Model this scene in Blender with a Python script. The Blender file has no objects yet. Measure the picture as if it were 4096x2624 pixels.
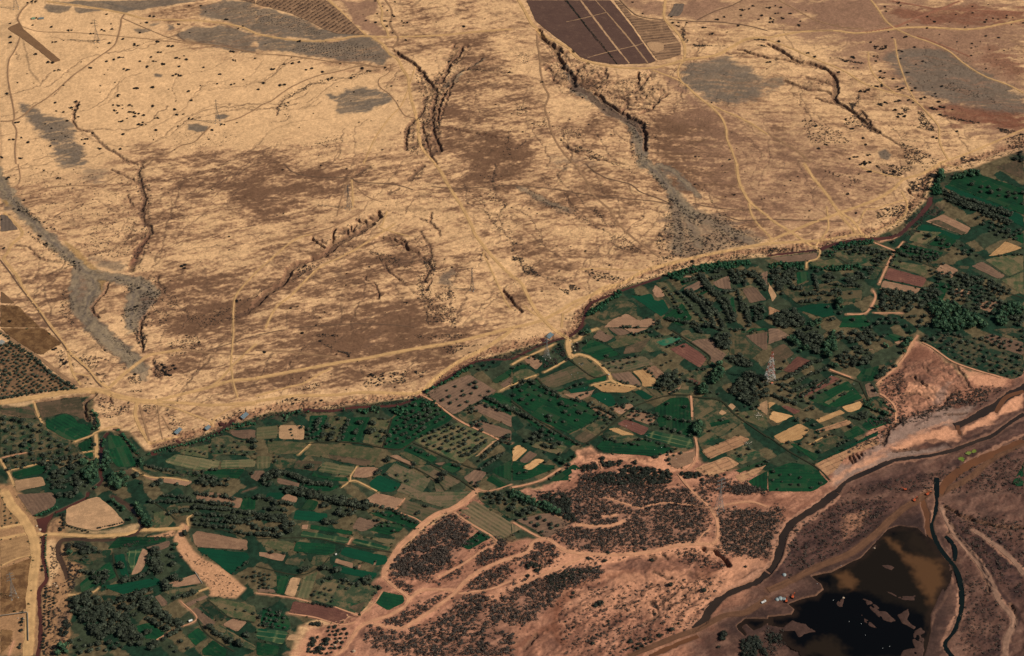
import bpy, math, random
import numpy as np
PI = math.pi
rng = np.random.default_rng(7); random.seed(7)
S = bpy.context.scene
COL = bpy.data.collections.new("Scene"); S.collection.children.link(COL)
L = COL.objects.link
# ------------------------------------------------------------------ camera (aircraft, looking 40 deg down)
PITCH = math.radians(40.0); HC = 2050.0; YC = HC / math.tan(PITCH)
FOC = 1312.0 / math.tan(math.radians(8.0))
def ground(u, v):
    """picture position in the 4096x2624 photograph -> place on the ground (metres)"""
    u = np.asarray(u, float); v = np.asarray(v, float)
    x = (u - 2048) / FOC; y = (1312 - v) / FOC
    dy = math.cos(PITCH) + y * math.sin(PITCH); dz = -math.sin(PITCH) + y * math.cos(PITCH)
    t = HC / -dz
    return np.stack([x * t, dy * t - YC], -1)
def tile(t, a):
    a = np.asarray(a, float).reshape(-1, 2)
    if t == 'F': return a * (4096 / 2404)
    k = 1024 / (1372 if t == '44' else 2404)
    return a * k + np.array([(int(t[1]) - 1) * 1024, (int(t[0]) - 1) * 656])
def W(t, s):
    if isinstance(s, str): s = [float(q) for q in s.replace(',', ' ').split()]
    p = tile(t, s); return ground(p[:, 0], p[:, 1])
cam = bpy.data.cameras.new("camera"); co = bpy.data.objects.new("camera", cam); L(co)
cam.sensor_width = 36; cam.angle = 2 * math.atan(2048 / FOC); cam.clip_start = 10; cam.clip_end = 60000
co.location = (0, -YC, HC); co.rotation_euler = (PI / 2 - PITCH, 0, 0); S.camera = co
# ------------------------------------------------------------------ light
SEL = math.radians(41); SAZ = math.radians(-10)            # sun to the right, slightly behind the camera
sd = np.array([math.cos(SEL) * math.cos(SAZ), math.cos(SEL) * math.sin(SAZ), math.sin(SEL)])
from mathutils import Vector
sl = bpy.data.lights.new("sun", 'SUN'); so = bpy.data.objects.new("sun", sl); L(so)
sl.energy = 4.6; sl.angle = math.radians(0.5); sl.color = (1.0, 0.90, 0.76)
so.location = (2000, -400, 3000); so.rotation_euler = Vector(sd).to_track_quat('Z', 'Y').to_euler()
w = bpy.data.worlds.new("World"); S.world = w; w.use_nodes = True
nt = w.node_tree; bg = nt.nodes['Background']; sk = nt.nodes.new('ShaderNodeTexSky')
sk.sky_type = 'NISHITA'; sk.sun_disc = False; sk.sun_elevation = SEL; sk.sun_rotation = PI / 2 - SAZ
nt.links.new(sk.outputs[0], bg.inputs[0]); bg.inputs[1].default_value = 0.05
S.view_settings.view_transform = 'Standard'; S.view_settings.look = 'None'; S.view_settings.exposure = 0.12
S.view_settings.gamma = 1
try: S.cycles.max_bounces = 4; S.cycles.diffuse_bounces = 2
except Exception: pass
# ------------------------------------------------------------------ colour: given as the sunlit sRGB look, turned into a base colour
LIT = np.array([1.12, 1.04, 0.97])
def alb(c):
    c = np.asarray(c, float) / 255.0
    c = np.where(c <= 0.04045, c / 12.92, ((c + 0.055) / 1.055) ** 2.4)
    return np.clip(c / LIT, 0.002, 0.9)
# ------------------------------------------------------------------ noise
def vn(x, y, sc, seed, sx=1.0, rot=0.0):
    """smooth value noise -1..1; sx stretches along the rotated x axis"""
    if rot:
        c, s = math.cos(rot), math.sin(rot); x, y = x * c + y * s, -x * s + y * c
    x = x / (sc * sx) + 5000.37; y = y / sc + 5000.71
    xi = np.floor(x).astype(np.int64); yi = np.floor(y).astype(np.int64)
    fx = (x - xi).astype(np.float32); fy = (y - yi).astype(np.float32)
    fx = fx * fx * (3 - 2 * fx); fy = fy * fy * (3 - 2 * fy)
    T = np.random.default_rng(seed).random((256, 256)).astype(np.float32) * 2 - 1
    a = T[xi & 255, yi & 255]; b = T[(xi + 1) & 255, yi & 255]; c_ = T[xi & 255, (yi + 1) & 255]; d = T[(xi + 1) & 255, (yi + 1) & 255]
    return (a + (b - a) * fx) * (1 - fy) + (c_ + (d - c_) * fx) * fy
def fbm(x, y, sc, seed, oc=4, sx=1.0, rot=0.0, gain=0.55):
    r = 0; a = 1; n = 0
    for i in range(oc):
        r = r + a * vn(x, y, sc, seed + i * 17, sx, rot); n += a; a *= gain; sc *= 0.47
    return r / n * 1.6
def sm(a, b, x):
    t = np.clip((x - a) / (b - a), 0, 1); return t * t * (3 - 2 * t)
# ------------------------------------------------------------------ what lies where (positions read off the photograph, tile by tile)
# tracks: tile width(m) tone | points
TRACKS = """
11 4.5 l|440,0 700,40 1000,90 1170,125 1400,185 1700,190 1950,200 2250,245 2404,310 
12 4.5 l|0,315 200,350 450,380 700,378 900,345 1080,340 1240,350 1700,335 2100,300 2404,275
11 3.2 b|270,15 200,90 165,160 185,220 205,260 190,350 130,480 90,540 72,640 75,740 95,860 120,980 135,1100 120,1150 155,1230 140,1400 150,1540
11 3.5 b|1170,130 1140,180 1130,260 1090,400 1040,460 950,520 800,630 700,700 600,790 530,850 430,930 320,1000 230,1075 130,1130 0,1140
11 3.2 b|1975,1185 1900,1260 1820,1335 1700,1365 1560,1450 1400,1500 1330,1540
12 3 b|-294,1145 -150,1100 0,1020 60,980 150,945 250,870 380,790 580,710 800,660 1000,615 1160,630 1290,600
11 1.6 b|210,250 350,285 600,300 900,320 1300,360 1700,400 2000,420
11 2 b|1150,170 1600,360 2000,420 2404,495
12 2.6 b|0,500 300,520 700,575 1000,600 1150,635
12 5 l|1090,345 1190,420 1260,510 1330,560 1380,650 1430,730 1440,830 1465,960 1500,1080 1520,1150 1530,1300 1560,1390 1640,1490 1690,1540
22 5 l|1680,0 1740,80 1800,190 1870,300 1950,430 2020,570 2060,660 2130,760 2250,900 2404,1050
23 5 l|0,1050 80,1110 140,1220 200,1340 290,1460 370,1540
12 5 l|680,0 800,110 920,240 1050,340
12 4 l|1140,0 1185,100 1180,200 1230,290 1245,350
12 4 b|1215,0 1270,80 1275,170 1260,210 1280,270 1330,340 1330,390 1290,450 1300,490
12 1.8 b|1270,610 1250,680 1160,740 1160,810 1250,880 1310,950 1350,1020 1400,1085 1480,1110
12 2.2 l|1500,620 1380,960 1250,1110 1120,1300 1010,1540
13 6 l|60,0 130,120 190,230 240,270 310,340 440,400 540,460 620,545 760,590 900,620 1100,640 1300,640 1500,600 1620,565 1900,520 2050,450 2200,370 2404,350
14 4.5 l|0,355 300,300 600,290 850,315 1200,270 1500,255 1900,265 2200,210 2404,160
13 4 b|235,300 240,420 265,560 270,680 310,820 345,900 310,1010 340,1110 370,1230 430,1360 520,1480 580,1540
23 4.2 b|580,0 650,90 720,190 755,280 860,380 920,430 1000,560 1150,700 1300,810 1390,880
13 4.5 l|1440,0 1430,160 1490,240 1570,330 1620,430 1620,550
13 3.5 l|1620,560 1570,630 1560,700 1600,780
13 4.2 l|1320,660 1580,760 1720,880 1860,990 1960,1090 2010,1200 2020,1300 2070,1420 2110,1540
23 4.5 l|2110,0 2130,150 2180,270 2240,360 2404,490
24 4.5 l|0,500 100,570 220,640 350,730 470,800
13 4 l|1860,980 2000,1040 2200,1130 2404,1260
14 4 b|0,1250 100,1310 300,1440 400,1540
24 4.5 l|340,0 430,140 530,260 620,390 680,480 760,570 830,650
24 4.5 l|660,440 800,540 880,650 960,700
13 2.6 d|1480,185 1740,205 1900,205 2200,240 2404,290
13 2.4 d|1740,190 1900,110 2050,60 2170,0
13 2.6 d|1010,0 1100,90 1200,155 1430,190
14 2.5 b|0,275 400,285 620,290
14 3.6 l|970,0 1050,110 1110,200 1200,270 1350,340 1550,410 1700,480 1850,600 2050,720 2250,790 2404,870
14 3.6 l|0,375 200,450 450,560 700,660 850,750 950,800 1100,850 1300,900 1400,960 1500,1060 1600,1180 1610,1320 1650,1430 1700,1510
14 2.6 l|1190,370 1220,550 1270,700 1320,830 1400,960
14 2.4 l|940,490 960,640 1050,760 1200,870
14 2.6 b|100,0 300,110 450,190 650,250 900,280
14 4 l|2404,1210 2200,1300 1900,1430 1600,1540
14 3 r|1400,340 1600,410 1900,530
24 5 l|1650,-20 1450,90 1280,140 1170,240 1000,340 650,470 400,560 210,640 0,730
24 4 l|1650,0 1800,40 1850,70
24 3.5 l|870,30 1100,100 1280,130
14 4 r|2404,90 1700,80 1500,60 1150,0
14 4.5 r|1800,0 1450,140 1200,250 900,310
21 2 b|130,300 300,270 450,220 650,205 900,200 1000,170 1280,10
21 2.2 b|170,0 190,120 170,190 120,220
21 4.5 l|40,460 130,540 200,620 200,680 110,760 70,840 40,900 150,1040 240,1200 340,1340 420,1450 490,1540
31 4.5 l|490,0 600,150 660,240 740,310 830,400 900,480 1020,570
21 2.6 d|0,900 100,1030 200,1170 340,1350 470,1540
31 2.4 d|470,0 590,150 650,240 730,320 830,410 900,500 960,560
21 3 l|2404,1020 2280,1150 2210,1250 2190,1400 2190,1540
31 3 l|2195,0 2180,200 2170,340 2190,500 2230,650
22 2.2 d|260,0 370,90 600,125 880,130 960,170 1280,190 1480,240
23 2.2 d|0,200 400,240 700,290 1000,320 1300,350 1520,390
22 2 d|1650,210 1900,225 2404,200
22 2.4 b|930,60 870,150 800,330 760,490
22 3 l|900,150 910,300 905,420
22 3 b|0,740 300,690 500,650 700,600 880,510 1000,440
22 2.8 l|0,1020 150,890 350,720 520,660
22 3.6 l|90,1540 190,1350 340,1230 440,1120 600,970 800,870 950,790 1150,660 1300,560
22 2.6 l|1230,440 1190,560 1180,600 1450,680
22 1.8 d|350,1540 900,1505 1300,1515 1500,1540
22 1.8 b|1200,360 1050,310 930,200
22 3 l|2130,820 2200,970 2280,1150 2350,1300 2404,1370
23 2.4 d|690,0 780,80 900,140 1100,190 1200,260 1300,300 1500,380
23 1.8 d|1700,370 1900,410 2150,430 2404,420
23 2.4 d|1980,480 2150,530 2404,520
23 6 l|0,1540 250,1480 450,1380 600,1290 850,1190 1050,1110 1250,1000 1500,930 1700,880 2000,820 2404,750
24 6 l|0,750 450,720 650,690 850,665 960,695
23 4 l|480,1400 465,1540
23 3 l|290,1460 210,1410 100,1330
23 3 l|640,985 850,980 1200,1000
23 4 l|1050,1110 850,1160 700,1270 500,1400
23 4 l|2230,370 2250,470 2320,580 2404,660
24 4 l|0,660 40,720
24 1.8 d|0,520 400,530 700,540
24 3 l|1300,330 1000,420 920,430 850,560
24 3 l|1260,260 1310,400 1250,520 1100,600 950,660
24 3 l|550,400 565,520 560,620 450,760
31 9 l|0,700 300,655 600,605 800,585 950,590 1100,640 1280,680 1400,690
31 6 l|1400,690 1500,670 1700,620 1950,560 2150,500 2404,480
32 6 l|0,475 300,420 700,340 1000,290 1250,240 1600,180 1900,130 2200,50 2404,0
31 6 l|1400,690 1700,700 2000,720 2404,700
32 6 l|0,690 350,640 700,630 1000,605 1300,610 1540,600 1700,460 1900,320 2200,160 2404,20
31 4 l|1430,700 1700,770 1950,870 2010,920
31 5 l|1290,690 1270,820 1330,960 1400,1080
31 4 b|1310,720 1350,860 1400,1060
31 5 l|1030,560 1150,450 1300,330 1420,250 1700,200
31 6 b|0,30 200,170 400,300 600,460 780,550
31 4 l|640,230 660,330 690,440 760,540
31 3 l|690,430 900,470
31 4 l|2404,150 2280,260 2170,370 2080,470 1980,550
31 4 b|1700,200 2000,230 2404,250
32 4 b|0,210 300,225 600,260 850,290
31 2 d|1950,210 2404,70
32 2 d|0,70 250,20
32 2.2 d|-130,1540 0,1500
31 2 b|1480,720 1500,900 1530,1060
31 2 b|1520,820 1600,960
32 3.5 l|0,640 300,560 450,520 600,430 700,380
31 3 l|2404,720 2200,740 2050,820 1990,880
31 3 l|1500,1050 1700,1010 1400,1080
32 3.6 p|1540,620 1690,710 1860,840 2000,920 2200,1010 2300,1060 2404,1080
33 5 l|250,-130 370,0 500,80 540,120 620,110 680,50 800,10
33 7 l|530,110 530,200 560,270
33 5 l|560,270 640,250 750,290 850,370 910,440 930,490 1020,530 1200,560
33 3 l|740,540 900,500 930,490
33 3.5 p|1680,640 1690,780 1690,850
33 4 p|1720,1030 1740,1140 1720,1250 1640,1340
33 4 l|0,345 100,290 300,200 400,150
33 4 p|0,1500 150,1470 300,1420 460,1320
33 3 p|820,1250 850,1340
33 3.5 l|300,420 500,310
33 3 l|0,540 150,470 240,440
33 4 p|1560,1370 1620,1450 1700,1540
33 3 g|0,690 200,840 440,980 650,1110
33 3 g|640,1120 820,1000 960,890 1150,740 1450,640 1690,630
33 2.5 g|1500,20 1700,150 1860,270 1840,330 1920,370
33 2.5 g|240,480 300,540 430,620 420,680
33 2 g|540,300 760,460 900,440
33 3 g|1700,650 1950,680 2090,810 2404,1030
34 4 p|1020,530 1050,500 1180,390 1280,280 1340,160 1410,70
34 3.5 p|1450,140 1550,190 1720,310 1900,380 2200,470
34 4 p|1050,620 1100,650 1190,740 1200,870
34 4 p|580,390 680,430 790,470
34 2.5 g|0,1020 60,1060 200,1160 320,1230 470,1320 590,1440
34 2.5 g|860,510 940,680
34 2.5 g|600,420 860,510
24 3.5 l|470,790 490,830 460,890 370,920 360,990
24 3.5 p|1000,740 1200,820
24 3.5 p|1050,730 1200,690 1300,600
24 3 p|1270,730 1210,800
24 4 p|1170,840 1130,930 1040,1130
24 4 p|740,1410 880,1410 950,1370 1010,1250 980,1180
24 3 p|1000,1400 1270,1400
24 2.5 g|1200,820 1500,950 2000,1130 2404,1260
24 2.5 g|640,870 720,920 760,940
41 12 l|40,0 100,120 200,230 280,360 330,500 325,700 300,900 290,1100 280,1300 262,1540
41 5 l|0,340 220,300
41 5 l|0,440 250,395
41 6 l|350,395 570,400 900,415 1200,395 1330,360 1650,345 1700,330
41 2.5 l|0,700 150,630 300,590
41 3 l|640,970 850,950 930,900
41 3 p|80,1540 130,1400
31 4 l|0,1230 40,1300 90,1380 130,1480
31 3 l|80,1340 300,1290 500,1230
31 3.5 l|320,690 350,800 400,900
31 3.5 l|700,1070 860,1010 900,980 1050,930 1130,930
31 5 l|900,1000 905,1120 905,1240
31 2.5 p|20,1220 250,1170
31 3 l|770,1170 880,1155
31 3 l|1240,1320 1400,1400 1600,1410 1780,1440
41 3 l|1770,320 1760,250 1820,210
41 4 l|1960,900 1850,940
41 2.5 g|1430,90 1560,180 1660,270
41 2.5 g|1060,570 1080,720 1130,850
41 2.2 p|1470,1390 1640,1290 1850,1190 1690,1020
41 2.2 g|1850,1190 1950,1340 2200,1500
41 2.2 g|1950,1010 2100,1150 2250,1200 2404,1230
41 2 g|1800,330 2100,360 2330,450
42 8 p|2080,-20 1900,130 1700,210 1560,310 1450,420 1350,510 1290,610 1220,720 1200,800
42 5 p|1200,800 1300,890 1400,960 1430,1010 1380,1080 1250,1160 1050,1230 950,1290 880,1400 820,1480 720,1540
42 5.5 p|1100,1240 1350,1280 1500,1210 1650,1110 1850,960 1950,850 2100,740 2300,650 2404,620
43 5.5 p|0,620 150,560 190,480 290,440 370,460 500,550 700,580 1000,590 1300,560 1500,510 1700,490 1880,490
43 4.5 p|1880,490 1930,430 1930,280 1890,200 1830,110 1700,0
42 5 p|1430,1010 1500,950 1600,910 1850,915
43 4 p|1880,160 2050,110 2250,90 2404,140
43 4 p|290,440 170,380 0,280
42 4 p|1860,190 2000,290 2260,460 2100,570 1930,680 1700,800
43 3 p|870,50 1200,145 1300,120 1500,100 1850,150
43 3.5 p|850,235 1000,215 
43 6 p|600,310 900,320 1060,270
43 3 p|1740,470 1800,390 1870,340
43 4 p|0,900 300,770 600,640 700,590
42 3.5 p|1900,950 2200,910 2404,830
42 3 p|980,1160 1100,1060 1190,930
42 3 p|740,1080 980,1170
42 3 p|300,1140 560,1180 800,1250 950,1220
42 2.6 p|1310,180 1480,240 1560,290
42 2.6 p|1300,180 1400,60
42 2.4 p|860,500 900,430
32 3 l|880,1440 950,1440 1150,1540
32 2.6 l|800,1500 880,1440 890,1390 950,1300
32 3 l|400,1190 520,1080
32 2.2 l|2290,590 2404,530
32 2.2 g|1190,1130 1280,850
32 2.2 g|470,1090 720,1070 1000,1090 1200,1130 1360,1140 1500,1050
32 2.2 g|1480,1080 1700,1180 1950,1290 2100,1340
32 2.2 g|1230,1200 1500,1320 1700,1440 1780,1540
32 2.2 g|1640,1280 1900,1420 2060,1530
42 2.2 p|2400,-70 2200,-10 2080,-20
42 2.4 g|0,440 400,430 600,440 860,500 1290,570
42 2.4 g|0,700 400,780 600,700 700,600
42 2.4 p|0,950 250,980 370,1000 500,1030
44 9 m|0,530 100,490 250,410 420,340 560,240 700,110 790,50 870,0
43 8 m|1100,1540 1500,1380 1760,1280 2000,1160 2200,1130 2404,1000
34 8 m|1600,1560 1900,1400 2060,1260 2250,1150 2404,1080
44 6 q|1372,440 1300,350 1200,270 1100,200
44 7 q|930,80 960,150 1020,250 1110,350 1180,450 1240,580 1320,680 1280,780 1270,879
"""
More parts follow.
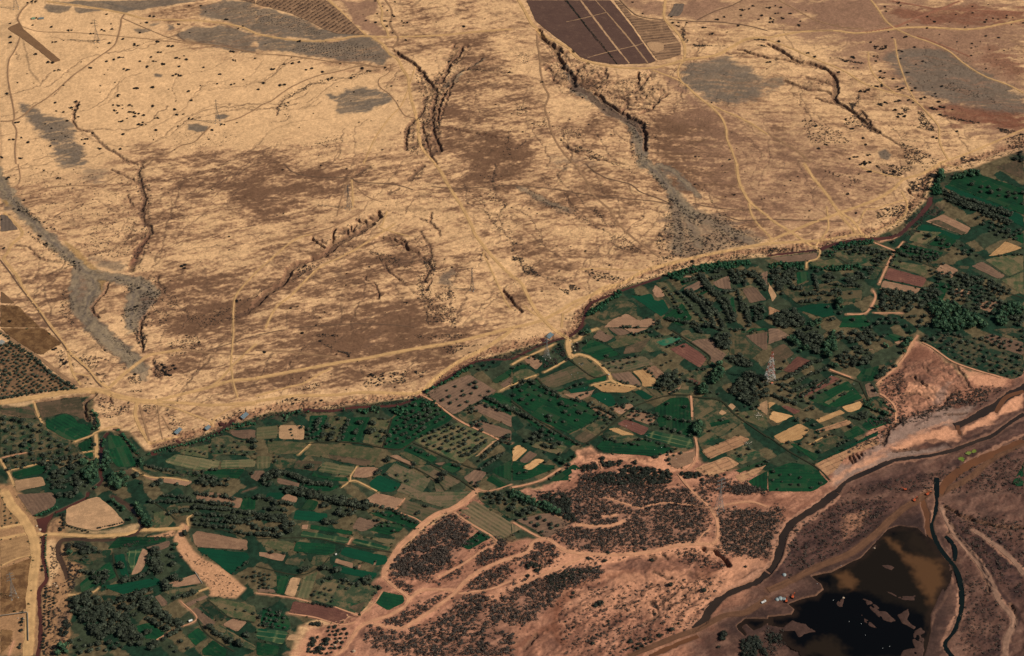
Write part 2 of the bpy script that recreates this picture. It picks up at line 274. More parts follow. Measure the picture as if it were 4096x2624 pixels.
# fields: tile kind | corners
FIELDS = """
31 G|1010,1000 1140,1010 1210,1110 1290,1300 1100,1310 1040,1230 1010,1160
31 D|330,700 760,640 790,760 800,860 600,800 420,850 390,850
31 G|420,860 620,800 700,830 740,900 850,900 860,960 840,1010 700,1060 620,1050 430,940
31 D|0,760 290,730 340,820 380,870 0,800
31 M|0,810 380,870 430,950 620,1050 690,1070 320,1150 0,1200
31 M|20,1230 690,1080 780,1220 600,1210 80,1340
31 G|100,1360 540,1230 460,1300 400,1370 130,1420
31 T|130,1430 400,1390 440,1480 150,1540
31 G|720,1090 870,1020 880,1150 770,1170
31 G|780,1175 880,1160 880,1240 800,1220
31 S|1550,1240 1660,1180 1960,1230 2070,1240 2060,1310 1880,1345 1540,1270
31 S|2075,1240 2404,1230 2404,1310 2065,1320
31 O|1690,1140 1960,1090 1960,1230 1680,1180
31 B|2150,960 2404,950 2404,1050 2250,1040 2170,1010
31 M|1980,1030 2130,1000 2250,1050 2404,1060 2404,1200 1970,1190
31 G|1900,1340 2130,1320 2310,1320 2240,1420 1910,1400
31 P|1330,1380 1600,1410 1820,1440 1760,1490 1400,1430
31 B|2340,1400 2404,1330 2500,1340 2420,1450
31 M|1340,1290 1890,1350 1900,1400 1700,1400 1330,1330
31 D|1020,1350 1250,1320 1230,1400 1080,1370
32 S|0,930 205,910 205,1040 0,1050
32 T|210,910 460,910 455,1055 215,1045
32 G|500,820 680,815 590,1060 480,1050
32 O|690,830 860,830 780,1065 600,1060
32 G|840,840 1080,830 980,1080 790,1065
32 O|1090,830 1260,870 1180,1110 990,1080
32 G|1280,850 1500,660 1690,720 1860,850 1800,890 1360,1140 1190,1130
32 B|1580,600 2000,430 2270,590 1860,820 1690,700
32 O|1470,1060 1900,880 2280,1040 1930,1280 1700,1170
32 T|2040,1220 2230,1050 2275,1050 2080,1215
32 B|2010,760 2100,700 2404,820 2404,940
32 B|2010,920 2090,860 2404,960 2404,1065 2240,1020
32 G|2120,690 2260,600 2404,660 2404,830
32 G|2200,500 2404,370 2404,450 2260,530
32 B|2280,530 2404,450 2404,550 2330,570
32 M|1880,820 1980,770 2090,840 1970,900
32 O|100,1050 520,1075 400,1190 110,1185
32 O|530,1080 900,1095 1190,1140 1100,1300 950,1290 700,1230 440,1195
32 D|660,1180 1090,1240 1060,1310 700,1240
32 S|0,1200 160,1205 130,1320 0,1330
32 S|640,1250 940,1300 880,1395 570,1350
32 D|380,1240 640,1250 560,1350 340,1320
32 M|170,1210 390,1230 340,1320 150,1320
32 G|540,1350 640,1390 870,1400 880,1450 740,1440 500,1390
32 E|1150,1375 1375,1465 1290,1545 1100,1540 1050,1460
32 P|930,1310 1100,1300 1200,1340 1050,1410 900,1410
32 P|1230,1210 1310,1180 1510,1290 1480,1320
32 O|1330,1170 1440,1160 1620,1270 1520,1300
32 G|1370,1150 1450,1090 1720,1220 1650,1270
32 N|1300,1260 1650,1420 1540,1600 1310,1540 1370,1460 1200,1370
32 N|1500,1320 1630,1280 1940,1440 1700,1580 1660,1440
32 G|1730,1310 1800,1260 1940,1310 1850,1370
32 B|1660,1270 1800,1250 1740,1300
32 M|1860,1370 1950,1310 2060,1320 1940,1400
32 B|1940,1410 2060,1320 2180,1360 2060,1500
32 G|2150,1430 2220,1370 2390,1490 2300,1510
32 G|2250,1310 2404,1230 2404,1450 2200,1350
32 B|200,1400 430,1460 400,1500 190,1460
32 G|430,1460 800,1480 700,1540 420,1520
32 G|20,1430 110,1370 80,1470 30,1500
33 G|640,200 740,100 870,150 1030,250 810,310
33 B|750,90 820,10 960,90 880,140
33 B|890,0 1040,0 1130,50 1000,80
33 P|1040,0 1300,0 1140,60
33 O|880,150 1130,60 1290,30 1250,120 1040,180 960,200
33 D|1040,250 1060,180 1300,90 1400,80 1300,200 1150,240
33 M|1300,90 1500,60 1600,120 1450,200 1180,260
33 Q|1340,130 1540,70 1610,110 1420,180
33 R|1470,200 1630,135 1840,280 1770,380
33 B|1670,130 1790,90 1900,110 1920,190 2020,240 1940,350 1850,310 1850,260
33 B|2180,70 2404,30 2404,210 2360,215
33 M|2040,20 2190,10 2200,110 2350,220 2250,300 2040,240
33 G|2190,50 2230,0 2404,0 2404,20
33 N|250,480 560,350 690,360 760,440 380,570 300,540
33 O|560,280 680,270 870,430 770,470 700,410 580,350
33 G|400,590 600,520 900,440 890,500 640,530 440,610
33 N|820,330 1050,280 1240,260 1350,340 1100,400 920,420
33 B|920,430 1110,405 1220,520 1220,555 1030,520 940,460
33 Y|1120,405 1260,380 1360,490 1340,550 1220,555 1215,500
33 P|1250,380 1340,345 1450,440 1360,490
33 Y|750,540 900,510 1180,565 1080,610 850,605
33 E|520,580 740,540 700,590 560,625
33 E|725,640 800,600 940,620 990,720 920,750
33 E|1130,595 1210,575 1340,650 1260,685
33 P|470,620 740,590 800,560 740,640 620,690
33 M|1240,560 1370,570 1440,630 1340,650
33 P|920,760 1100,700 1160,740 1020,820
33 P|1060,840 1140,760 1380,820 1310,920
33 R|975,900 1070,850 1300,940 1230,1015 1140,980
33 Y|890,950 970,930 1160,1000 1100,1040
33 P|720,720 990,850 950,870 700,740
33 G|440,640 700,700 830,830 660,940 540,1000 210,850 0,680 0,560 180,490 240,480 300,560 430,620
33 G|0,710 220,890 640,1100 520,1110 220,940 0,760
33 G|1330,750 1500,650 1660,650 1690,780 1690,1030 1370,930 1350,820
33 V|1260,990 1340,960 1690,1040 1710,1130 1560,1130 1250,1020
33 M|820,1010 1140,1000 1250,1040 1200,1110 1000,1080 840,1020
33 G|780,1120 850,1050 1000,1080 1250,1040 1560,1140 1350,1220 1240,1200 900,1180
33 D|570,1040 680,960 800,1010 680,1090
33 M|680,940 830,840 960,890 800,1005
33 G|0,1250 420,1290 400,1330 130,1430 0,1440
33 Y|0,1130 60,1090 155,1140 30,1260 0,1260
33 B|60,1250 160,1145 250,1190 130,1280
33 Y|90,1310 230,1220 320,1240 165,1345
33 O|160,1110 250,1060 530,1110 450,1200
33 G|340,1430 580,1270 700,1350 560,1430 350,1450
33 M|1700,660 1950,680 2090,810 2180,880 1900,1060 1760,1130 1740,1040 1800,950 1710,850
33 T|1930,800 1970,760 2030,800 1960,830
33 G|1840,890 2050,850 2060,890 1870,940
33 K|1770,1150 2130,1000 2240,1040 2180,1100 1850,1240
33 M|2030,1190 2180,1100 2404,1190 2150,1290
33 K|1700,1320 2020,1200 2150,1280 1900,1400 1780,1380
33 P|1450,1200 1740,1150 1700,1270 1550,1330 1480,1290
33 G|2085,1340 2404,1225 2404,1265 2130,1370
33 K|2080,1390 2404,1275 2340,1350 2150,1460
33 G|2200,1440 2404,1330 2404,1540 2330,1540
33 M|1620,540 1750,550 1680,630 1480,620
33 P|1460,610 1600,530 1580,580 1500,620
33 T|2300,720 2404,670 2404,830 2290,750
33 O|2100,800 2290,760 2404,840 2404,960 2200,880
33 T|2010,720 2060,700 2120,750 2070,780
33 M|1660,400 1900,370 1850,500 1760,540 1620,470
33 R|1630,470 1700,470 1790,520 1750,550
33 M|1700,40 1880,60 1880,100 1680,120 1600,70
33 O|20,390 160,380 240,430 60,520 0,540
33 P|100,290 200,260 300,330 230,400 140,340
33 G|0,370 110,330 170,350 0,440
34 B|0,0 100,0 220,80 0,160
34 D|30,200 150,140 260,240 130,330 50,300
34 R|130,400 280,260 420,310 220,430
34 G|820,460 900,380 1060,350 1000,500 870,510
34 G|1110,60 1180,50 1330,100 1190,130
34 P|1180,130 1280,100 1270,150 1210,160
34 P|880,210 1000,190 1000,205 850,225
34 G|360,670 750,490 900,660 680,740 560,750
34 O|520,700 720,580 780,590 560,730
34 B|900,520 960,510 1060,640 940,660
34 R|270,640 440,540 600,440 690,480 340,660
34 Y|680,740 910,670 880,760 760,800
34 G|870,920 960,830 1190,880 940,970
34 M|1000,660 1060,650 1160,770 1080,740
34 G|700,990 830,910 930,980 760,1060
34 E|440,1260 1035,960 1040,1010 560,1215 470,1270
34 G|190,1080 250,1080 490,1200 440,1260
34 Y|0,690 85,700 0,770
34 Y|0,850 40,775 250,825 90,900
34 R|110,730 160,720 320,780 250,820
34 Y|40,1020 290,890 400,950 330,1040 140,1090
34 Y|440,860 690,760 730,800 600,850 470,900
34 K|430,960 760,850 790,900 640,950 470,990
34 Y|370,1090 590,980 600,990 390,1110
34 M|400,1110 600,990 760,1060 490,1190
34 K|420,1280 1000,1030 1070,1090 960,1130 740,1210 650,1330 540,1420
34 G|0,1330 210,1260 420,1290 580,1450 420,1540 0,1540
34 H|1450,110 1600,50 2000,110 2404,260 2404,440 2300,490 1900,370 1750,290
34 B|2010,90 2080,50 2404,130 2404,260 2200,200
34 H|2080,20 2200,0 2404,0 2404,120
24 R|1130,970 1500,1070 1450,1160 1080,1080
24 P|1080,1090 1450,1170 1400,1220 1050,1160
24 O|1160,900 1530,960 1480,1060 1140,950
24 Y|2060,870 2230,720 2400,790 2170,860
24 B|1900,960 2010,910 2240,1050 2170,1085
24 O|2030,900 2180,860 2404,850 2404,1000 2260,1060
24 O|2180,1090 2404,1010 2404,1240
24 E|1400,580 1480,560 1830,680 1770,720 1380,630
24 O|1310,720 1390,620 1640,640 1480,760
24 G|1500,760 1640,650 1780,720 1700,800
24 G|1210,800 1280,740 1660,830 1580,920 1250,860
24 P|1470,540 1650,470 1910,600 1870,660 1830,670
24 D|1500,540 1600,520 1880,650 1830,670
24 E|1640,215 1700,180 2250,400 2404,490 2404,600 2200,500
24 G|1680,200 1750,120 2000,100 2404,230 2404,480
24 D|2130,30 2404,-60 2404,150
24 B|0,880 465,830 475,900 150,930
24 M|500,860 960,720 1180,830 1100,960 900,960 650,870
24 O|390,930 640,880 720,950 400,965
24 E|240,1360 560,1270 640,1420 530,1450
24 G|660,1540 700,1440 900,1400 980,1540
24 T|0,1100 90,1240 40,1300 0,1200
24 K|0,1330 130,1380 0,1470
24 M|920,1080 1010,960 1110,890 1090,960 1010,1090
24 H|1260,850 1560,930 1900,960 1850,1040 1540,960
24 G|1480,1250 1560,1100 1750,1130 1680,1200 1640,1300
24 P|1930,1330 2000,1280 2180,1290 2080,1400
24 P|1700,1210 1780,1160 1930,1200 1850,1260
24 P|1560,1010 1640,920 1800,1000 1720,1080
24 G|260,1010 380,1010 370,1100 270,1140
24 M|100,1180 600,1110 900,1170 880,1290 300,1330
24 G|2250,680 2404,640 2404,760
23 E|1100,1230 1190,1240 1310,1210 1350,1290 1420,1260 1480,1370 1400,1440 1330,1390 1200,1300
23 P|850,1540 930,1460 1080,1400 1190,1470 1290,1440 1400,1490 1300,1540
23 P|1310,1200 1340,1130 1420,1180 1440,1250 1350,1260
23 B|1600,1170 1760,1090 1810,1150 1640,1220
23 B|1870,1110 2040,1040 2070,1190 1920,1160
23 B|2150,1170 2280,1150 2400,1280 2230,1310
23 G|1990,1310 2080,1240 2120,1420 2060,1400
23 G|1730,1230 1840,1160 1850,1200 1760,1250
23 G|1570,1080 1660,1060 1680,1110 1590,1150
23 P|1580,1050 1700,1045 1690,1065 1590,1070
23 M|780,1440 1030,1250 1180,1330 1180,1460 1080,1400 850,1480
23 O|1340,1110 1460,1110 1640,1330 1850,1520 1700,1540 1500,1310
23 G|1400,1450 1600,1300 1700,1450 1600,1530
23 B|2320,1030 2404,1000 2404,1150 2340,1120
41 B|150,20 500,0 540,80 500,150 310,240
41 T|620,150 840,60 930,40 1080,170 1190,300 900,370 700,330 610,300
41 E|1060,600 1170,570 1220,810 1140,790
41 V|1180,560 1350,520 1320,750 1230,770
41 B|1360,520 1600,450 1600,510 1500,560 1400,560
41 P|1340,520 1400,560 1360,700 1320,760 1220,790
41 G|740,860 1030,640 1100,800 760,950
41 H|700,550 1060,540 1030,610 830,690 620,640
41 O|1440,190 1560,170 1640,260 1600,320 1440,350
41 P|1800,390 1850,360 2330,450 2330,550 1830,520
41 E|1840,540 1900,520 2340,570 2350,620 2180,790 1960,620
41 E|930,880 1100,860 1480,800 1530,860 1150,970
41 H|930,960 1150,970 1450,900 1450,950 1000,1080
41 M|1520,930 1900,870 1900,930 1680,1010 1560,960
41 P|1560,860 1850,760 1900,860 1640,900
41 O|1950,1010 2060,990 2404,1070 2404,1230 2150,1180
41 B|1730,1040 1950,960 1960,990 1760,1090
41 B|1780,1100 1850,1080 2040,1230 1940,1290
41 P|2080,1250 2180,1180 2330,1220 2230,1320
41 H|1860,1070 1950,1010 2150,1180 2050,1220
41 G|1750,1350 1860,1260 1960,1360 1830,1450
41 G|1890,1480 2000,1380 2150,1490 2120,1540 1900,1540
41 G|1260,1260 1400,1220 1560,1320 1500,1400 1350,1380
41 M|1960,1300 2060,1240 2404,1440 2404,1500 2100,1400
41 U|0,470 250,400 320,590 0,700
41 X|0,720 310,610 290,900 280,1090 0,1170
41 U|0,20 90,150 220,290 0,330
41 P|1860,0 2010,0 2290,60 2250,160 1830,70
41 M|1550,140 1800,120 1810,210 1650,240
41 B|1440,970 1510,960 1590,1050 1520,1090
41 G|2280,60 2404,40 2404,170 2240,170
41 X|0,1280 130,1300 110,1420 0,1540
41 G|1100,420 1580,420 1560,470 1200,520 1000,540
42 E|70,60 110,0 290,0 220,80
42 P|220,70 290,10 400,50 380,110
42 G|410,160 480,60 600,90 550,180
42 E|340,260 370,165 680,200 660,290
42 P|1020,70 1130,0 1400,70 1310,180 1060,130
42 N|1320,180 1410,70 1800,180 1570,280
42 N|1450,0 2040,-10 1880,120 1800,165 1420,50
42 G|1060,190 1300,180 1560,300 1500,360 1390,320 1100,220
42 B|890,340 960,230 1210,290 1000,380
42 G|1030,360 1200,270 1400,320 1360,370 1250,410
42 V|410,420 430,360 890,430 860,490 480,430
42 P|425,355 435,295 500,300 480,365
42 G|490,350 510,300 930,370 900,410
42 V|890,480 930,430 1290,520 1240,560
42 O|960,410 1300,440 1330,480 1250,500
42 E|780,590 830,510 1240,600 1230,680 1130,700 980,650
42 P|720,660 750,620 930,670 910,720
42 E|700,720 720,680 1150,760 1110,830 820,770
42 P|940,720 970,670 1000,680 970,735
42 P|1090,690 1120,635 1140,645 1120,705
42 O|40,500 70,450 330,460 370,490 290,580
42 P|10,600 20,560 290,580 250,660
42 G|380,460 760,490 740,580 660,600 340,560
42 H|300,600 420,560 500,600 420,700 260,680
42 M|500,690 540,590 700,590 690,720
42 G|190,780 320,790 260,970 190,960
42 T|260,970 320,800 430,800 370,990
42 S|380,990 440,800 590,740 500,1010
42 M|520,1000 660,800 1180,890 980,1160 740,1080 510,1010
42 D|860,1080 1040,1020 980,1160
42 G|1110,1040 1190,930 1390,970 1400,1040 1240,1120
42 R|300,1140 350,1020 560,1050 750,1080 980,1180 800,1250
42 G|40,1200 60,1080 300,1160 340,1270 290,1300 20,1250
42 V|0,1270 310,1310 260,1440 0,1380
42 G|0,1400 230,1450 200,1540 0,1540
42 T|270,1400 320,1330 440,1340 380,1400
42 J|1870,200 2050,70 2404,290 2404,400 2260,460 2100,380
42 G|1910,500 2080,370 2220,430 2000,550
42 M|2080,0 2404,20 2404,260 2100,90
42 B|0,900 190,910 190,950 0,950
43 M|0,60 340,190 0,240
43 J|-10,290 110,340 0,400
43 B|10,260 340,190 560,300 330,440 200,350
13 A 300,-30|130,0 220,200 330,290 420,360 560,460 640,540 760,580 990,610 1290,600 1360,575 1280,470 1130,250 930,0
13 Z 300,-30|950,0 1010,10 1060,60 1140,150 1280,190 1430,190 1500,290 1590,420 1590,520 1450,560 1370,570 1290,470 1140,250
12 Z 120,-75|0,0 660,0 800,110 1030,330 760,320 640,280 560,230 330,130 0,40
12 Z 120,-75|-300,-20 0,0 0,40 -150,0
11 C|110,240 190,210 220,270 400,420 580,570 500,590 350,470 200,360 60,270
13 I|1520,30 1625,35 1610,100 1580,150 1450,160 1500,90
21 I|0,470 70,480 180,620 0,640
21 X|0,1320 170,1330 390,1540 0,1540
21 C|0,1190 30,1200 150,1310 0,1310
31 X|0,0 410,0 590,150 500,190 400,260 330,240 100,90 20,20
31 W|0,130 90,130 700,570 400,600 0,680
34 G|2404,1250 2290,1460 2330,1490 2404,1500
13 F|495,0 520,0 650,165 790,370 1000,605 980,608 880,480 760,350 640,190
13 L|630,0 655,0 740,110 860,270 980,430 1115,600 1095,604 960,440 830,270 700,100
13 L|772,0 788,0 900,120 1110,360 1290,595 1270,600 1090,370 880,120
13 L|500,205 700,160 900,110 905,120 700,172 505,215
13 L|700,540 900,485 1200,415 1240,398 1245,408 1200,427 900,497 705,550
13 L|1260,400 1300,390 1420,400 1440,440 1430,470 1360,500 1290,470
13 L|1400,415 1560,385 1590,400 1400,430
"""
# soft ground paint: tile tone amount soft(m) | outline
PAINT = """
F brown .5 40|330,340 900,380 930,440 700,520 420,560 350,600 330,420
F brown .55 40|1020,280 1260,270 1520,420 1560,560 1300,640 1100,560 1000,440
F brown .6 40|380,640 900,560 1250,700 1200,780 700,860 420,900 330,860
F brown .9 14|1040,195 1150,190 1240,170 1270,250 1190,280 1040,275
F brown .9 20|720,760 900,700 1000,740 760,830
F brown .9 22|1540,250 1700,270 1760,450 1950,560 1750,560 1600,480 1530,380
F brown .7 20|480,430 640,380 800,400 840,440 600,490
F brown .7 16|560,860 900,780 1180,770 1100,850 900,900 500,930 420,940
F brown .8 12|350,740 560,700 700,650 600,740 430,800
F brown .8 14|1150,300 1250,350 1230,420 1120,440 1080,380
F brown .5 30|1640,300 1900,330 2100,430 2000,560 1800,520
F brown .7 12|1320,160 1530,250 1500,300 1380,240
F brown .7 12|1090,100 1150,90 1200,160 1130,200 1080,170
F brown .6 14|0,600 150,640 200,760 130,830 0,650
F mauve .95 50|1850,-10 2404,-10 2404,340 2250,290 2120,200 1980,120 1850,60
F mauve .7 20|1560,-10 1900,-10 1900,60 1650,60
F mauve .5 40|1600,200 1750,260 1900,300 2150,420 2050,480 1950,560 1750,540 1650,430
F rust .8 14|2180,250 2404,240 2404,300 2250,290
F rust .8 10|2060,20 2404,10 2404,45 2180,60
F rust .6 14|2330,110 2404,150 2404,180 2300,140
11 grey .95 5|200,960 400,1060 560,1110 680,1200 760,1350 800,1540 560,1540 440,1330 290,1150 180,1040
11 grey .9 2|430,20 680,50 640,90 560,115 450,100 410,60
11 grey .9 2|700,60 1000,90 860,110 740,125 700,100
11 grey .9 2|440,0 900,0 1300,80 1170,120 1000,85 700,40
11 grey .9 2|900,0 1400,0 1900,0 1550,60 1200,100
11 grey .9 3|1270,270 1400,260 1410,300 1320,320
11 grey .9 3|1550,240 1620,240 1640,280 1560,285
11 grey .85 3|1420,210 1510,210 1490,235 1430,235
11 grey .95 2|1435,700 1470,692 1522,700 1510,725 1450,725
11 grey .95 2|2010,1075 2090,1065 2160,1090 2100,1115 2030,1110
11 grey .95 2|1755,1160 1840,1150 1950,1180 1930,1225 1860,1235 1780,1210
11 grey .9 4|1700,290 1950,240 2200,230 2404,320 2404,500 2150,460 1900,400 1720,370 1660,330
11 grey .9 4|1900,60 2100,0 2404,0 2404,300 2250,230 2000,190 1850,150
12 grey .95 4|0,60 430,170 560,260 1000,330 1080,345 900,345 700,375 200,350 0,320
12 grey .95 4|0,330 700,390 900,350 1090,350 1180,440 1260,540 1220,590 800,570 300,480 0,440
12 mauve .95 3|780,0 1130,0 1140,100 1050,160 1230,290 1235,340 1080,335 930,200
12 grey .95 3|680,880 780,880 840,840 930,825 1100,840 1200,870 1280,900 1290,950 1200,990 1050,1050 880,1050 790,1060 750,1030 790,950 690,920
12 brown .8 6|1860,0 2080,0 2120,100 2020,220 1900,200
12 brown .7 6|1420,0 1600,60 1620,200 1450,100
12 brown .7 5|1780,1010 2040,1040 1980,1150 1720,1130
12 brown .7 4|1490,790 1590,790 1600,930 1500,950
13 mauve .9 8|1060,0 1430,20 1430,170 1250,150 1120,60
13 mauve .85 6|1630,0 2150,0 1900,130 1730,180 1480,170 1600,80
13 mauve .9 6|1050,640 1400,640 1600,800 1750,990 1500,800 1400,700
13 grey .95 7|1600,600 2000,530 2200,640 2404,760 2300,900 2050,980 1860,960 1600,770 1570,680
13 brown .8 5|250,330 400,560 380,640 500,760 420,780 290,760 270,500
13 brown .9 6|760,1080 1000,1080 980,1200 800,1330 700,1200
13 grey .9 3|480,600 560,700 620,800 780,880 900,960 1030,1050 1200,1130 1260,1230 1260,1400 1280,1540 1180,1540 1130,1250 1040,1130 900,1080 800,1000 700,920 560,850 540,740
13 brown .7 8|1250,1030 1900,1050 1950,1200 1600,1250 1300,1200
13 grey .6 12|380,1480 700,1520 760,1540 350,1540
14 mauve .95 6|380,0 960,0 1100,150 1050,240 800,260 600,240 450,180
14 mauve .8 4|700,330 1100,340 1000,390 760,390
14 grey .9 7|1120,510 1200,490 1600,430 2100,720 2404,880 2404,1050 2100,1050 1700,960 1400,860 1250,720 1110,600
14 rust .85 7|1850,1060 2250,1060 2404,1110 2404,1190 2200,1180
14 brown .8 6|0,1130 160,1150 260,1380 300,1540 150,1540 0,1260
14 grey .9 2|1040,1430 1110,1405 1165,1450 1120,1500 1060,1490
14 brown .6 8|1700,1180 2000,1250 1750,1420 1500,1400
14 grey .8 5|0,760 130,730 160,760 60,830 0,880
21 grey .9 3|0,50 40,130 120,330 300,500 520,700 700,860 840,980 960,1080 1020,1090 960,1190 860,1330 880,1400 1000,1540 800,1540 730,1450 740,1300 640,1320 700,1200 640,1160 720,960 600,830 400,650 200,470 60,440 0,320
21 grey .95 3|1080,1060 1250,1040 1400,1150 1500,1200 1460,1290 1380,1400 1290,1500 1250,1540 1170,1500 1200,1300 1230,1180 1100,1130
21 grey .7 5|850,860 1050,900 1200,940 1150,1000 950,960
21 grey .6 8|700,0 950,40 1000,200 880,180 760,60
21 ochre .8 2|10,340 110,350 160,420 60,400
21 ochre .7 2|180,480 330,560 450,680 560,800 480,760 300,600
21 ochre .75 2|590,700 760,830 900,960 1000,1100 950,1200 900,1130 860,1000 700,860
21 rust .8 2|1400,700 1330,780 1280,900 1200,960 1240,880 1250,800 1320,740
21 ochre .6 2|1210,930 1260,950 1270,1010 1220,1010
21 brown .7 4|0,690 60,760 50,880 0,900
21 brown .6 3|120,1220 230,1210 170,1270
31 grey .95 3|830,10 900,0 1010,20 1130,120 1260,230 1340,340 1330,380 1210,350 1100,250 950,100
31 brown .6 8|760,180 1080,250 1100,380 900,330
31 light .7 4|1240,450 1350,400 1450,390 1400,480 1250,560 1180,620 1200,520
22 brown .8 5|1850,860 2080,830 2110,890 1900,990 1840,960
22 grey .7 3|1710,1090 1800,1020 1870,1000 1840,1150 1760,1130
22 grey .5 3|850,190 890,190 880,400 860,400
22 brown .6 6|2000,0 2404,40 2404,180 2000,100
23 grey .65 10|1500,300 1700,400 1950,480 2250,660 2350,740 1800,860 1500,880 1450,600
23 grey .85 3|1230,0 1380,0 1500,220 1700,480 1620,520 1520,340 1400,200
23 grey .7 4|1380,0 1550,60 1700,250 1600,260
23 grey .5 6|100,230 300,350 560,440 400,440 150,300
33 light .4 3|0,0 400,0 300,80 0,220
32 light .5 4|1650,250 1850,250 1900,200 2180,100 2200,200 1900,280
F flood 1 5|700,1560 720,1480 860,1430 900,1350 1000,1240 1115,1155 1160,1270 1270,1265 1340,1230 1210,1155 1290,1135 1357,1065 1640,1060 1655,1090 1750,1110 1840,1145 1925,1105 2060,1000 2090,985 2055,900 2150,800 2265,885 2404,870 2600,850 2600,1700 700,1700
33 sand .9 3|620,1180 760,1110 850,1180 1000,1200 1250,1230 1450,1180 1700,1150 1790,1250 1650,1330 1480,1350 1300,1290 1000,1260 820,1280 700,1290 620,1240
33 rust .5 3|700,1180 1000,1220 1400,1210 1300,1240 900,1240 700,1220
43 scrub .8 8|200,0 1850,0 1850,400 1700,470 1400,500 800,540 560,530 450,430 330,430 560,300 450,180
43 scrub .85 6|1930,180 2500,150 2450,620 2000,590 1930,450
42 scrub .8 6|1250,740 1350,580 1850,190 2020,330 1950,520 1700,700 1400,800
42 scrub .5 8|1650,1250 1950,960 2404,1000 2404,1540 1000,1540 1000,1300 1400,1320
43 scrub .7 6|0,850 700,680 850,700 820,790 500,900 350,1050 200,1200 0,1250
43 sand .8 4|450,520 1000,590 1550,470 1850,480 1950,560 1900,600 1300,600 800,680 600,680 0,900 0,800 400,680
42 sand .7 4|2170,950 2404,860 2404,960 2160,1050
42 sand .6 4|480,1250 600,1340 640,1540 250,1540 400,1400
43 sand .6 8|450,900 1000,750 2000,750 2400,700 1900,1000 1500,1200 1000,1100 500,1100
43 rust .85 3|420,1000 480,950 620,840 860,800 900,830 600,920 480,1020 440,1150 440,1300 520,1420 440,1410 350,1280 240,1300 340,1240 390,1120
43 rust .7 4|1700,700 1850,650 2000,700 1850,800 1650,800
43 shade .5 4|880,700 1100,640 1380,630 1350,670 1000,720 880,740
43 sand .8 3|1930,470 2050,540 1990,600 1900,540
43 sand .7 4|2060,620 2250,600 2404,680 2300,850 1850,1050 1600,1300 1500,1200 1900,900
44 sand .8 3|380,0 400,0 280,90 160,170 100,240 80,330 20,420 0,400 60,200 180,100 300,30
F flood2 .9 20|1830,1240 1960,1140 2100,1040 2250,960 2500,860 2500,1700 1500,1700 1640,1480 1750,1400
34 sand .9 5|1200,1110 1400,1000 1700,920 1780,960 1800,1040 1700,1060 1400,1060 1250,1130
34 sand .9 4|1810,960 2404,600 2404,720 2200,800 1850,990
34 gsand .8 5|560,1430 900,1250 1100,1140 1300,1130 1700,1090 1740,1130 1500,1180 1100,1240 900,1330 640,1500
44 umber .9 8|60,330 170,200 400,60 650,30 780,60 600,190 430,320 230,400 60,470 0,470
44 sand .45 5|390,170 480,90 560,100 480,200 400,260
44 umber .9 6|620,190 760,130 830,100 860,240 890,300 700,250
44 umber .95 8|960,90 1050,170 1372,280 1372,600 1300,600 1200,450 1100,330 1000,200
44 umber .85 8|1120,740 1250,700 1280,879 1100,879
44 umber .6 6|0,440 200,420 150,500 0,520
44 flood2 .8 10|950,-20 1372,-20 1372,200 1200,170 1000,90
44 flood2 .9 8|1060,400 1250,560 1300,700 1250,760 1100,740 1000,860 1040,600
44 flood2 .9 8|1330,600 1372,600 1372,879 1290,879
44 flood2 .8 5|870,150 950,230 980,350 920,300
44 flood2 .8 5|880,650 990,600 1000,740 940,830 960,879 840,879 860,740
34 flood2 .9 8|640,1540 900,1400 1300,1260 1750,1190 2100,1050 2404,830 2404,1540
34 umber .8 6|1650,1350 1800,1280 2100,1080 2404,900 2404,1060 2100,1130 1900,1230 1700,1400
34 umber .8 8|850,1470 1100,1370 1400,1300 1500,1400 1000,1500
34 umber .7 6|1450,1070 1680,1060 1740,1120 1500,1130
34 umber .6 4|1700,740 2000,660 2250,530 2404,460 2404,560 2150,720 1950,780 1700,780
34 gsand .8 5|1130,1000 1250,880 1500,780 1950,740 1780,870 1600,910 1350,1010 1100,1120 930,1260 640,1400 600,1340 800,1230
34 sand .9 5|1200,1110 1400,1000 1700,920 1780,960 1800,1040 1700,1060 1400,1060 1250,1130
34 sand .9 4|1810,960 2404,600 2404,720 2200,800 1850,990
34 umber .3 5|1250,200 1400,170 1700,330 1500,400 1350,420 1230,380
34 rust .35 5|1240,330 1420,170 1700,300 1600,380 1350,300
34 sand .9 2|1330,500 1480,510 1620,560 1560,680 1420,620 1300,600
34 sand .8 3|1700,340 2250,490 2200,560 1960,560 1860,440 1760,360
34 umber .6 4|1370,450 1500,420 1540,520 1420,520
34 gsand .6 5|1580,560 1700,500 1650,700 1560,720
34 sand .8 4|560,1430 900,1250 1100,1160 1000,1230 700,1380 600,1480
31 soil .7 5|0,740 300,730 420,860 0,840
31 light .8 3|0,710 300,660 880,600 900,620 780,640 300,700 0,755
41 tan2 1 6|-40,-60 120,-60 330,250 600,260 640,900 640,1540 -40,1540
41 light .9 4|450,430 560,460 560,760 500,860 470,900 440,600
41 light .6 4|600,330 1200,400 1320,330 1300,300 1190,320 900,380
41 tan2 .9 3|620,650 780,700 760,780 690,820 660,1000 700,1000 640,1540 420,1540 500,800
41 sand2 1 2|1700,290 1770,330 1720,420 1800,530 1850,570 2150,760 2320,910 2210,1010 1960,980 1960,900 1850,750 1700,600 1630,460 1680,340
41 sand2 .9 2|1110,510 1640,350 1650,400 1250,500
41 soil .9 3|540,1160 720,1000 560,1350 500,1540 620,1540
"""
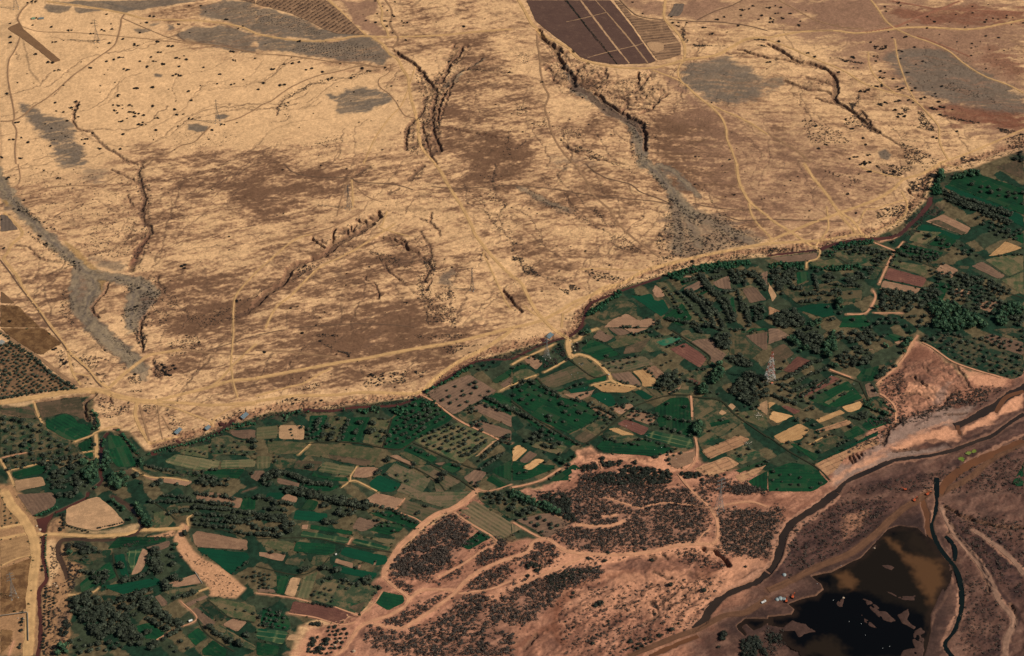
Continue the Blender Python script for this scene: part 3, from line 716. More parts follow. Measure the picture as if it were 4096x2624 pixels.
# water: tile kind width | line   (kind: r river, c canal, m muddy, k black)
STREAMS = """
34 river r 5|2404,800 2250,900 2100,1010 1900,1080 1750,1140 1550,1190 1300,1220 1150,1250 950,1340 750,1430 640,1540
44 river r 9|370,0 260,80 150,150 90,220 60,320 30,400 0,430
43 river r 9|2404,760 2300,840 2100,920 1950,1010 1850,1110 1820,1190 1750,1250 1700,1290
34 river r 11|2500,500 2404,560 2250,640 2150,720 1950,830 1800,900 1740,920
34 river m 3|1780,910 1790,960 1810,1000
34 river m 4|2404,590 2250,640 2180,720 2140,800
34 river m 8|2404,1060 2100,1180 1950,1250 1800,1340 1700,1420 1650,1500 1600,1560
44 stream m 7|870,-5 830,30 850,120 870,230 910,310 950,380
44 river k 4|905,-80 905,0 900,100 880,180 910,280 960,350 1000,400 1030,470 1040,560 1030,650 1000,740 950,810 970,860 1000,890
44 river k 3|950,235 980,260 1005,310 1000,370
43 river m 6|1300,1540 1500,1450 1700,1370 1750,1350
32 canal c 3|450,765 700,775 900,745 1250,730 1400,700 1560,630
32 canal c 2.4|1560,600 1700,530 1900,400 2050,320 2200,295 2404,290
33 canal c 3|0,290 200,190 350,130 500,90
33 canal c 3.4|540,80 640,0 660,-30
23 canal c 2.6|640,1540 720,1330 820,1270 1000,1200 1200,1130 1400,1060
24 canal c 3|0,860 250,830 470,805
24 canal c 5|500,800 600,760 800,710 960,700 1060,700 1220,670 1330,570 1430,480 1510,380 1530,300
41 canal c 3|830,0 800,60 650,130 510,200
41 canal c 3.6|410,400 400,600 440,800 370,920 370,1100 380,1300 350,1560
31 canal c 3|2200,870 2080,950 1940,1040
31 canal c 3.5|960,1130 940,1250 940,1370 950,1440 870,1510
31 canal c 3|1010,980 960,1050 940,1160
41 stream d 4.5|1050,30 1200,130 1290,220 1330,320 1250,400 1000,450 700,440 560,470 550,600 600,700 630,820
31 stream d 2.5|1060,950 1120,970 1200,1080 1290,1200
"""
POOLS = """
41 canal c|340,250 420,235 490,200 500,210 440,330 430,380 400,380 370,350
31 canal c|1655,1045 1700,1070 1690,1085 1660,1070
31 canal c|1415,1165 1440,1160 1475,1185 1430,1195
31 canal c|2045,885 2090,885 2120,910 2080,915
31 canal c|2160,865 2200,860 2190,900 2165,900
33 canal c|265,95 300,90 330,115 290,130
44 pond r|230,450 340,430 500,350 600,250 640,200 700,180 800,190 870,260 920,350 970,400 960,470 900,580 870,650 870,760 835,879 825,900 200,900 190,850 140,830 90,790 85,750 110,725 50,720 0,712 0,670 130,655 145,625 110,600 180,570 260,555 300,520 280,490
43 pond r|2110,1250 2190,1190 2404,1195 2404,1220 2330,1270 2270,1290 2190,1230 2150,1260 2200,1330 2190,1345 2130,1290
34 river m|1960,1240 2060,1185 2120,1200 2090,1225 1990,1260
"""
# shallows, bars and islands lying in the pond
BARS = """
44 mud3|560,290 700,190 800,195 870,265 925,355 968,402 955,470 895,585 865,650 700,600 560,560 450,500 400,430 480,370
44 mud3|330,440 450,390 470,480 430,540 330,520
44 mud|600,245 680,265 740,330 800,350 860,345 950,375 965,410 955,480 910,560 890,600 850,560 820,500 760,400 700,320 640,270
44 mud|350,440 430,420 480,470 460,520 380,500
44 mud2|780,200 850,260 900,330 850,350 780,300 740,240
44 mud2|230,800 320,780 430,830 420,879 220,879
44 mud2|870,650 900,590 860,700 855,800 835,879 810,879 850,740
44 isle|500,560 560,590 640,640 690,690 660,700 600,680 560,640
44 isle|480,630 530,680 590,740 560,730 510,700
44 isle|360,585 410,570 405,615 370,610
44 isle|690,660 760,615 750,680 790,720 770,790 790,830 720,840 700,879 830,879 850,740 820,720 790,740 720,700
44 isle|80,715 130,685 200,700 215,720 275,750 200,760 160,780 140,740 100,740
44 isle|600,385 640,385 680,400 660,415 630,405
44 isle|620,520 700,555 790,545 780,580 700,575
44 isle|555,300 590,280 575,310
"""
# cut gullies: tile width depth | line
GULLIES = """
12 6 3.5|1300,470 1380,540 1480,590 1560,680 1640,780
12 5 2.8|1930,440 1900,520 1830,590 1800,660 1750,750
12 4 3.5|1850,780 1760,890 1720,1000 1700,1130
12 6 3|1650,790 1700,880 1660,1000 1660,1150 1690,1300 1740,1420
12 5 2.5|1600,900 1560,1050 1440,1180 1410,1300 1420,1410
12 3 2.5|1560,1160 1600,1330 1650,1460 1690,1540
12 3 2|1840,790 1720,1150 1780,1190 1900,1220 2300,1300
12 4 2|2120,550 1980,640 1880,690 1840,760
12 3 1.5|1900,660 2100,650 2404,680
13 9 5|250,280 290,370 380,420 420,500 480,620 560,700 580,800
13 5 4|560,480 480,490 430,440
13 5 3|700,590 620,640 580,720
13 5 3|330,620 380,680 400,740 440,780
13 13 2|560,810 700,870 800,960 900,1040 1050,1110 1180,1180 1240,1260
13 6 4.5|780,870 830,900 880,960 1020,1050 1150,1120 1220,1160 1250,1260 1250,1400
13 5 3.5|1190,680 1190,830 
13 6 3|900,850 940,880 1050,920 1080,980 1040,1050
13 4 3|1460,880 1380,940 1300,1020 1200,1070
13 4 2.5|1290,700 1240,770 1150,860
13 4 2|870,630 890,740
13 3 1.5|500,1360 600,1430 800,1490 1040,1540
14 6 3.5|0,410 140,490 270,570 400,600 500,630
14 9 3.5|400,590 560,660 620,740 635,850 640,950 750,1020 870,1100 950,1200 1030,1240
14 5 3|0,540 150,560 300,600 400,610
14 5 2.5|160,760 350,830 550,860 630,930
14 4 2|350,720 520,770 600,790
14 4 2.5|450,920 560,960 680,990
14 5 2.5|870,1040 930,1100 960,1180
14 4 1.5|1030,1240 1150,1310 1300,1400
13 5 3|2120,460 2200,480 2300,520 2404,540
13 4 2|2000,500 2200,500
11 4 2|730,960 690,1100 720,1200 860,1240 960,1350 1060,1420 1170,1500 1280,1540
21 7 2.2|1340,-20 1300,100 1340,250 1350,330 1330,430 1350,540 1400,580 1410,660 1330,760 1270,850 1300,890 1250,930 1230,1000
21 3 1.5|1050,50 1170,110 1280,150
21 3 1.5|1200,300 1240,380 1300,410
21 3 2.4|1020,1110 1000,1180 940,1250 870,1330 880,1400 920,1450
21 3 1.6|1480,1050 1500,1110 1550,1180
21 3 3|1400,1390 1340,1440 1320,1540
31 3.5 3|1320,-10 1330,100 1350,220
31 2.5 2|1430,290 1460,360 1450,420 1500,480
22 12 4|1150,500 1050,570 960,640 850,690 750,750 650,850 550,890 420,940 340,970 290,1060 250,1120 150,1180 60,1240 0,1310
21 9 2|2404,1320 2300,1390 2150,1440
22 7 4.5|1150,440 1150,480 1110,520 1070,500
22 4 4|950,520 1000,550
22 4 4|1010,520 1030,560
22 3 3.5|880,570 900,620
22 3 3.5|930,570 920,630
22 3 3.5|820,590 850,600 860,640
22 5 4|740,610 725,690 710,740
22 3.5 4|525,690 570,740 640,780
22 2.5 2|600,710 660,750
22 3 1.5|800,770 930,770
22 3 1.6|670,860 760,850 850,850
22 5 3.5|1170,680 1250,695 1330,715 1420,790 1500,820
22 4 4|1360,700 1400,730 1415,790
22 3.5 2.5|1500,820 1560,870 1640,950 1620,1010 1580,1100
22 3 2.5|1645,455 1635,540 1700,600 1730,660
22 3 2|1550,510 1630,540
22 3 2|1200,920 1250,1010 1380,1100
22 2.5 2|1020,1050 1040,1090 1110,1120 1140,1200 1145,1270
22 3 2|1610,1180 1620,1130 1640,1100
22 4 2|1540,620 1650,830 1600,900
22 3 3.5|2320,1180 2404,1290
23 3 3|0,1290 60,1360 90,1400
22 2.5 2.5|2150,840 2180,890
22 8 2|1060,20 1000,50 930,100
22 8 2|1560,20 1490,90 1440,150
22 6 1.5|1330,230 1250,270
22 2 1.5|1680,1220 1740,1290
21 2 1.5|280,790 330,850 400,890 560,920
21 2 1.5|140,770 280,780
22 2 1.5|1500,700 1560,800
23 2 1|500,300 530,370 600,430
24 3 3|1300,225 1340,270 1370,290 1430,295
43 5 6|1800,530 1900,560 1980,620 2040,690
43 5 3|1420,580 1440,610
43 4 3|1310,590 1350,610
43 4 3|1330,740 1420,780 1500,800
43 4 3|1750,920 1650,940 1600,980
43 5 2.5|1480,980 1410,1040 1440,1080 1500,1050
43 4 2.5|1310,1020 1370,1110 1350,1160 1250,1220
43 5 3|220,1330 180,1400 130,1450
43 4 2.5|340,640 320,660
44 4 4|950,70 1050,130 1150,160 1300,190 1372,185
44 3 3|940,90 970,150 1020,240
44 5 3|970,210 1020,250 1080,320 1150,420 1190,530
44 3 3|1300,600 1330,660 1320,720
44 3 2|820,280 870,340
34 4 4|770,1190 790,1250
34 3 4|800,1190 820,1240
34 3 4|840,1180 860,1210
34 3 4|880,1170 890,1190
34 4 2.5|1370,450 1400,490 1500,540
34 4 2.5|1300,620 1400,620 1500,650
34 3 2|1490,370 1510,400
34 3 2|1780,360 1830,430 1860,500 1890,560
34 5 2.5|1800,600 1700,640 1680,680
34 6 2.5|1240,880 1150,930 1100,1010 1090,1080
34 4 2|1690,810 1850,800
34 3 2|1180,1150 1400,1140
31 4 3|330,690 700,640 880,610
31 6 3|900,620 810,690 790,770 820,870
31 3 2|1030,620 1040,700
11 2 1|150,480 170,560
12 3 1|200,1080 210,1000 290,910 420,850 520,780 650,780
"""
# rugged ground: tile height(m) | outline
RUGGED = """
12 2.6|1460,590 1560,660 1640,780 1740,740 1840,780 1740,900 1700,1130 1760,1420 1620,1480 1500,1380 1400,1420 1380,1220 1500,1120 1600,950 1540,780
12 3.2|1840,400 2000,420 2030,500 1960,560 1830,620 1760,700 1700,760 1640,740 1760,620 1800,560
12 1.4|1750,530 1830,520 1830,640 1780,660
13 3.2|250,280 330,360 420,430 550,480 560,560 700,590 880,640 900,740 800,860 640,820 500,820 400,780 290,640 380,560 300,400
13 2.8|900,800 1150,700 1280,660 1400,780 1460,880 1350,1000 1100,1000 1040,920 900,870
13 2|1000,920 1100,1000 1200,1130 1050,1100
14 1.6|0,400 140,480 400,580 300,590 100,540
14 2|750,1020 870,1040 980,1160 1030,1240 950,1240 800,1100
14 1.4|250,780 400,760 520,860 400,860
14 1.4|460,920 600,960 600,980 480,950
21 1.8|1290,100 1400,250 1400,450 1420,600 1420,700 1330,900 1250,1010 1190,980 1250,800 1330,700 1290,500 1280,300
22 2.2|1090,430 1170,450 1150,540 1080,560 1050,500
22 2|800,590 960,560 1040,520 1060,580 900,660 720,740 760,640
22 1.6|920,80 1020,0 1090,40 980,120
22 1.6|1490,0 1590,40 1530,180 1430,160
22 1.5|1200,230 1340,210 1330,260 1230,290
22 1.8|1170,680 1420,780 1650,940 1620,990 1340,800 1180,740
23 1.4|500,1440 760,1260 1100,1140 1400,1030 1600,960 2404,800 2404,850 1600,1000 1400,1070 1000,1190 780,1300 650,1450
24 1.8|0,800 480,780 620,730 960,690 1100,680 1230,640 1400,470 1440,300 1520,300 1500,420 1330,600 1200,680 960,710 620,760 480,810 0,860
24 2|1500,150 1700,90 1850,50 2100,0 2100,20 1900,70 1700,120 1520,190
24 1.5|1540,360 1700,370 1600,500 1500,470
32 1.4|1560,600 1700,500 1900,350 2080,270 2404,240 2404,285 2080,320 1900,410 1700,540
32 1.3|0,830 300,760 600,750 1300,700 1520,620 1540,630 1400,720 1000,770 500,800 200,870 0,880
31 1.2|1400,1060 1900,1040 2100,880 2404,850 2404,900 2000,1020 1600,1130 1400,1180
33 1.3|0,220 300,110 480,60 520,90 300,150 0,270
33 1.6|540,130 600,110 620,230 560,240
33 1.6|620,1150 830,1110 860,1220 1400,1220 1400,1260 900,1260 640,1260
43 1.6|450,900 850,800 1300,700 1900,760 2350,700 1900,1000 1600,1280 1100,1540 400,1540 60,1540 150,1250 350,1250 400,1050
43 1.6|880,640 1380,580 1500,560 1850,530 2050,700 1700,800 1300,720 900,740
42 1.2|1500,1540 1600,1400 2404,1250 2404,1540
42 1.3|900,1300 1050,1250 900,1540 600,1540
34 1.8|1060,540 1170,420 1300,300 1500,300 1700,330 1800,400 1880,560 1700,640 1680,740 1400,780 1200,700
34 1.3|1700,580 2200,540 2050,680 1750,740
34 1.0|900,1430 1500,1250 2100,1080 2404,900 2404,1540 650,1540
34 1.3|660,1300 740,1220 960,1110 1050,1110 900,1230 700,1340
44 1.1|70,400 250,120 420,30 880,0 700,120 300,380 60,480
44 1.2|950,60 1372,0 1372,879 1050,879 1000,500 920,250
44 1.0|0,730 80,720 200,879 0,879
41 1.2|400,850 600,850 620,1540 400,1540
41 1.0|440,220 610,200 610,380 450,380
"""
# lines painted into the soil, a bank's shadow among the dark ones: tone width amount tile | line
SOILLINES = """
wash 17 .95 21|-60,40 40,200 130,350 260,510 430,680 600,830 740,950 850,1050 890,1150 830,1290 800,1420 900,1540
wash 26 .95 31|880,-10 1000,100 1120,200 1220,290 1300,370
wash 12 .9 21|700,1000 700,1150 690,1300 760,1440
wash 18 .9 21|880,1030 1050,1060 1200,1080 1350,1130 1450,1220
wash 18 .9 21|1280,1090 1260,1250 1230,1400 1240,1540
wash 10 .8 31|1290,330 1350,400 1330,480
wash 9 .9 13|470,600 540,680 575,780 680,870
wash 15 .95 13|600,820 720,890 850,980 1000,1080 1130,1170 1200,1280 1220,1400 1230,1560
wash 17 .9 23|1260,-10 1330,60 1430,170 1530,280 1600,380 1700,480
wash 9 .85 23|1380,0 1530,80 1660,200 1750,300
wash 16 .6 23|1600,380 1650,500 1700,620 1750,760
wash 14 .55 23|1520,300 1540,430 1560,600 1560,800
wash 16 .6 23|1720,480 1900,560 2100,660 2250,740
wash 7 .6 23|60,210 200,290 360,370 520,430
wash 9 .6 12|1900,680 1870,740 1780,800
wash 6 .7 12|2120,560 1990,640 1900,700
brown 9 .7 22|1100,560 960,640 850,690 750,750 650,850 550,890 420,940 340,990 280,1070 150,1180 0,1310
brown 12 .6 12|1640,780 1680,900 1660,1050 1680,1250 1730,1420
brown 8 .6 12|1590,920 1520,1080 1420,1230 1410,1400
brown 7 .6 12|1920,430 1830,590 1780,700 1680,800
brown 7 .6 12|1330,500 1450,580 1560,680 1630,780
brown 9 .55 14|400,580 560,650 630,740 640,950 750,1020 870,1100 1030,1240
brown 4 .5 14|160,760 350,820 540,860 620,920
brown 4 .5 14|350,720 480,740 600,790
brown 7 .55 21|1340,60 1340,250 1340,430 1400,580 1400,680 1310,800 1260,930
rust 6 .7 21|1400,680 1330,770 1280,870 1230,960
brown 3 .5 11|730,960 700,1100 760,1230 950,1350 1100,1440 1280,1540
brown 6 .6 22|1180,690 1330,730 1500,820 1640,960 1600,1080
brown 3 .5 11|0,1160 10,1300 0,1540
brown 5 .5 21|1350,100 1500,170 1700,140 1900,70 2200,90
brown 5 .5 22|0,180 200,220 450,250 650,230
brown 6 .5 22|1180,430 1500,420 1900,430 2300,470
light 5 .6 22|0,640 300,600 600,560 850,480
light 5 .6 23|1200,0 900,20 700,60
dark 1.6 .7 21|100,760 260,780 350,880 480,920 600,930
dark 1.6 .7 21|420,1150 430,1250 470,1330 480,1420
dark 1.6 .6 21|430,1060 520,1010 660,960
brown 2.5 .6 21|660,980 600,1130 570,1230 490,1340 470,1410
dark 1.4 .6 11|210,350 250,500 280,650 380,780
brown 2 .6 11|1560,500 1800,450 2100,430 2404,440
brown 3 .6 11|1650,330 1760,390 2000,390 2250,470 2404,480
dark 2 .7 11|1690,290 1680,330 1750,380 1950,400
pale 4 .8 43|2404,700 2250,800 2050,900 1900,1000 1800,1090 1770,1180 1650,1270
pale 3.5 .8 44|385,20 290,100 180,180 120,260 90,340 50,420
pale 4 .8 44|340,0 230,80 120,150 60,210 30,310 0,400
pale 3 .6 44|330,40 220,120 130,200 100,270
pale 2.4 .9 44|850,100 845,200 880,290 925,360 960,400
pale 2.4 .9 44|880,100 885,200 930,300 985,370 1010,430 1022,560 1010,650 960,750 930,820
pale 2.4 .8 44|950,380 985,440 975,520 930,600 890,660 870,740 850,830
pale 4 .8 44|930,90 965,180 1050,280 1120,350 1170,440 1215,520 1265,600 1320,670 1300,760 1270,879
umb 4 .9 44|955,80 985,160 1060,260 1140,340 1190,420 1240,520 1310,610
umb 3 .9 44|1330,620 1350,680 1310,760 1290,879
umb 2.5 .9 44|940,60 1050,130 1150,165 1290,190 1372,200
umb 4 .8 44|440,270 520,215 600,165
umb 4 .8 44|150,430 260,370 360,330
umb 3 .8 44|1230,720 1240,879
pale 3 .7 44|1090,190 1190,265 1290,340 1372,410
pale 3 .6 44|1150,240 1250,330 1340,400
umb 4 .8 44|1120,240 1220,330 1330,410
pale 5 .6 44|830,0 900,-40 1000,-90
umb 5 .9 34|2404,770 2250,860 2050,970 1880,1050
umb 4 .8 34|2404,880 2250,960 2100,1040 1950,1080 1750,1170
pale 4 .7 34|2404,1010 2200,1090 2000,1180 1850,1250
umb 6 .8 34|1700,1300 1850,1200 2050,1100
pale 4 .7 34|1700,870 1500,950 1250,1060 1050,1160 800,1290 640,1390
pale 4 .6 34|650,1490 900,1350 1150,1270 1400,1230 1700,1170
umb 3 .7 34|1180,1150 1400,1140
umb 4 .8 34|1480,1060 1600,1050 1700,1080 1740,1130
umb 3 .7 34|1390,920 1500,850 1620,830
umb 4 .7 34|1080,1080 1090,1000 1180,920 1250,880
umb 3 .7 34|1690,810 1850,800
umb 4 .7 34|1220,600 1250,450 1280,300
umb 3 .7 34|1500,780 1700,720 1900,690
rust 5 .7 43|460,940 620,850 850,790 1000,770 1150,720
rust 4 .8 43|470,960 430,1080 410,1200 400,1300 460,1400
rust 4 .7 43|0,1480 150,1380 240,1310 340,1290
umb 2.4 .7 43|620,1030 750,980 860,930
umb 2.4 .6 43|450,1150 560,1100 700,1040
umb 2.4 .6 43|1240,600 1100,640 950,690
umb 3 .8 43|1480,1090 1410,1070 1420,1000 1520,950
umb 2.4 .7 43|1330,740 1430,790 1520,810
umb 2.4 .7 43|1300,1020 1360,1080 1360,1140 1250,1230
umb 3 .6 43|700,1440 850,1300 980,1220
umb 3 .6 43|820,1500 950,1380 1000,1260
pale 3 .6 43|870,1540 960,1400 990,1260
pale 3 .6 43|1010,1080 1150,960 1280,830
pale 3 .6 43|1400,1130 1530,1020 1650,930
pale 3 .6 43|480,1090 640,1000 800,930 950,880
umb 2.4 .6 43|1540,1180 1680,1060 1800,960
umb 2.4 .7 43|1030,1360 1150,1280 1300,1210 1450,1150
pale 3 .6 43|1060,1340 1200,1260 1350,1180
rust 4 .6 42|2404,1460 2250,1520 2150,1560
umb 2.4 .6 42|2404,1380 2300,1430 2200,1500
pale 3 .6 42|2404,1330 2200,1420 2100,1500
"""
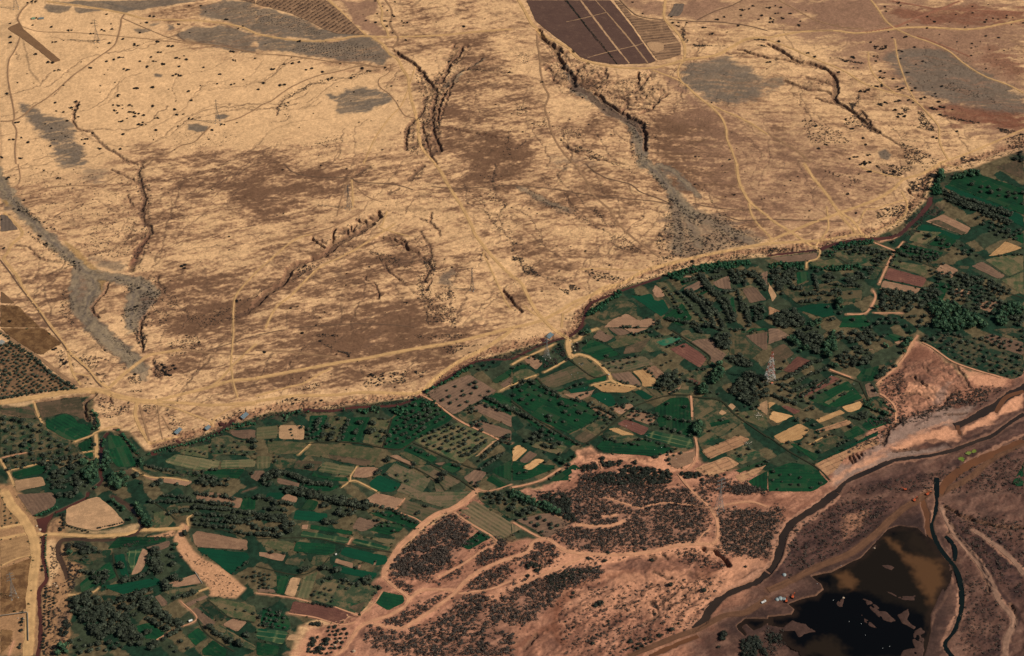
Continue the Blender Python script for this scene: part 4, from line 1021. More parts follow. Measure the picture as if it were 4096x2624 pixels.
# planted trees: mode kind radius spacing tile | points   (R = along a row, A = filling an outline, S = single at each point)
TREES = """
A olive 2.5 6.5 31|0,130 90,130 700,570 400,600 0,680
R olive 2.8 5 31|0,40 90,110
R olive 2.8 5 31|100,140 300,260 480,430 710,570
R olive 2.6 5 31|0,670 300,610 720,570
A olive 3.7 11.5 31|0,830 380,880 430,950 620,1060 780,1220 500,1260 100,1310 20,1220
A olive 3.8 7.5 31|400,1260 760,1180 740,1400 860,1500 500,1540 430,1400
A broad 4.6 6 31|750,1290 800,1240 920,1260 925,1400 870,1480 770,1380
A broad 4 5.5 31|950,1200 990,1180 1070,1290 1000,1350 950,1320
R broad 3.4 5 31|870,790 910,850 930,930 860,960
R reed 2.6 3.5 31|1110,960 1200,1060 1300,1200
A broad 4.6 6 31|990,1420 1080,1380 1200,1400 1170,1520 1030,1500
S broad 3.5 1 31|1330,1250 1320,1290 900,1500
R reed 2.6 3.5 31|980,1060 960,1120
R olive 3 5 31|1370,1290 1550,1340 1700,1370
S olive 3.2 1 31|1770,1370 1850,1375
A olive 4 6 31|1820,1440 1960,1400 2190,1430 2150,1490 1880,1480
A olive 4.4 6 31|1400,1450 1500,1430 1510,1490 1420,1500
A olive 3.8 6 31|1550,1480 1680,1470 1680,1500
A olive 2.2 9.5 31|1960,1090 2350,1060 2350,1210 1950,1200
R olive 2 7 31|1740,1150 1960,1190
S olive 4 1 31|2390,1130 2380,1070 1290,1390 1330,1460 1620,1160
R reed 2 3.5 31|1380,1190 1600,1130 1900,1060 2150,950 2404,900
R reed 1.8 4 31|2180,910 2404,890
A olive 3.8 7 32|600,820 640,830 540,1040 490,1030
S olive 3.8 1 32|680,930 740,950 770,860 720,1010 650,1010 700,1050 980,895 950,960 930,990 920,1050 1150,1020 1180,970 430,940
R olive 3 6.5 32|870,860 840,960 810,1050
A olive 4.6 6 32|1030,960 1110,960 1080,1020
S olive 4.2 1 32|1110,900 1090,890
A olive 3.3 8.6 32|1290,900 1530,690 1840,850 1400,1100 1200,1120
A olive 2.9 11.5 32|1640,650 2000,480 2230,590 1870,780 1760,730
A olive 3.1 8.5 32|1480,1050 1900,880 2200,1040 1930,1230 1750,1180
R olive 3.2 4.5 32|2010,1200 2190,1040
R olive 3.2 4.5 32|2110,1250 2300,1070 2404,1100
R olive 3.2 4.5 32|2110,1330 2330,1180
R olive 3.6 4.6 32|2150,660 2300,720 2404,780
R olive 3.6 5 32|80,1470 100,1390 200,1350 330,1370 450,1430 600,1470 740,1490
R olive 3.8 5 32|130,1480 150,1400 230,1360 360,1400 480,1450 620,1490
S olive 4.6 1 32|1120,1370 1150,1360 700,1470 210,1390 520,1315 1740,1440 1755,1385 2370,1035 2100,920 1240,1250 160,1060
R olive 4 5 32|250,1510 500,1535
R reed 2.7 3.2 32|1600,600 1800,500 1900,450
R reed 2.8 3.2 32|1900,440 1960,410 2020,370
A reed 2.8 3.6 32|1290,760 1420,750 1420,830 1290,810
A reed 2.6 3.6 32|930,760 1070,760 1050,810 950,800
A broad 3.2 4.5 32|1080,740 1160,730 1150,800 1090,800
A reed 2.8 3.8 32|1560,660 1690,690 1640,760 1580,720
R reed 1.8 4 32|260,830 440,770 500,790
S broad 3.4 1 32|290,840 400,800 820,780 280,870
R olive 2 5.5 32|330,960 340,1020
A olive 3 9 32|1440,1110 1530,1150 1640,1200 1600,1210 1440,1140
A olive 2.6 9 32|2060,340 2250,320 2150,440 2050,400
A olive 2.4 13 32|1200,1350 1500,1360 1400,1540 1300,1500
A olive 3.3 12 33|20,540 180,490 330,560 420,650 250,760 130,720 0,640
R olive 3.8 4.5 33|0,770 100,820 190,860
S olive 3.2 1 33|470,720 520,740 600,730 620,790 640,800 700,780 780,820 540,820 610,870 500,800
A olive 3.6 7 33|330,800 380,840 520,890 430,915 340,870
A olive 3.6 9 33|110,1060 190,940 290,930 520,1090 330,1180 160,1090
S olive 2.6 1 33|890,270 960,320 1020,310 1060,290 1110,285 1165,270 920,340 1050,345 1100,330 1150,325 920,380 980,375 1030,380 860,355
A olive 2.4 8.5 33|1330,270 1450,230 1600,320 1420,390
A olive 3.8 7 33|1350,540 1450,440 1600,390 1650,440 1590,520 1430,600
S olive 3 1 33|1700,460 1640,500 1690,510 1730,520 1540,400 1310,40 1380,10 1610,180
R olive 3 4.8 33|740,720 850,770 980,830
S olive 2.6 1 33|1000,740 1050,755 1075,775 980,720 1040,740 820,850 860,940 905,900 780,880 880,870
R olive 2.4 5.5 33|580,670 720,610
A olive 2.9 7 33|1080,830 1150,760 1230,770 1180,830
A olive 2.9 7 33|1200,870 1270,810 1320,830 1290,890
A olive 2.4 8 33|940,630 1150,620 1230,680 1180,700 1000,670
A olive 3.1 11 33|1380,740 1480,710 1640,740 1600,770
R olive 3.3 9 33|1350,920 1540,970 1660,1010
R olive 3.4 9 33|1420,840 1550,870 1680,880
R olive 1.5 6 33|840,540 940,535 1040,545
A olive 4.4 5 33|1920,60 2020,70 2050,220 1980,210 1910,110
A olive 3.8 5 33|2020,270 2110,260 2280,330 2240,370 2060,330
A broad 4.6 5.5 33|1900,360 1960,350 1990,470 1880,540 1840,500
A broad 4.6 5.5 33|1740,580 1820,520 1840,650 1720,630
A broad 4.4 5 33|1715,900 1740,880 1785,900 1790,1000 1750,1025 1715,980
A olive 4 5.5 33|2050,580 2200,420 2350,450 2404,520 2404,640 2240,720 2080,660
R olive 3.8 5 33|1720,0 1790,60
A olive 3.8 5.5 33|1880,0 2000,0 1960,40
A scrubtree 2.6 3.8 33|640,1290 830,1280 820,1340 660,1350
A scrubtree 2.6 3.8 33|840,1260 1050,1250 1040,1300 860,1310
A scrubtree 2.9 4 33|1060,1290 1400,1330 1530,1390 1480,1470 1000,1480 700,1440 860,1370 1000,1360
A scrubtree 2.8 4 33|1560,1350 1760,1360 1800,1440 1640,1420
S broad 5 1 33|440,1240 490,1270 710,60
S broad 3.4 1 33|690,140 590,1220 540,1240
S scrubtree 3 1 33|850,1230 1480,1280 1460,1340 1160,1270 440,200 450,160 470,190 1930,1390 2000,1380
S olive 2.8 1 33|1130,870 2220,840 1860,975 2120,780 2190,740 2110,1180 2230,1140 2200,1190 2150,1210 70,1370 130,1360 450,1190 310,1170 320,1260 660,340 720,1090
A olive 2 11 33|1840,560 2040,580 2000,640 1850,620
S olive 3.2 1 33|2260,760 2310,740
A olive 4.2 5.6 34|250,30 430,0 520,120 500,260 380,220 280,130
A broad 4.4 5.4 34|180,110 235,95 255,150 390,200 370,240 280,220
A broad 4.4 5.4 34|540,120 600,30 660,70 640,200 590,290 530,250
R olive 3.6 5 34|90,500 250,440 420,330 520,310
R olive 3.6 5 34|90,530 200,540 330,480 530,390
R olive 3.4 5 34|120,540 230,600 320,560 480,500
R olive 3.2 5 34|320,650 480,550 610,470
S olive 3 1 34|650,530 690,505 500,610 550,590 430,660 390,710 420,760 370,780 330,690 270,660 210,640 120,590 125,390 160,320 60,310
R olive 3.6 4.6 34|60,640 180,690 290,730
A olive 3.8 6.5 34|650,260 850,180 990,230 960,350 720,380 640,330
A olive 3.6 6 34|1020,450 1100,380 1200,350 1120,430 1030,490
R olive 3.2 5 34|850,60 960,170
R olive 3.2 5 34|930,30 1010,130
A broad 4.2 5.5 34|1080,160 1160,170 1130,210
A broad 4 5.5 34|1240,180 1340,110 1330,180 1260,200
A broad 4 5.5 34|1210,260 1280,230 1270,280
S broad 4 1 34|1340,50 600,360 640,370 960,690
A olive 3.3 10.5 34|1350,70 1900,60 2404,270 2404,440 2300,480 1760,290 1500,150
A olive 2.9 8 34|2030,90 2120,40 2404,150 2404,250 2180,190
A olive 3.6 5.6 34|760,830 860,770 960,800 960,850 830,880
R broad 3.2 4 34|900,690 960,760 1060,790 1160,830
A broad 3.4 4.5 34|900,730 940,680 990,690 980,760
A olive 2.8 12 34|350,960 560,950 560,1110 330,1110
A olive 2.4 13 34|0,1340 560,1440 420,1520 0,1520
S olive 3.2 1 34|300,1090 490,1170 370,870 440,910 270,870 200,1080 1010,590 980,540 780,930
A olive 3.8 8 34|560,60 830,40 1100,60 1050,150 700,160
R olive 3 6 34|1150,740 1180,800
A broad 4 7 34|1600,-10 1780,-20 1780,30 1620,30
A olive 4.4 5.6 41|640,1000 900,940 960,1040 1100,1100 1230,1180 1220,1270 1340,1400 1280,1480 1100,1340 900,1400 850,1290 640,1100
R olive 4.2 5 41|980,1080 1200,1000 1460,910
A olive 4.3 6.4 41|1150,1080 1330,970 1430,1000 1500,1080 1440,1150 1300,1120 1250,1200 1160,1110
R olive 4 4.5 41|1500,1120 1600,1190 1720,1260
R olive 4 4.5 41|1490,1150 1580,1220 1700,1290
R olive 3.8 5 41|1390,1190 1480,1250 1590,1310
A olive 4.4 6 41|1480,900 1560,860 1640,900 1600,930
A olive 4.2 6 41|1080,830 1150,790 1240,830 1180,860
R olive 3.8 5 41|1250,830 1320,800 1400,770
A olive 4.3 5.6 41|1400,560 1500,520 1530,620 1530,780 1460,780 1390,700 1380,640
S olive 4.2 1 41|1590,600 1620,620 1630,690 1600,810 1640,820 1700,830 1740,400 1130,700 1150,710 1270,1290 1240,1280 2310,1350 2330,1360 1420,1470 1460,1440
R olive 3.8 5 41|1650,990 1730,980 1870,940
R olive 3.6 5 41|1530,1390 1650,1320 1720,1290
R olive 3.8 5 41|1970,1280 2080,1360 2280,1450
A olive 3.8 8 41|750,740 1050,760 1000,870 900,870
A olive 3.6 7 41|800,500 980,560 920,580 760,530
R olive 3.6 7 41|780,640 860,560 740,600
A olive 3.4 9.5 41|660,1340 850,1420 1100,1380 1200,1500 900,1540 680,1500
S olive 3.4 1 41|1700,1410 1760,1470 1610,1460 1650,1500 1380,1330 1420,1310
A broad 4.2 5 41|1260,110 1320,130 1350,200 1430,310 1400,360 1340,300 1270,170
R broad 3.2 4.5 41|1060,100 1130,140 1170,190
S broad 4.2 1 41|1230,265 1650,500 655,590 1640,540
R reed 2.6 3.2 41|330,230 430,190 540,150
A olive 3.8 6 41|510,-10 730,-10 720,60 560,90
A scrubtree 4 6.5 41|560,1290 640,1180 690,1200 640,1320 560,1400
A broad 4.4 6.5 41|540,1460 640,1420 640,1560 540,1560
A scrubtree 3.4 6 41|620,500 800,480 900,560 700,580 630,550
R reed 1.3 3.2 41|432,410 428,600 455,790
R olive 3.4 5 41|1850,20 2000,40 2230,70
R olive 3.6 4.5 41|1850,90 2000,110 2200,130
R olive 3.6 4.5 41|1830,150 2000,160 2200,175
R olive 3.4 5 41|1840,210 2220,240
R olive 3.4 5 41|1810,260 2200,290 2404,310
R olive 3.4 5 41|1850,310 2200,340
R olive 3.4 4.5 41|1540,40 1800,60
R olive 3.6 4.5 41|1560,100 1800,90
R olive 3.6 4.8 41|1600,200 1800,180
R olive 3.4 5 41|1410,90 1530,100
R olive 3.6 6 41|2200,190 2404,200
R olive 3.8 5 41|2190,260 2404,270
R olive 3.4 6 41|2180,370 2404,400
R olive 2.4 5.5 41|2190,760 2330,660
A olive 2.5 7.5 41|2250,810 2404,740 2404,880 2280,840
A scrubtree 1.6 3.4 41|370,420 395,420 400,800 385,800
A scrubtree 2.4 5 41|200,1130 270,1180 240,1540 180,1540 200,1300
A scrubtree 1.9 5 41|400,860 560,900 500,1150 430,1540 380,1540
A scrubtree 2.2 4.5 41|560,200 610,200 600,370 560,370
R scrubtree 1.9 3.6 41|610,310 830,380
R scrubtree 1.5 3 41|920,340 1170,290
A olive 2 10 41|1860,1080 2150,1230 2050,1240 1900,1130
A olive 2.4 11 41|2050,1020 2404,1080 2404,1160 2100,1110
A olive 1.6 7.5 41|0,20 80,150 180,300 0,320
R olive 3.6 5.5 42|-20,60 140,80
R olive 3.6 4.5 42|180,110 360,120
R olive 3.6 4.5 42|90,160 320,180
R olive 4 4.4 42|0,210 150,230 300,265
R olive 4 4.4 42|0,240 280,290
R olive 3.8 5 42|0,340 200,360
R olive 3.8 5 42|0,400 260,410
A olive 4 6 42|240,300 400,280 360,400 280,390
R olive 4.2 4.4 42|300,0 500,20 700,60 900,90 1100,130
R olive 4.2 5 42|400,20 600,60 800,110 1050,160
A olive 4 8 42|760,150 940,180 900,260 700,240
R olive 4 5 42|650,290 790,300
R olive 2.6 6 42|1110,180 1220,210 1290,230
R olive 2.6 6 42|1350,230 1540,310
S olive 4 1 42|660,130 640,135 1580,130 1610,135
S olive 3.2 1 42|1510,205 1530,200
A olive 2 8 42|1150,320 1350,310 1300,380
A olive 2.4 5.5 42|0,720 140,780 130,920 0,900
A olive 2.8 8.5 42|750,800 1010,860 980,920 740,900
A olive 2.2 8.5 42|550,900 760,920 730,1050 520,990
A olive 2.7 7 42|60,1090 340,1160 280,1290 60,1240
S olive 4 1 42|640,730 670,720 750,750 780,740 440,750 470,730 1020,830 1050,820
A scrubtree 3.6 6.5 42|480,1380 600,1360 690,1380 600,1500 450,1520
A scrubtree 3.6 6 42|500,1190 620,1200 600,1260 520,1250
A scrubtree 3 7 42|380,1180 450,1220 400,1250
R scrubtree 2.2 4.5 42|380,1010 540,1040 720,1080
A scrubtree 2.6 6.5 42|620,1270 740,1260 860,1300 850,1500 500,1540 680,1400
A olive 3.9 8.5 42|2080,10 2404,30 2404,180 2240,150
A olive 3.9 8 43|0,60 60,50 300,190 0,240
R broad 3.8 3.6 43|0,10 150,70 300,130 450,200
R broad 3.6 3.6 43|0,40 140,95 290,160 430,205
S olive 3 1 43|130,260 180,290 240,320 260,250 310,275 360,305 370,345 430,320 280,385 40,265
A olive 2.6 6.5 42|1940,480 2100,390 2230,430 2060,500
A scrubtree 3.2 4.6 43|250,20 560,20 560,130 600,280 500,260 400,170 330,100
A scrubtree 2.6 7 43|120,690 300,640 330,700 240,760 150,740
S scrubtree 3.4 1 43|160,710 220,690 150,790 720,620 870,650 1990,1350 1320,630 230,740 830,1040 780,1060
S scrubtree 2.8 1 43|560,980 580,940 900,575 1150,555 1250,540 900,1210 580,1270 1060,1060 1340,1140 2190,710 1110,1380 800,1330 760,1420 1500,1300 1380,1350 1560,1230 1940,1460 1800,930 1490,870
A scrubtree 2.6 6.5 43|1100,1400 1400,1350 1450,1400 1200,1540 1080,1540
A scrubtree 4 5 43|2150,1400 2280,1350 2404,1540 2160,1540
A scrubtree 3.6 5 43|1950,1330 2010,1310 2020,1380 1950,1390
A scrubtree 2.2 4.2 43|420,930 300,800 700,700 850,720 600,790 480,900
A scrubtree 3 4.5 44|0,750 60,760 80,800 0,815
A reed 2.8 3.4 23|690,1390 800,1340 1000,1210 1050,1220 850,1370 720,1440
A reed 2.9 3.4 23|1460,1050 1600,990 2000,920 2240,920 2260,950 2000,990 1650,1030 1560,1100
R olive 3.4 4.6 23|1620,1110 1740,1070
R olive 3.8 4.2 23|1760,1050 1830,1160 1900,1230
R olive 3.8 4.2 23|1790,1050 1860,1150 1930,1220
R olive 3.4 5 23|1880,1080 1990,1050
A olive 3.8 5.4 23|2060,1020 2200,1000 2200,1160 2080,1160
R olive 3.8 4.4 23|2220,1030 2330,1110 2370,1180
R olive 3.8 4.4 23|2260,1020 2370,1130 2390,1200
R olive 3.8 4.2 23|1640,1210 1760,1300 1850,1420 1900,1540
R olive 3.8 4.2 23|1680,1210 1790,1310 1880,1420
R olive 3.8 4.2 23|1780,1250 1920,1400 1990,1540
R olive 3.6 4.4 23|1900,1220 2000,1350 2060,1500
R olive 3.8 4.4 23|1930,1210 2040,1330 2090,1480
R olive 3.8 4.4 23|2000,1210 2120,1200 2150,1300 2170,1400
R olive 3.6 4.6 23|2200,1330 2230,1540
R olive 3 7 23|1440,1170 1530,1300 1600,1420
R olive 3 7 23|1560,1200 1700,1370 1800,1480
A olive 3.6 6 23|2240,1310 2400,1330 2350,1500 2290,1500
R olive 3.8 5.5 23|1460,1460 1650,1500
R olive 3.8 5 23|1700,1500 1850,1530
A olive 3.6 6 23|1630,1000 2000,990 2200,990 2200,1030 2000,1020 1640,1020
A reed 2.6 3.6 24|560,830 700,740 980,710 1000,760 800,770 640,810 570,880
A olive 3.4 7 24|680,800 950,780 1180,840 1100,900 900,840 700,850
A reed 2.6 4 24|400,970 850,940 880,990 600,1010 420,1000
A reed 2.6 4 24|0,930 340,930 340,1000 0,990
A reed 2.8 3.6 24|1540,200 1620,190 1640,300 1550,290 1520,250
A broad 3.6 5 24|1700,120 1960,60 2000,110 1750,150
A olive 3.8 5.2 24|0,1000 170,990 260,1000 270,1130 150,1130 130,1250 90,1200
A olive 3.8 5.4 24|180,1140 340,1140 320,1180 200,1180
A olive 3.8 5.4 24|520,1020 640,1030 640,1120 540,1110
A olive 3.8 6.2 24|680,1040 860,1000 920,1100 870,1120 760,1140
R olive 3.6 5 24|590,1140 870,1150
R olive 3.6 5 24|430,1050 470,1200
R olive 3.8 5 24|340,1230 540,1220
R olive 3.8 4.6 24|300,1300 440,1290
A olive 3.8 5.6 24|570,1190 700,1190 700,1250 590,1240
A olive 3.8 5.6 24|750,1220 830,1210 830,1260
A olive 3.8 6.3 24|1040,1180 1400,1210 1600,1100 1650,1200 1400,1380 1100,1400 1040,1300
A broad 4.2 5.4 24|620,1280 700,1270 710,1360 630,1370
A olive 4.6 5.2 24|30,1450 150,1380 270,1390 350,1480 340,1540 100,1540
A broad 3.8 5 24|390,1470 520,1460 520,1540 380,1540
R olive 4 4.4 24|1650,260 1900,350 2300,470
R olive 4 4.4 24|1640,280 1880,380 2290,490
R olive 4 4.4 24|1680,330 2000,430 2300,560
R olive 4 4.6 24|1700,350 2050,470 2280,580
A olive 3.5 12.5 24|1750,130 2404,240 2404,400 2200,330 1950,260
A olive 3.4 7.2 24|1250,770 1620,850 1590,920 1260,830
A olive 3.3 10 24|1500,700 1780,730 2000,840 2080,870 1700,850
A olive 3.6 8 24|1520,980 1900,1050 1740,1120 1500,1050
A olive 3.6 8 24|1780,1000 2100,1080 2300,1200 2100,1300 1700,1150
A olive 3.8 9 24|1650,1150 2200,1300 2404,1400 2404,1540 1900,1400 1700,1300
A olive 3.4 10 24|1400,600 1700,700 1660,740 1400,700
A olive 3.4 10 24|2000,450 2404,600 2404,700 2200,700 1950,560
A broad 4.6 5.8 24|1500,1330 1700,1300 1900,1420 2100,1540 1550,1540 1560,1450
A broad 4.4 5.8 24|2250,1290 2404,1330 2404,1400 2300,1420 2200,1540 2130,1500
A olive 3.6 6.5 24|720,830 920,810 900,850 740,860
A olive 3.5 6.5 24|930,920 1100,870 1050,960
A olive 3.5 7.5 24|900,970 1050,960 960,1060
S olive 3.6 1 24|850,1080 480,1280 560,1350 550,1300 620,1460 590,1470 680,1400 800,1470 460,1010 1180,740 960,800 2280,690 2330,710 370,1240
S broad 6 1 24|1620,110 1640,150 1600,170
S broad 3.6 1 24|1010,1360 990,700 1200,870 1220,830
A olive 3.6 10 24|1000,1430 1500,1400 1500,1540 1000,1540
A scrubtree 3.4 6 14|2330,1450 2404,1400 2404,1540 2320,1520
A vine 1.2 2.9 12 120,-75|40,0 640,-10 800,120 1010,320 780,310 560,210 340,120 0,30
A vine 0.9 5.0 12|560,370 1000,420 1200,560 800,550 330,460
A vine 0.8 5 12|0,100 420,170 540,260 700,320 500,330 0,220
R scrubtree 1.6 3.2 13|1740,190 1900,110 2050,60 2170,0
R scrubtree 1.3 2.6 13|500,0 640,175 900,490 985,605
"""
# lone shrubs on the dry plain: tile | x,y,half-width ...
SHRUBS = """
11|330,150,22 1430,160,42 1375,218,18 1685,230,30 655,280,22 480,243,18 300,225,15 93,210,25 1040,222,14 970,288,25 1048,275,16 860,318,22 860,218,14 95,340,18 93,388,18 508,390,28 597,377,10 1150,362,20 1025,412,18 905,385,36 1278,425,32 1478,397,24 1575,437,20 1615,437,18 2178,485,28 2200,565,28 2395,545,14 450,585,20 490,590,20 1085,565,26 1140,545,28 845,640,22 1180,657,24 1210,655,12 1420,540,16 1450,578,26 1535,600,24 1650,545,20 1680,552,14 1750,562,18 1380,625,24 1678,623,16 1640,700,24 1685,710,24 1908,633,15 2073,698,24 2283,747,14 2037,785,14 2170,795,16 2200,785,14 252,688,10 317,780,9 160,773,13 62,875,18 595,805,12 555,662,22 510,668,14 1078,772,11 942,806,11 940,867,10 1275,828,24 1428,816,20 1585,835,11 1765,860,20 1880,803,11 1105,898,32 1792,940,19 1650,945,10 517,970,18 712,958,20 745,985,22 670,1015,25 700,1030,24 730,1102,16 627,1137,18 530,1048,14 598,1060,16 1080,985,26 1110,995,16 1210,985,20 1235,990,14 1425,993,27 1647,1028,22 1085,1040,22 1100,1063,16 1225,1048,28 1255,1050,26 1300,1066,16 1342,1080,20 1258,1090,20 1470,1108,24 1132,1137,28 1300,1168,20 1330,1172,16 1340,1148,14 1368,1168,10 1670,1183,12 1775,1112,16 1805,1112,14 2090,1175,28 1990,1220,18 157,1150,28 108,1307,24 265,1335,20 473,1366,16 507,1308,12 612,1277,10 580,1250,9 480,1208,14 425,1165,11 198,1290,14 190,1485,24 25,1475,30 775,1308,30 815,1300,16 790,1342,16 860,1242,16 930,1390,22 1125,1398,18 1462,1220,18 1155,1258,20 1440,1308,11 1960,1305,14 2220,1152,12 1640,1408,10 1770,58,14 1885,58,14 1000,132,16 1930,115,10 2130,183,26 2280,245,14 2235,265,14 1780,305,12 1320,220,8 1315,312,14 915,452,9 1000,580,18 1310,580,16 1495,497,24 1725,525,12 1190,1108,12 1150,1018,12 1150,985,12 330,512,20 760,585,10 1012,655,9 980,700,8 1720,1072,14 1660,1078,18 300,5,70
12|680,745,30 710,732,18 1232,642,30 993,640,20 1060,665,22 225,802,20 262,798,20 400,580,18 258,600,16 340,592,20 155,645,22 520,642,18 465,655,16 620,672,20 790,597,14 410,385,22 85,408,12 332,535,10 68,780,20 18,842,16 760,815,10 538,1067,9 1212,197,22 1225,245,16 1265,203,14 1300,146,22 1135,130,14 1188,58,12 1030,193,14 1120,210,16 1283,310,14 1405,215,30 1370,195,14 1415,380,22 1948,255,18 1327,945,8 965,1150,12 2100,1430,8 1185,1412,14 1232,100,12 1810,575,16 2120,550,18 2375,675,16 1120,10,14 1300,20,14 890,730,18 920,720,14 1270,810,14 1325,745,8 920,865,12 890,945,9 1005,138,7 2150,178,10 1690,207,8 1380,240,10 1900,115,6 2170,815,6 2250,985,10 2400,1070,10 1080,1135,7 660,1385,9 590,1465,9 405,1200,8 600,1350,12
13|275,770,18 2165,97,26 2265,65,20 2145,150,20 2223,90,14 2390,75,14 2340,150,18 2315,185,14 2120,240,18 1990,163,24 1930,182,24 1810,262,26 2018,303,12 1875,325,22 1495,157,14 1130,27,14 1555,250,22 1590,275,14 1510,220,18 1640,215,14 1560,215,14 1720,1470,14 860,1024,14 550,830,22 590,845,24 660,915,14 1345,1288,10 2395,590,14 2390,652,10 1990,697,8 350,1053,8 720,1170,12 930,1270,12 1090,1110,14 1130,1340,14 1750,1470,12 2040,1500,16 460,1320,14 130,1015,12 190,1160,12 100,1240,14 1265,403,8 1225,130,14 1720,3,10 1960,930,7 2100,920,6 1875,960,14 90,1030,8 320,1155,7 620,1090,8 540,1120,10 2110,1390,8
14|40,175,24 210,127,20 140,177,26 65,52,14 355,95,10 300,195,14 290,237,24 30,210,22 15,75,18 120,70,16 80,130,24 1228,22,22 1245,48,12 1097,62,16 1105,107,14 1497,150,14 1560,198,18 1530,180,8 1310,237,12 1922,45,12 1765,125,12 1922,107,14 2070,22,10 2052,170,14 2035,190,18 2110,152,14 2160,157,14 2243,122,14 2240,142,14 1850,245,14 1875,232,10 1707,198,10 1128,303,12 1165,360,14 960,400,16 1015,438,24 1090,435,26 1060,460,28 1100,455,16 1005,460,14 1013,533,36 1010,578,16 1245,482,32 1370,450,16 1242,553,14 1388,605,13 1318,681,22 1285,355,24 802,546,26 700,568,14 735,580,22 374,502,28 437,541,20 660,680,18 100,393,18 1050,668,20 1090,680,22 1065,726,32 1176,738,19 1200,815,26 1240,830,34 1275,825,26 1030,812,26 1070,803,22 870,853,24 905,860,18 945,842,26 1385,825,18 1345,850,18 1633,807,18 1570,878,14 1540,898,14 1580,903,12 1435,925,20 1470,912,18 1195,952,16 1225,945,20 1045,975,22 1075,985,22 1112,965,22 1530,1015,26 1570,1020,22 1610,998,30 1320,935,22 1360,960,16 1220,1095,26 1190,1035,22 1250,1070,24 1280,1090,20 1610,1075,28 2165,338,16 2045,325,16 1906,519,14 2143,556,8 2048,642,12 2218,461,10 900,1298,24 780,1212,24 740,1130,22 450,1190,18 470,1402,20 913,1363,18 950,1460,22 780,1495,24 830,1485,28 900,1530,30 950,1532,26 1545,1290,18 1580,1300,16 1773,1236,18 545,1365,30 2375,1265,20 15,587,16 800,637,11 1475,665,10 1600,950,20 840,637,10 585,550,10 1610,320,10 1775,385,12 1995,380,9 1915,402,14 1910,445,12 2080,452,10 1450,580,16 1480,592,10 1403,678,5 1670,706,9 1542,815,9 1335,782,8 1720,882,7 2290,210,10 2300,140,10 2400,190,14 2260,90,6 1490,265,16 970,805,8 400,1135,12 320,1143,12 1250,945,8 1650,1005,20 1730,1025,14 1640,605,6
21|80,127,32 132,103,8 150,137,8 182,432,22 222,337,16 125,425,14 540,135,18 565,130,12 1320,22,14 12,525,14 30,790,20 85,1478,20 1300,1162,22 1275,1345,24 1725,980,20 1700,960,22 1735,948,20 690,920,18 700,940,14 740,930,12 370,683,24 440,605,14 430,756,24 1410,833,10 2240,1280,26 410,55,14 870,332,10 250,452,16 655,192,14 240,165,6 690,48,8 480,88,10 1600,1090,8 2150,685,14 2150,808,10 2020,45,10 1520,235,12 1580,275,10 1990,250,10 1880,920,8 1500,1390,8 1020,455,8
31|520,197,24 1262,438,20 1750,65,14 1865,130,16 590,310,24 620,330,20 600,340,22 985,215,14 1820,190,12 1910,620,0.1 1665,683,12 1540,370,22 1600,390,24 1560,430,30 1530,400,26 1590,440,26 1640,380,22 1620,350,18 1520,345,18
22|610,20,12 250,60,12 850,50,14 1540,325,6 1640,305,8 195,480,12 255,460,12 745,1095,8 845,1143,12 850,1030,10 1062,962,12 735,870,0.1 1215,1400,6 325,1358,16 390,1340,14 640,1395,14 600,1445,14 563,1515,12 370,1367,8 1390,1305,12 1415,1308,14 1780,1345,6 2010,1390,8 1140,1190,0.1 2235,1085,8 1770,890,12 1840,970,14
23|2085,290,16 2065,282,8 912,946,14 1225,492,14 1575,655,18 235,465,10 160,420,10 2005,308,10 1695,910,22 805,1095,14 750,990,14 690,815,16 550,775,10 420,770,12 2345,325,10 2370,322,10 2185,72,8 2000,75,10 1970,15,14 1710,190,14 1365,255,10 442,1005,12 150,830,0.1 400,1125,10 280,1195,12 445,1170,8 630,1170,14 1390,1100,10
24|745,285,20 900,0,50 938,73,20 960,72,18 278,120,12 155,203,10 170,268,10 388,441,14 825,463,16 347,497,9 380,500,8 1180,70,20 850,100,12 540,75,10 610,100,10 210,160,12 705,640,6 700,190,8 655,125,10 740,100,8 375,300,8 1370,230,8 940,460,8 40,322,8 100,318,8 270,275,6 720,220,10 920,245,8
32|1500,412,20 1400,410,12 1335,288,14 705,435,10 420,472,12 500,465,8 615,678,20 430,50,20 625,63,14 720,75,16 600,128,16 1705,560,0.1 1720,460,10 1080,452,24 1190,450,14 1265,455,14 1195,480,16 1300,555,14 845,577,10 570,540,12 340,660,14 370,677,20 345,712,16 340,430,0.1 755,248,12 870,270,14 1030,350,8 860,365,8 950,315,8 2110,160,10 1880,145,10 2070,215,8 80,820,18 75,230,20 25,652,8 345,480,8
"""
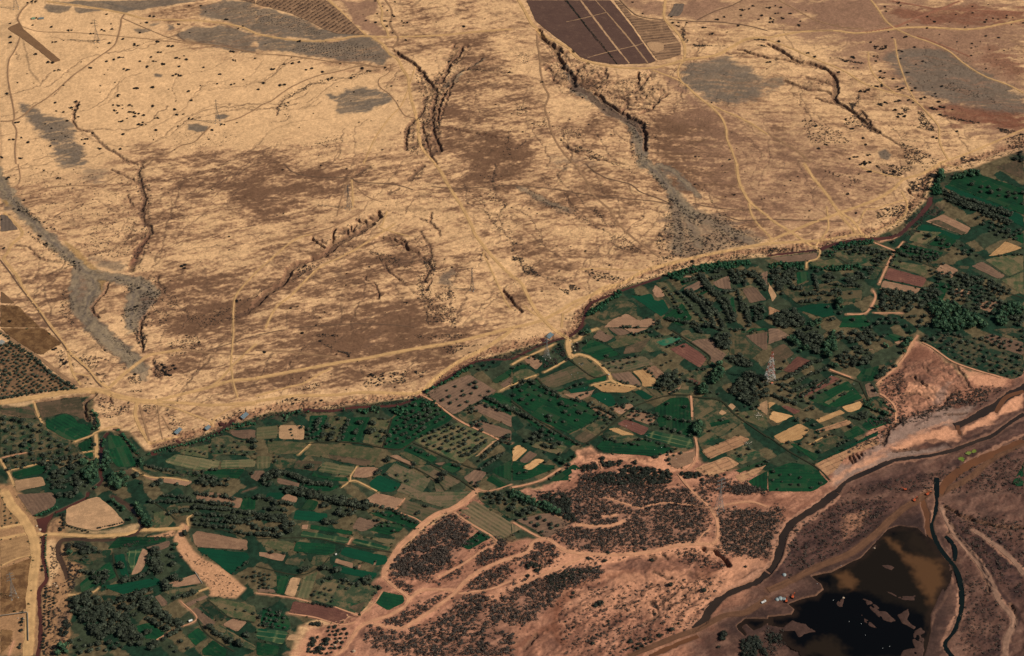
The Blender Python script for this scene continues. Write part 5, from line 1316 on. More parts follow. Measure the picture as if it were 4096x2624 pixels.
# thickets of small shrubs: count rmin rmax kind tile | outline
SCATTER = """
1700 .35 .7 s F|420,330 900,330 960,480 900,700 700,880 400,900 350,620
1500 .35 .75 s F|900,300 1500,300 1560,560 1400,660 1300,740 1000,700 880,500
700 .35 .7 s F|0,400 330,400 350,640 300,900 180,900 0,620
900 .35 .7 s F|1250,100 1640,200 1750,500 1900,580 1550,560 1480,300
700 .35 .7 s F|1750,120 2000,150 2350,330 2200,420 2000,420
400 .35 .7 s F|350,880 1000,790 1300,760 1100,850 980,920 400,960
330 .6 1.5 s 12|1480,590 1640,700 1850,500 2030,460 1960,620 1840,780 1740,1000 1760,1440 1620,1480 1400,1440 1390,1200 1560,1000
170 .6 1.5 s 13|260,290 420,420 560,480 720,600 900,660 900,780 1280,680 1450,880 1250,1060 1020,930 800,860 600,830 420,640
60 .6 1.4 s 22|560,840 900,640 1150,500 1100,600 760,800 420,980 250,1150 220,1090
300 .5 1.3 s 21|150,0 1250,150 1300,560 1250,1000 900,900 200,350
110 .5 1.2 s 21|900,540 1350,550 1330,900 900,880 820,700
150 .6 1.5 s 21|1300,950 1500,1100 1700,1250 1600,1500 1300,1540 1350,1250
60 .7 1.4 s 21|600,1150 700,1300 700,1540 560,1400
100 .7 1.4 s 21|130,330 500,600 560,660 300,520 180,440
60 .7 1.6 s 21|220,620 640,850 780,1000 700,990 500,850 300,700
110 .7 1.7 s 21|1080,1060 1520,1200 1400,1400 1180,1540 1050,1540 1220,1300
90 .6 1.4 s 21|1750,1450 2350,1250 2400,1400 1900,1540
90 .6 1.5 s 21|1290,0 1420,200 1430,700 1250,1000 1200,960 1330,700 1280,300
60 .6 1.5 s 31|520,150 720,230 740,400 900,550 700,500 560,360
90 .6 1.6 s 31|700,230 1000,300 1250,400 1100,540 900,500
80 .7 1.5 s 31|1250,0 1380,50 1380,220 1290,150
90 .6 1.5 s 31|1380,200 1850,50 1900,200 1600,260
70 .6 1.4 s 31|1450,300 1680,400 1600,500 1450,450
90 .6 1.6 s 31|860,620 1250,680 1200,800 1000,850 900,700
40 .6 1.4 s 31|1310,700 1500,720 1450,800 1330,800
40 .6 1.4 s 31|1550,740 1750,900 1650,1020 1550,900
60 .6 1.2 s 31|1050,440 1350,450 1330,600 1100,600
80 .6 1.5 s 31|1500,1080 1900,1010 2060,900 2140,900 2000,1040 1550,1200
60 .6 1.4 s 31|1980,860 2404,720 2404,850 2200,900
70 .5 1.0 s 31|1130,100 1300,330 1000,100 950,60
90 .6 1.4 s 22|1560,860 1700,900 1680,1050 1600,1000
100 .6 1.4 s 22|1500,1050 1650,1020 1650,1300 1520,1300
170 .7 1.5 s 22|1600,1300 1870,1150 1880,1540 1600,1500
80 .6 1.4 s 22|1040,800 1500,900 1450,1000 1150,900
45 .6 1.4 s 22|330,960 600,950 350,1100
60 .6 1.4 s 22|1900,150 2404,400 2404,780 2100,400
50 .6 1.4 s 22|2100,100 2300,0 2350,400 2220,400
160 .6 1.6 s 12|1480,700 1840,780 1700,1130 1760,1420 1400,1420 1400,1200 1600,1000
50 .6 1.4 s 12|200,930 520,780 520,800 320,950 300,1100 200,1060
30 .6 1.4 s 12|500,770 1100,660 1250,640 900,730
50 .5 1.2 s 12|1950,640 2404,640 2404,690 2000,670
40 .5 1.1 s 12|700,1280 900,1270 700,1400 500,1330
50 .5 1.1 s 12|2404,1100 2300,1500 2404,1540
650 .6 1.7 s 23|1450,300 1700,450 1950,480 2250,660 2390,750 1700,880 1400,900 1350,700 1450,550
120 .6 1.6 s 23|1300,900 2404,760 2404,850 1400,1000
200 .6 1.5 s 23|480,1480 780,1260 1100,1130 1400,1020 1500,960 2404,820 2404,850 1400,1060 1000,1190 780,1300 650,1450
60 .6 1.6 s 23|1250,0 1450,200 1600,400 1500,400 1350,150
50 .6 1.3 s 23|1650,130 1800,230 1950,420 2100,560 1900,450 1850,300
40 .8 1.7 s 23|0,720 100,760 100,900 0,900
60 .7 1.6 s 23|50,850 170,960 250,1050 120,1030
60 .7 1.6 s 23|160,1000 450,1050 570,1100 350,1080
50 .7 1.6 s 23|550,1050 620,1180 450,1180 530,1230
90 .6 1.3 s 23|900,650 1050,680 1280,860 1000,800
40 .6 1.3 s 23|650,340 820,450 1000,610 900,580 700,420
60 .8 1.8 s 23|690,1000 870,1010 1050,1080 900,1130 760,1070
60 .6 1.4 s 23|0,190 280,340 600,470 850,620 700,560 300,400
130 .8 1.9 s 24|1000,420 1300,380 1400,330 1300,560 1050,560
120 .8 1.8 s 24|1000,0 1500,30 1450,90 1100,120
110 .9 2 s 24|1320,150 1550,80 1500,260 1350,250
90 .8 1.6 s 24|0,790 480,780 470,830 0,850
40 .6 1.3 s 24|550,60 900,160 700,250
110 .8 1.6 s 24|500,770 960,680 1200,660 1400,430 1440,440 1240,690 960,715 620,770
70 .8 1.6 s 24|1500,400 1700,370 1600,500 1540,460 1260,800 1280,700
120 .8 1.8 s 14|1250,1000 1450,1050 1600,1250 1350,1180
160 .8 1.6 s 14|1250,1330 1700,1540 1300,1540
130 .7 1.6 s 14|300,1100 600,1200 900,1350 400,1350
60 .7 1.6 s 14|2050,1180 2330,1230 2250,1260
70 .8 1.8 s 14|2230,1300 2404,1250 2404,1400 2250,1400
60 .8 1.8 s 14|1750,1450 2000,1500 1800,1540
160 .4 1.0 s 14|1400,400 2404,400 2404,1000 1500,700
50 .8 1.6 s 14|1590,1060 1850,1120 2000,1150 1900,1160 1700,1110
70 .8 1.7 s 14|840,1040 980,1180 1000,1250 900,1200 700,1180
30 .8 1.6 s 14|620,540 920,600 850,600
60 .6 1.4 s 14|1400,750 1650,740 2404,1040 1900,900
50 .8 1.6 s 14|750,950 860,900 800,1050
40 .6 1.2 s 13|30,950 150,1050 50,1100
50 .6 1.3 s 13|330,1040 400,1200 200,1180
60 .6 1.4 s 13|400,1180 700,1200 700,1350 500,1400
130 .6 1.5 s 13|1050,1100 1280,1150 1300,1540 1150,1540
90 .6 1.4 s 13|450,1300 700,1400 1000,1540 700,1500
90 .6 1.6 s 13|350,650 560,600 900,750 1050,1000 900,900 600,800 500,750
50 .6 1.5 s 13|1690,420 2000,430 1950,440 1720,440
60 .7 1.5 s 13|2270,370 2404,370 2404,450 2300,430
40 .7 1.5 s 13|1600,230 1660,400 1600,380
60 .4 .9 s 13|30,490 160,500 150,600 60,600
60 .5 1.1 s 11|1280,1250 2000,1200 2404,1350 1900,1450
90 .4 1.0 s 11|400,1100 800,1250 900,1500 300,1500
60 .4 .9 s 11|1740,60 2404,160 2404,60
110 .7 1.7 s 32|1050,430 1600,400 1550,500 1000,560
80 .6 1.4 s 32|240,640 500,620 480,720 250,720
40 .5 1.2 s 32|560,60 780,60 700,200 620,150
70 .6 1.4 s 32|1700,180 2200,150 2200,220 1850,260
180 .6 1.5 s 32|1550,600 2050,280 2404,250 2404,280 2050,330 1600,620
120 .6 1.5 s 32|300,760 1500,640 1550,640 1300,720 500,770 0,860 0,830
30 .6 1.4 s 32|740,210 920,240 900,270
40 .5 1.2 s 32|360,570 640,500 540,600
60 .6 1.3 s 32|1480,70 2000,60 1900,110 1550,110
90 .9 2 s 33|400,200 640,110 640,220 480,330 250,430 300,340
50 .7 1.6 s 33|0,220 300,110 500,90 200,200
1500 1.2 2.3 d 43|200,0 1850,0 1850,400 1700,470 1400,510 800,540 560,530 450,430 330,430 560,300 450,180 350,150
480 1.2 2.3 d 43|1930,180 2404,150 2404,620 2000,590 1930,450
90 1.2 2.3 d 44|-10,90 90,80 60,160 0,330
560 1.4 2.6 d 42|1250,740 1350,580 1850,190 2020,330 1950,520 1700,720 1400,800
150 1.2 2.2 d 42|1960,930 2100,760 2404,680 2404,760 2250,870 2000,950
620 1.2 2.6 d 42|1650,1250 1950,960 2404,1000 2404,1540 1300,1540 1000,1400 1100,1250 1400,1300
110 1.2 2.2 d 42|1200,1230 1850,930 1400,1240
150 1.2 2.2 d 42|2050,560 2260,450 2404,420 2404,590 2100,700
60 1 2 d 42|1210,820 1400,850 1500,950 1430,960
100 1 2 d 42|1400,780 1950,640 1900,780 1700,850
160 1.2 2.4 d 43|0,600 190,480 420,460 450,600 380,700 0,660
430 1.2 2.4 d 43|0,850 700,680 850,700 820,790 500,900 350,1050 200,1200 0,1250
420 .8 2 d 43|450,900 2000,800 1700,1280 1000,1540 500,1500
80 1 2 d 43|1500,560 1700,530 2000,700 1850,760 1700,700
120 .7 1.6 d 43|500,540 1500,560 1300,600 700,640
400 1.2 2.4 d 33|620,1290 820,1290 1000,1380 1700,1540 600,1540 640,1400
110 1.2 2.2 d 33|1800,1380 2100,1440 2300,1540 1700,1540
110 1.2 2.4 d 33|2130,1480 2404,1540 2050,1540
300 .9 2 d 44|100,200 400,50 700,20 560,200 250,380 100,420
240 .9 2 d 44|950,100 1372,150 1372,560 1250,500 1000,200
150 .9 1.8 d 44|1050,400 1300,600 1250,879 1000,850
70 1 2.2 d 44|0,740 80,760 90,850 0,879
190 .9 2 d 34|950,900 1400,800 2000,620 1700,740 1250,900
130 .9 2 d 34|1700,600 2200,560 1950,720 1700,700
380 .7 1.8 d 34|640,1540 1900,1300 2404,1000 2404,1540
130 .8 1.8 d 34|1030,540 1250,400 1300,600 1250,880 1150,800
60 .8 1.8 d 34|700,1180 1100,1060 1150,920 1240,880
60 1 2 s 41|620,640 780,700 700,900 640,960
130 .8 1.8 s 41|380,850 620,850 640,1540 380,1540
90 .6 1.3 s 41|470,420 560,450 560,800 480,820
80 .5 1.2 s 41|1720,560 1850,580 2280,900 2200,1000 1960,960 1850,740
70 .6 1.4 s 41|1140,500 1640,380 1600,420 1200,520
70 .7 1.5 s 41|1680,560 1780,720 1740,700
100 .6 1.4 s 42|1600,300 1700,250 1350,560 1300,560
"""
# shrubs strung along dry rills: spacing radius spread tile | line
CHAINS = """
3 1.0 1.5 22|2250,0 2240,80 2220,150 2240,230 2250,300 2300,340 2350,380 2290,450 2280,500 2300,560 2300,600 2350,660 2404,720
3 1.0 2 23|0,730 90,760 90,800 50,860 80,930 110,980 200,1040 300,1060 400,1080 560,1110
3.5 1.0 1 22|1960,180 1970,270 1970,340 2050,400 2150,440 2200,500 2240,560 2290,620
3.5 .9 1 22|2050,290 2120,350 2150,390
3 1.0 1.5 23|100,270 180,290 280,370 380,400 500,430 570,470 640,510 720,540
3 1.0 1.5 23|570,410 600,460 680,500 750,570 820,610 920,650 940,710 980,770 1050,800
4 .9 1.5 23|120,210 200,270 330,340 420,370 520,420
4 .9 1 23|270,120 340,200 430,240 500,290 530,350 580,400 640,450 700,520
4 .9 1 23|420,80 470,180 560,250 640,330 700,400 800,470 870,540 940,590
4 1.0 1.5 23|0,410 100,460 180,510 210,560 240,620 270,680 260,730 300,760
4 .9 1.5 23|290,760 380,830 430,860 520,910
4 .9 1 23|180,640 220,700 240,730
4 1.0 1.5 13|470,1340 530,1400 600,1430 690,1410 750,1480 850,1500 950,1540
4 1.0 1.5 23|950,0 1050,40 1110,70 1200,90
5 .9 1 13|780,1240 850,1340 880,1400 900,1450 1000,1540
5 .9 1.5 13|930,1200 1020,1300 1110,1340 1130,1420 1200,1500
5 .8 1 23|700,10 770,90 820,170 840,250 900,300 1040,360 1180,400 1300,430 1420,460
5 .8 1 23|1400,440 1440,520 1430,600 1480,700
5 .8 1 23|1800,200 1860,300 1900,400 1970,490 2080,570 2180,620 2300,690
4 1 1.5 12|1840,790 1950,770 2100,765
4 1 1.5 12|1880,700 2000,650 2100,650 2250,680 2404,670
4 1 1.5 12|1820,670 1900,690 1990,640 2100,580 2150,540
3.5 .9 1 12|200,1080 200,1010 260,920 320,900 400,840 500,790 650,780
4 .9 1.5 12|730,720 900,730 1000,680 1120,650
4 .9 1.5 12|150,1140 280,1130 320,1080 
5 .8 1.5 12|520,1380 620,1350 740,1320 800,1290
5 .8 1 21|1050,50 1120,90 1180,120 1260,140
5 .8 1 21|900,330 1000,400 1100,450
4 .9 1.5 21|130,300 250,270 350,240 450,215 650,200
5 .9 1.5 21|1380,160 1500,150 1620,170 1740,130 1850,80 2000,70 2100,80 2300,100
5 .9 2 21|1430,560 1550,530 1700,500 1900,480
6 .7 1.5 21|1500,680 1700,650 1900,660 2100,690
6 .7 2 21|1700,820 1900,780 2150,760 2404,740
5 .8 1.5 21|850,650 1000,640 1100,620 1250,600
4 .9 1.5 21|1480,1050 1500,1130 1550,1200 1600,1280 1720,1360 1760,1420 1700,1540
3 1.1 2 21|1330,1340 1360,1420 1340,1500
3.5 1 1.5 31|1270,0 1290,120 1330,200
5 .9 1.5 31|1450,640 1480,720
4 .9 2 22|0,1200 100,1150
3 1.0 2 22|340,1090 400,1060 450,1020 500,990 600,940
4 .9 2 22|1640,1000 1740,1000 1780,980
4 .9 1.5 22|1880,1010 1960,990 2080,960 2110,890 2120,800
4 1.0 1.5 22|1890,1020 1860,1080 1820,1160 1810,1250 1830,1330 1830,1420 1840,1540
4 1.0 1.5 22|1600,980 1570,1080 1560,1200 1570,1300 1600,1400 1620,1500
4 .8 1 22|1180,930 1230,990 1330,1070 1420,1140 1500,1230
6 .7 1 22|680,760 820,765 960,780
6 .8 2 22|540,1360 550,1450 620,1430
6 .7 2 22|280,1400 280,1540
4 .9 1.5 14|840,1000 860,880 830,950 780,1000
4 .9 2 14|640,550 780,580 920,600
4 1 2 14|850,850 960,840
5 .7 1 14|1460,430 1480,540 1550,600 1650,620
5 .8 1.5 14|1590,1070 1700,1100 1850,1130 2000,1150
5 .9 1.5 14|1150,1210 1300,1250 1250,1300 1420,1330
4 .8 1 14|1380,1280 1480,1330 1500,1400
4 1 2 13|1690,430 1850,430 2010,430
5 1 2 13|30,1400 200,1280 350,1240
4 1 1.5 13|1640,220 1600,310 1590,370 1640,400
4 1 2 13|440,830 480,860 700,900 760,980
5 1 2 13|900,1000 1010,1000 1080,900 1180,860 1260,770
4 1 2 13|1340,1010 1340,960 1420,900 1450,880
4 1.1 2 13|1060,1080 1160,1110 1220,1180
4 .9 1 24|1300,240 1430,280 1500,290
6 .8 1.5 24|400,270 550,100
4 .8 1.5 31|880,100 1000,230 1100,260
5 .8 2 31|480,80 640,230 760,330
4 .8 2 31|780,20 900,110 1000,220 1100,270
5 .7 1.5 31|1700,120 1850,100 1980,90
4 1 1.5 31|1240,300 1300,400
5 .7 2 32|600,120 700,200 690,250
5 .7 2 32|240,720 400,640 600,600
6 .7 1 32|1000,430 980,350 990,420 
5 1.2 2 32|430,780 500,800 800,770 1000,790 1250,760
5 1.2 2 32|0,900 200,880 320,870 480,820
5 1.2 2 31|2404,870 2250,900 2150,940 2000,1050 1850,1080
5 1.2 2 31|1900,1060 1700,1120 1550,1170 1400,1190
5 1.4 2 31|820,650 800,760 820,850
5 1.4 2 31|1300,1290 1700,1370 1900,1400
4 .8 1 31|1030,620 1040,700
4 1.2 2 34|1280,300 1260,450 1240,600
5 1.4 3 34|1690,620 1850,640 2050,600
5 1.2 3 34|1350,870 1500,850 1450,950
4 1.5 2 34|1080,960 1150,900 1200,870
4 1.5 2 43|430,950 460,1080 440,1200 530,1260
4 1.2 2 43|560,1280 700,1180 850,1100 1000,1060
4 1.2 2 43|700,1400 850,1300 1000,1200 1200,1150
4 1.6 2 43|1080,1480 1300,1400 1500,1330 1620,1310
3 1.8 2 43|750,1400 900,1280 860,1230
5 1.2 2 43|950,1000 1150,960 1300,900
5 1.2 2 43|1200,860 1400,870 1480,860
4 1.4 2 43|700,1060 850,1050
5 1.4 2 44|20,520 150,440 300,370 450,250 600,170
5 1.3 2 44|440,270 520,220 590,180
4 1.4 1 44|945,70 1040,120 1150,160 1260,180 1372,190
5 1.2 2 44|1080,180 1200,240 1300,330 1372,400
"""
# ------------------------------------------------------------------ parse helpers
def lines(s):
    for l in s.strip().splitlines():
        h, p = l.split('|'); yield h.split(), p
# ------------------------------------------------------------------ node helpers
def mat(name, rough=0.95, spec=0.15):
    m = bpy.data.materials.new(name); m.use_nodes = True; n = m.node_tree
    b = n.nodes['Principled BSDF']; b.inputs['Roughness'].default_value = rough
    b.inputs['Specular IOR Level'].default_value = spec
    return m, n, b
def nd(n, t, **k):
    x = n.nodes.new(t)
    for a, v in k.items():
        if isinstance(a, str) and hasattr(x, a): setattr(x, a, v)
    return x
def mixc(n, f, a, b, mode='MIX'):
    x = n.nodes.new('ShaderNodeMix'); x.data_type = 'RGBA'; x.blend_type = mode
    for s, v in ((0, f), (6, a), (7, b)):
        if hasattr(v, 'is_linked'): n.links.new(v, x.inputs[s])
        elif s == 0: x.inputs[0].default_value = v
        else: x.inputs[s].default_value = (*v, 1)
    return x.outputs[2]
def noise(n, vec, sc, det=3, ro=0.55):
    x = n.nodes.new('ShaderNodeTexNoise'); x.inputs['Scale'].default_value = sc
    x.inputs['Detail'].default_value = det; x.inputs['Roughness'].default_value = ro
    if vec is not None: n.links.new(vec, x.inputs['Vector'])
    return x.outputs['Fac']
def mth(n, op, a, b=None):
    x = n.nodes.new('ShaderNodeMath'); x.operation = op
    for i, v in enumerate((a, b)):
        if v is None: continue
        if hasattr(v, 'is_linked'): n.links.new(v, x.inputs[i])
        else: x.inputs[i].default_value = v
    return x.outputs[0]
def rng_(n, v, a, b, c=0, d=1):
    x = n.nodes.new('ShaderNodeMapRange'); n.links.new(v, x.inputs[0])
    for i, q in zip((1, 2, 3, 4), (a, b, c, d)): x.inputs[i].default_value = q
    return x.outputs[0]
def tex(n, w='Object'):
    return n.nodes.new('ShaderNodeTexCoord').outputs[w]
def bump(n, b, h, st, dist):
    x = n.nodes.new('ShaderNodeBump'); x.inputs['Strength'].default_value = st; x.inputs['Distance'].default_value = dist
    n.links.new(h, x.inputs['Height']); n.links.new(x.outputs[0], b.inputs['Normal'])
# ------------------------------------------------------------------ ground grid
def axis(lo, hi, step, far):
    a = list(np.arange(lo, hi + step, step)); s = step
    lo_, hi_ = a[0], a[-1]; l = []; r = []
    while hi_ < far or lo_ > -far:
        s *= 1.25; hi_ += s; lo_ -= s; r.append(hi_); l.insert(0, lo_)
    return np.array(l + a + r), len(l), len(l) + len(a)
gx, ix0, ix1 = axis(-880, 880, 1.2, 14000)
gy, iy0, iy1 = axis(-625, 880, 1.55, 14000)
X, Y = np.meshgrid(gx, gy)
X = X.astype(np.float32); Y = Y.astype(np.float32)
wx = fbm(X, Y, 22, 11, 4) * 5.0; wy = fbm(X, Y, 22, 12, 4) * 5.0     # natural outlines
fx = fbm(X, Y, 7, 13, 2) * 1.6; fy = fbm(X, Y, 7, 14, 2) * 1.6
def box(P, pad):
    x0 = np.searchsorted(gx, P[:, 0].min() - pad); x1 = np.searchsorted(gx, P[:, 0].max() + pad)
    y0 = np.searchsorted(gy, P[:, 1].min() - pad); y1 = np.searchsorted(gy, P[:, 1].max() + pad)
    return slice(max(y0 - 1, 0), y1 + 1), slice(max(x0 - 1, 0), x1 + 1)
def segd(px, py, a, b):
    dx, dy = b - a; l = dx * dx + dy * dy + 1e-9
    t = np.clip(((px - a[0]) * dx + (py - a[1]) * dy) / l, 0, 1)
    return np.hypot(px - a[0] - t * dx, py - a[1] - t * dy)
def polyd(P, soft, warp=1.0):
    """signed distance (positive inside) on the part of the grid around an outline"""
    s = box(P, soft + 30 + 10 * warp)
    px = X[s] + wx[s] * warp + fx[s] * min(1, warp); py = Y[s] + wy[s] * warp + fy[s] * min(1, warp)
    d = np.full(px.shape, 1e9, np.float32); ins = np.zeros(px.shape, bool)
    for i in range(len(P)):
        a, b = P[i], P[(i + 1) % len(P)]
        d = np.minimum(d, segd(px, py, a, b))
        c = (a[1] > py) != (b[1] > py)
        if c.any(): ins ^= c & (px < (b[0] - a[0]) * (py - a[1]) / (b[1] - a[1] + 1e-12) + a[0])
    return s, np.where(ins, d, -d)
def smooth(P, n=6):
    """Catmull-Rom through the points"""
    if len(P) < 3: return P
    Q = np.vstack([2 * P[0] - P[1], P, 2 * P[-1] - P[-2]]); out = []
    for i in range(1, len(Q) - 2):
        p0, p1, p2, p3 = Q[i - 1:i + 3]
        for t in np.linspace(0, 1, n, endpoint=False):
            out.append(0.5 * (2 * p1 + (p2 - p0) * t + (2 * p0 - 5 * p1 + 4 * p2 - p3) * t * t + (3 * p1 - p0 - 3 * p2 + p3) * t ** 3))
    out.append(P[-1]); return np.array(out)
def lined(P, pad, warp=1.0):
    s = box(P, pad)
    px = X[s] + fx[s] * warp; py = Y[s] + fy[s] * warp
    d = np.full(px.shape, 1e9, np.float32)
    for i in range(len(P) - 1):
        a, b = P[i], P[i + 1]
        m0 = np.minimum(a, b) - pad; m1 = np.maximum(a, b) + pad
        c0 = np.searchsorted(gx[s[1]], m0[0]); c1 = np.searchsorted(gx[s[1]], m1[0])
        r0 = np.searchsorted(gy[s[0]], m0[1]); r1 = np.searchsorted(gy[s[0]], m1[1])
        if c1 <= c0 or r1 <= r0: continue
        q = (slice(r0, r1), slice(c0, c1))
        d[q] = np.minimum(d[q], segd(px[q], py[q], a, b))
    return s, d
TONE = dict(light=(214, 167, 119), brown=(112, 80, 58), grey=(108, 92, 77), wash=(108, 92, 78), dark=(70, 52, 42), pale=(188, 134, 104), umb=(52, 36, 34), mauve=(142, 104, 80), rust=(120, 74, 54),
            ochre=(158, 120, 72), flood=(186, 128, 98), flood2=(138, 100, 80), sand=(206, 144, 108), scrub=(138, 98, 78), umber=(84, 56, 48),
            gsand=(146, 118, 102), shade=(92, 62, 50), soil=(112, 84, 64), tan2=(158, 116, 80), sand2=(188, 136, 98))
TONE = {k: alb(v) for k, v in TONE.items()}
AGRI = W('F', "-400,990 0,950 75,935 215,922 222,945 212,980 235,1010 300,1012 345,1058 400,1045 480,1020 530,1000 640,965 740,962 880,945 1000,930 1035,900 1110,850 1180,830 1290,800 1350,790 1372,735 1450,680 1570,640 1700,612 1830,600 1920,590 1960,568 2055,558 2110,530 2175,470 2195,410 2280,395 2404,350 3000,100 3000,900 2404,872 2370,890 2260,880 2175,810 2145,800 2060,900 2100,960 2095,990 2060,1020 1940,1120 1840,1168 1750,1135 1640,1110 1640,1065 1357,1068 1290,1138 1205,1157 1345,1232 1272,1265 1166,1275 1105,1160 980,1240 900,1350 880,1400 700,1470 640,1700 -400,1700")
BANK = "365,1040 480,1008 530,990 640,956 740,952 880,934 1000,918 1035,888 1110,838 1180,818 1290,788 1350,775 1368,728 1448,668 1568,626 1698,598 1830,584 1918,574 1956,552 2050,540 2100,516 2160,462 2185,405 2275,375 2404,335"
# --- heights
S_, D_ = polyd(AGRI, 30, 0.3)
agri = np.zeros(X.shape, np.float32); agri[S_] = sm(-3, 3, D_)
aw = np.zeros(X.shape, np.float32); aw[S_] = sm(-40, 0, D_)
far = sm(900, 1600, np.hypot(X, Y))
H = (1 - aw) * (fbm(X, Y, 130, 21, 3) * 1.3 + 0.22 * fbm(X, Y, 9, 22, 3, 2.2, 0.15) + 0.05 * vn(X, Y, 2.5, 25))
H -= (1 - aw) * 0.35 * sm(0.75, 0.95, 1 - np.abs(vn(X + wx, Y + wy, 26, 23, 2.2, 0.1)))
H += (1 - agri) * 0.10 * fbm(X, Y, 4, 24, 2)
H += far * (fbm(X, Y, 1500, 26, 4) * 40)
RG = []
for h, p in lines(RUGGED):
    a = float(h[1]); s, d = polyd(W(h[0], p), 8, 0.7)
    low = h[0] in ('43', '44', '42') or (h[0] == '34' and a < 1.5)
    rg = 1 - np.abs(vn(X[s] + fx[s] * 1.5, Y[s] + fy[s] * 1.5, 13 if low else 9.5, 31, 2.6 if low else 1.0, 0.75 if low else 0.2))
    rg2 = 1 - np.abs(vn(X[s] + fx[s], Y[s] + fy[s], 5.2, 32, 1.8 if low else 1, 0.7))
    rg3 = 1 - np.abs(vn(X[s], Y[s], 3.4, 33, 1.6 if low else 1, 0.7))
    H[s] -= sm(-1.5, 3.5, d) * a * (0.9 * sm(0.5, 1, rg) + 0.6 * sm(0.55, 1, rg2) + 0.25 * sm(.5, 1, rg3)) * (.8 if low else .62); RG.append((s, sm(-1, 3, d) * np.maximum(sm(.72, .96, rg), .7 * sm(.75, .97, rg2)), low))
FLATS = []
for h, p in lines(FIELDS):
    if h[0] in ('12', '13', '11', '21') or (h[0] == '31' and h[1] in 'XW'):
        P = W(h[0], p); s, d = polyd(P, 30, 0.05); z0 = 0.0; m = sm(-22, 1, d); H[s] = H[s] * (1 - m) + z0 * m; FLATS.append(P)
gn1 = vn(X, Y, 13, 27); gn2 = vn(X, Y, 4.5, 28)
gull = np.zeros(X.shape, np.float32)
for h, p in lines(GULLIES):
    w_, dp = float(h[1]), float(h[2]); s, d = lined(smooth(W(h[0], p), 5), w_ / 2 + 9, 1.2)
    hw_ = w_ / 2 * (0.8 + 0.3 * gn1[s] + 0.12 * gn2[s]); m = 1 - sm(hw_ - 0.7, hw_ + 1.2, d)
    H[s] = np.minimum(H[s], H[s] * (1 - m) + m * (-dp + H[s] * 0.4)); gull[s] = np.maximum(gull[s], m)
PONDS = []; water = np.zeros(X.shape, np.float32)
for h, p in lines(STREAMS):
    w_ = float(h[3]); s, d = lined(smooth(W(h[0], p), 5), w_ / 2 + 5, 0.4)
    hw_ = w_ / 2 * (1 + .28 * gn1[s] + .18 * gn2[s]); m = 1 - sm(hw_ - 0.6, hw_ + 0.9, d); H[s] = H[s] * (1 - m) - 1.3 * m; water[s] = np.maximum(water[s], 1 - sm(w_ / 2 + 0.5, w_ / 2 + 4, d))
for h, p in lines(POOLS):
    s, d = polyd(W(h[0], p), 6, 0.15); m = sm(-1.2, 0.6, d); H[s] = H[s] * (1 - m) - 1.6 * m; water[s] = np.maximum(water[s], sm(-4, 0, d))
    if h[1] == 'pond': PONDS.append((s, d))
for h, p in lines(BARS):
    if h[1] == 'isle': s, d = polyd(W(h[0], p), 6, 0.35); m = sm(-2.0, 1.5, d); H[s] = H[s] * (1 - m) + m * (-.35 + .45 * fbm(X[s], Y[s], 7, 96, 3))
# --- colours
def put(s, m, c):
    C[s] = C[s] * (1 - m[..., None]) + c * m[..., None]
C = np.empty(X.shape + (3,), np.float32); C[:] = TONE['light']
br = np.full(X.shape, 0.33, np.float32)
s, d = polyd(W('F', "-200,-200 250,-50 420,120 900,170 960,300 700,330 430,370 330,330 200,420 -200,420"), 60, 1); br[s] -= 0.22 * sm(-30, 40, d)
s, d = polyd(W('F', "950,-50 1220,-50 1260,150 1230,200 1000,120 900,60"), 30, 1); br[s] += 0.05 * sm(-30, 30, d)
late = []
for h, p in lines(PAINT):
    if h[1] != 'brown': late.append((h, p)); continue
    k = float(h[3]); s, d = polyd(W(h[0], p), k, 1.6); br[s] += float(h[2]) * 0.36 * sm(-k * 1.3, k * 1.3, d)
qx = X + wx * .6 + fx; qy = Y + wy * .6 + fy; lr = sm(-150, 350, X)
st = fbm(qx, qy, 10, 41, 5, 4.5, 0.25, 0.62) * (1 - lr) + fbm(qx, qy, 10, 46, 5, 4.5, -0.05, 0.62) * lr
s3 = fbm(qx, qy, 3.2, 47, 3, 9, 0.30, 0.7) * (1 - lr) + fbm(qx, qy, 3.2, 48, 3, 8, -0.12, 0.7) * lr
st2 = fbm(qx, qy, 5.5, 43, 4, 6.0, -0.35, 0.6)
pt = fbm(X + wx, Y + wy, 55, 42, 5, 1.6, 0.2)
spk = fbm(X, Y, 5, 49, 3, 1.3)
wgt = sm(0.1, 0.5, br)
f = br + (0.06 + 0.30 * wgt) * st + (0.05 + 0.22 * wgt) * s3 + (0.03 + 0.10 * wgt) * st2 + (0.05 + 0.20 * wgt) * pt + (.05 + .12 * wgt) * spk + (.04 + .10 * wgt) * fbm(X, Y, 2.6, 44, 2, 1.4)
f = sm(0.10, 0.88, f)[..., None]
mid = alb((172, 129, 93)); dk = TONE['brown']
C = np.where(f < 0.5, C * (1 - f * 2) + mid * f * 2, mid * (2 - 2 * f) + dk * (2 * f - 1)).astype(np.float32)
rl = 1 - np.abs(vn(X + wx * 1.6, Y + wy * 1.6, 19, 51, 1.8, 0.3)); rl2 = 1 - np.abs(vn(X + wx * 2, Y + wy * 2, 11, 52, 2.2, -0.35))
m = np.maximum(sm(0.93, 0.985, rl), 0.7 * sm(0.93, 0.985, rl2)) * sm(-0.3, 0.4, fbm(X, Y, 45, 53, 2)) * 0.6 * sm(0.12, 0.4, br)
put(slice(None), m, alb((104, 76, 58)))
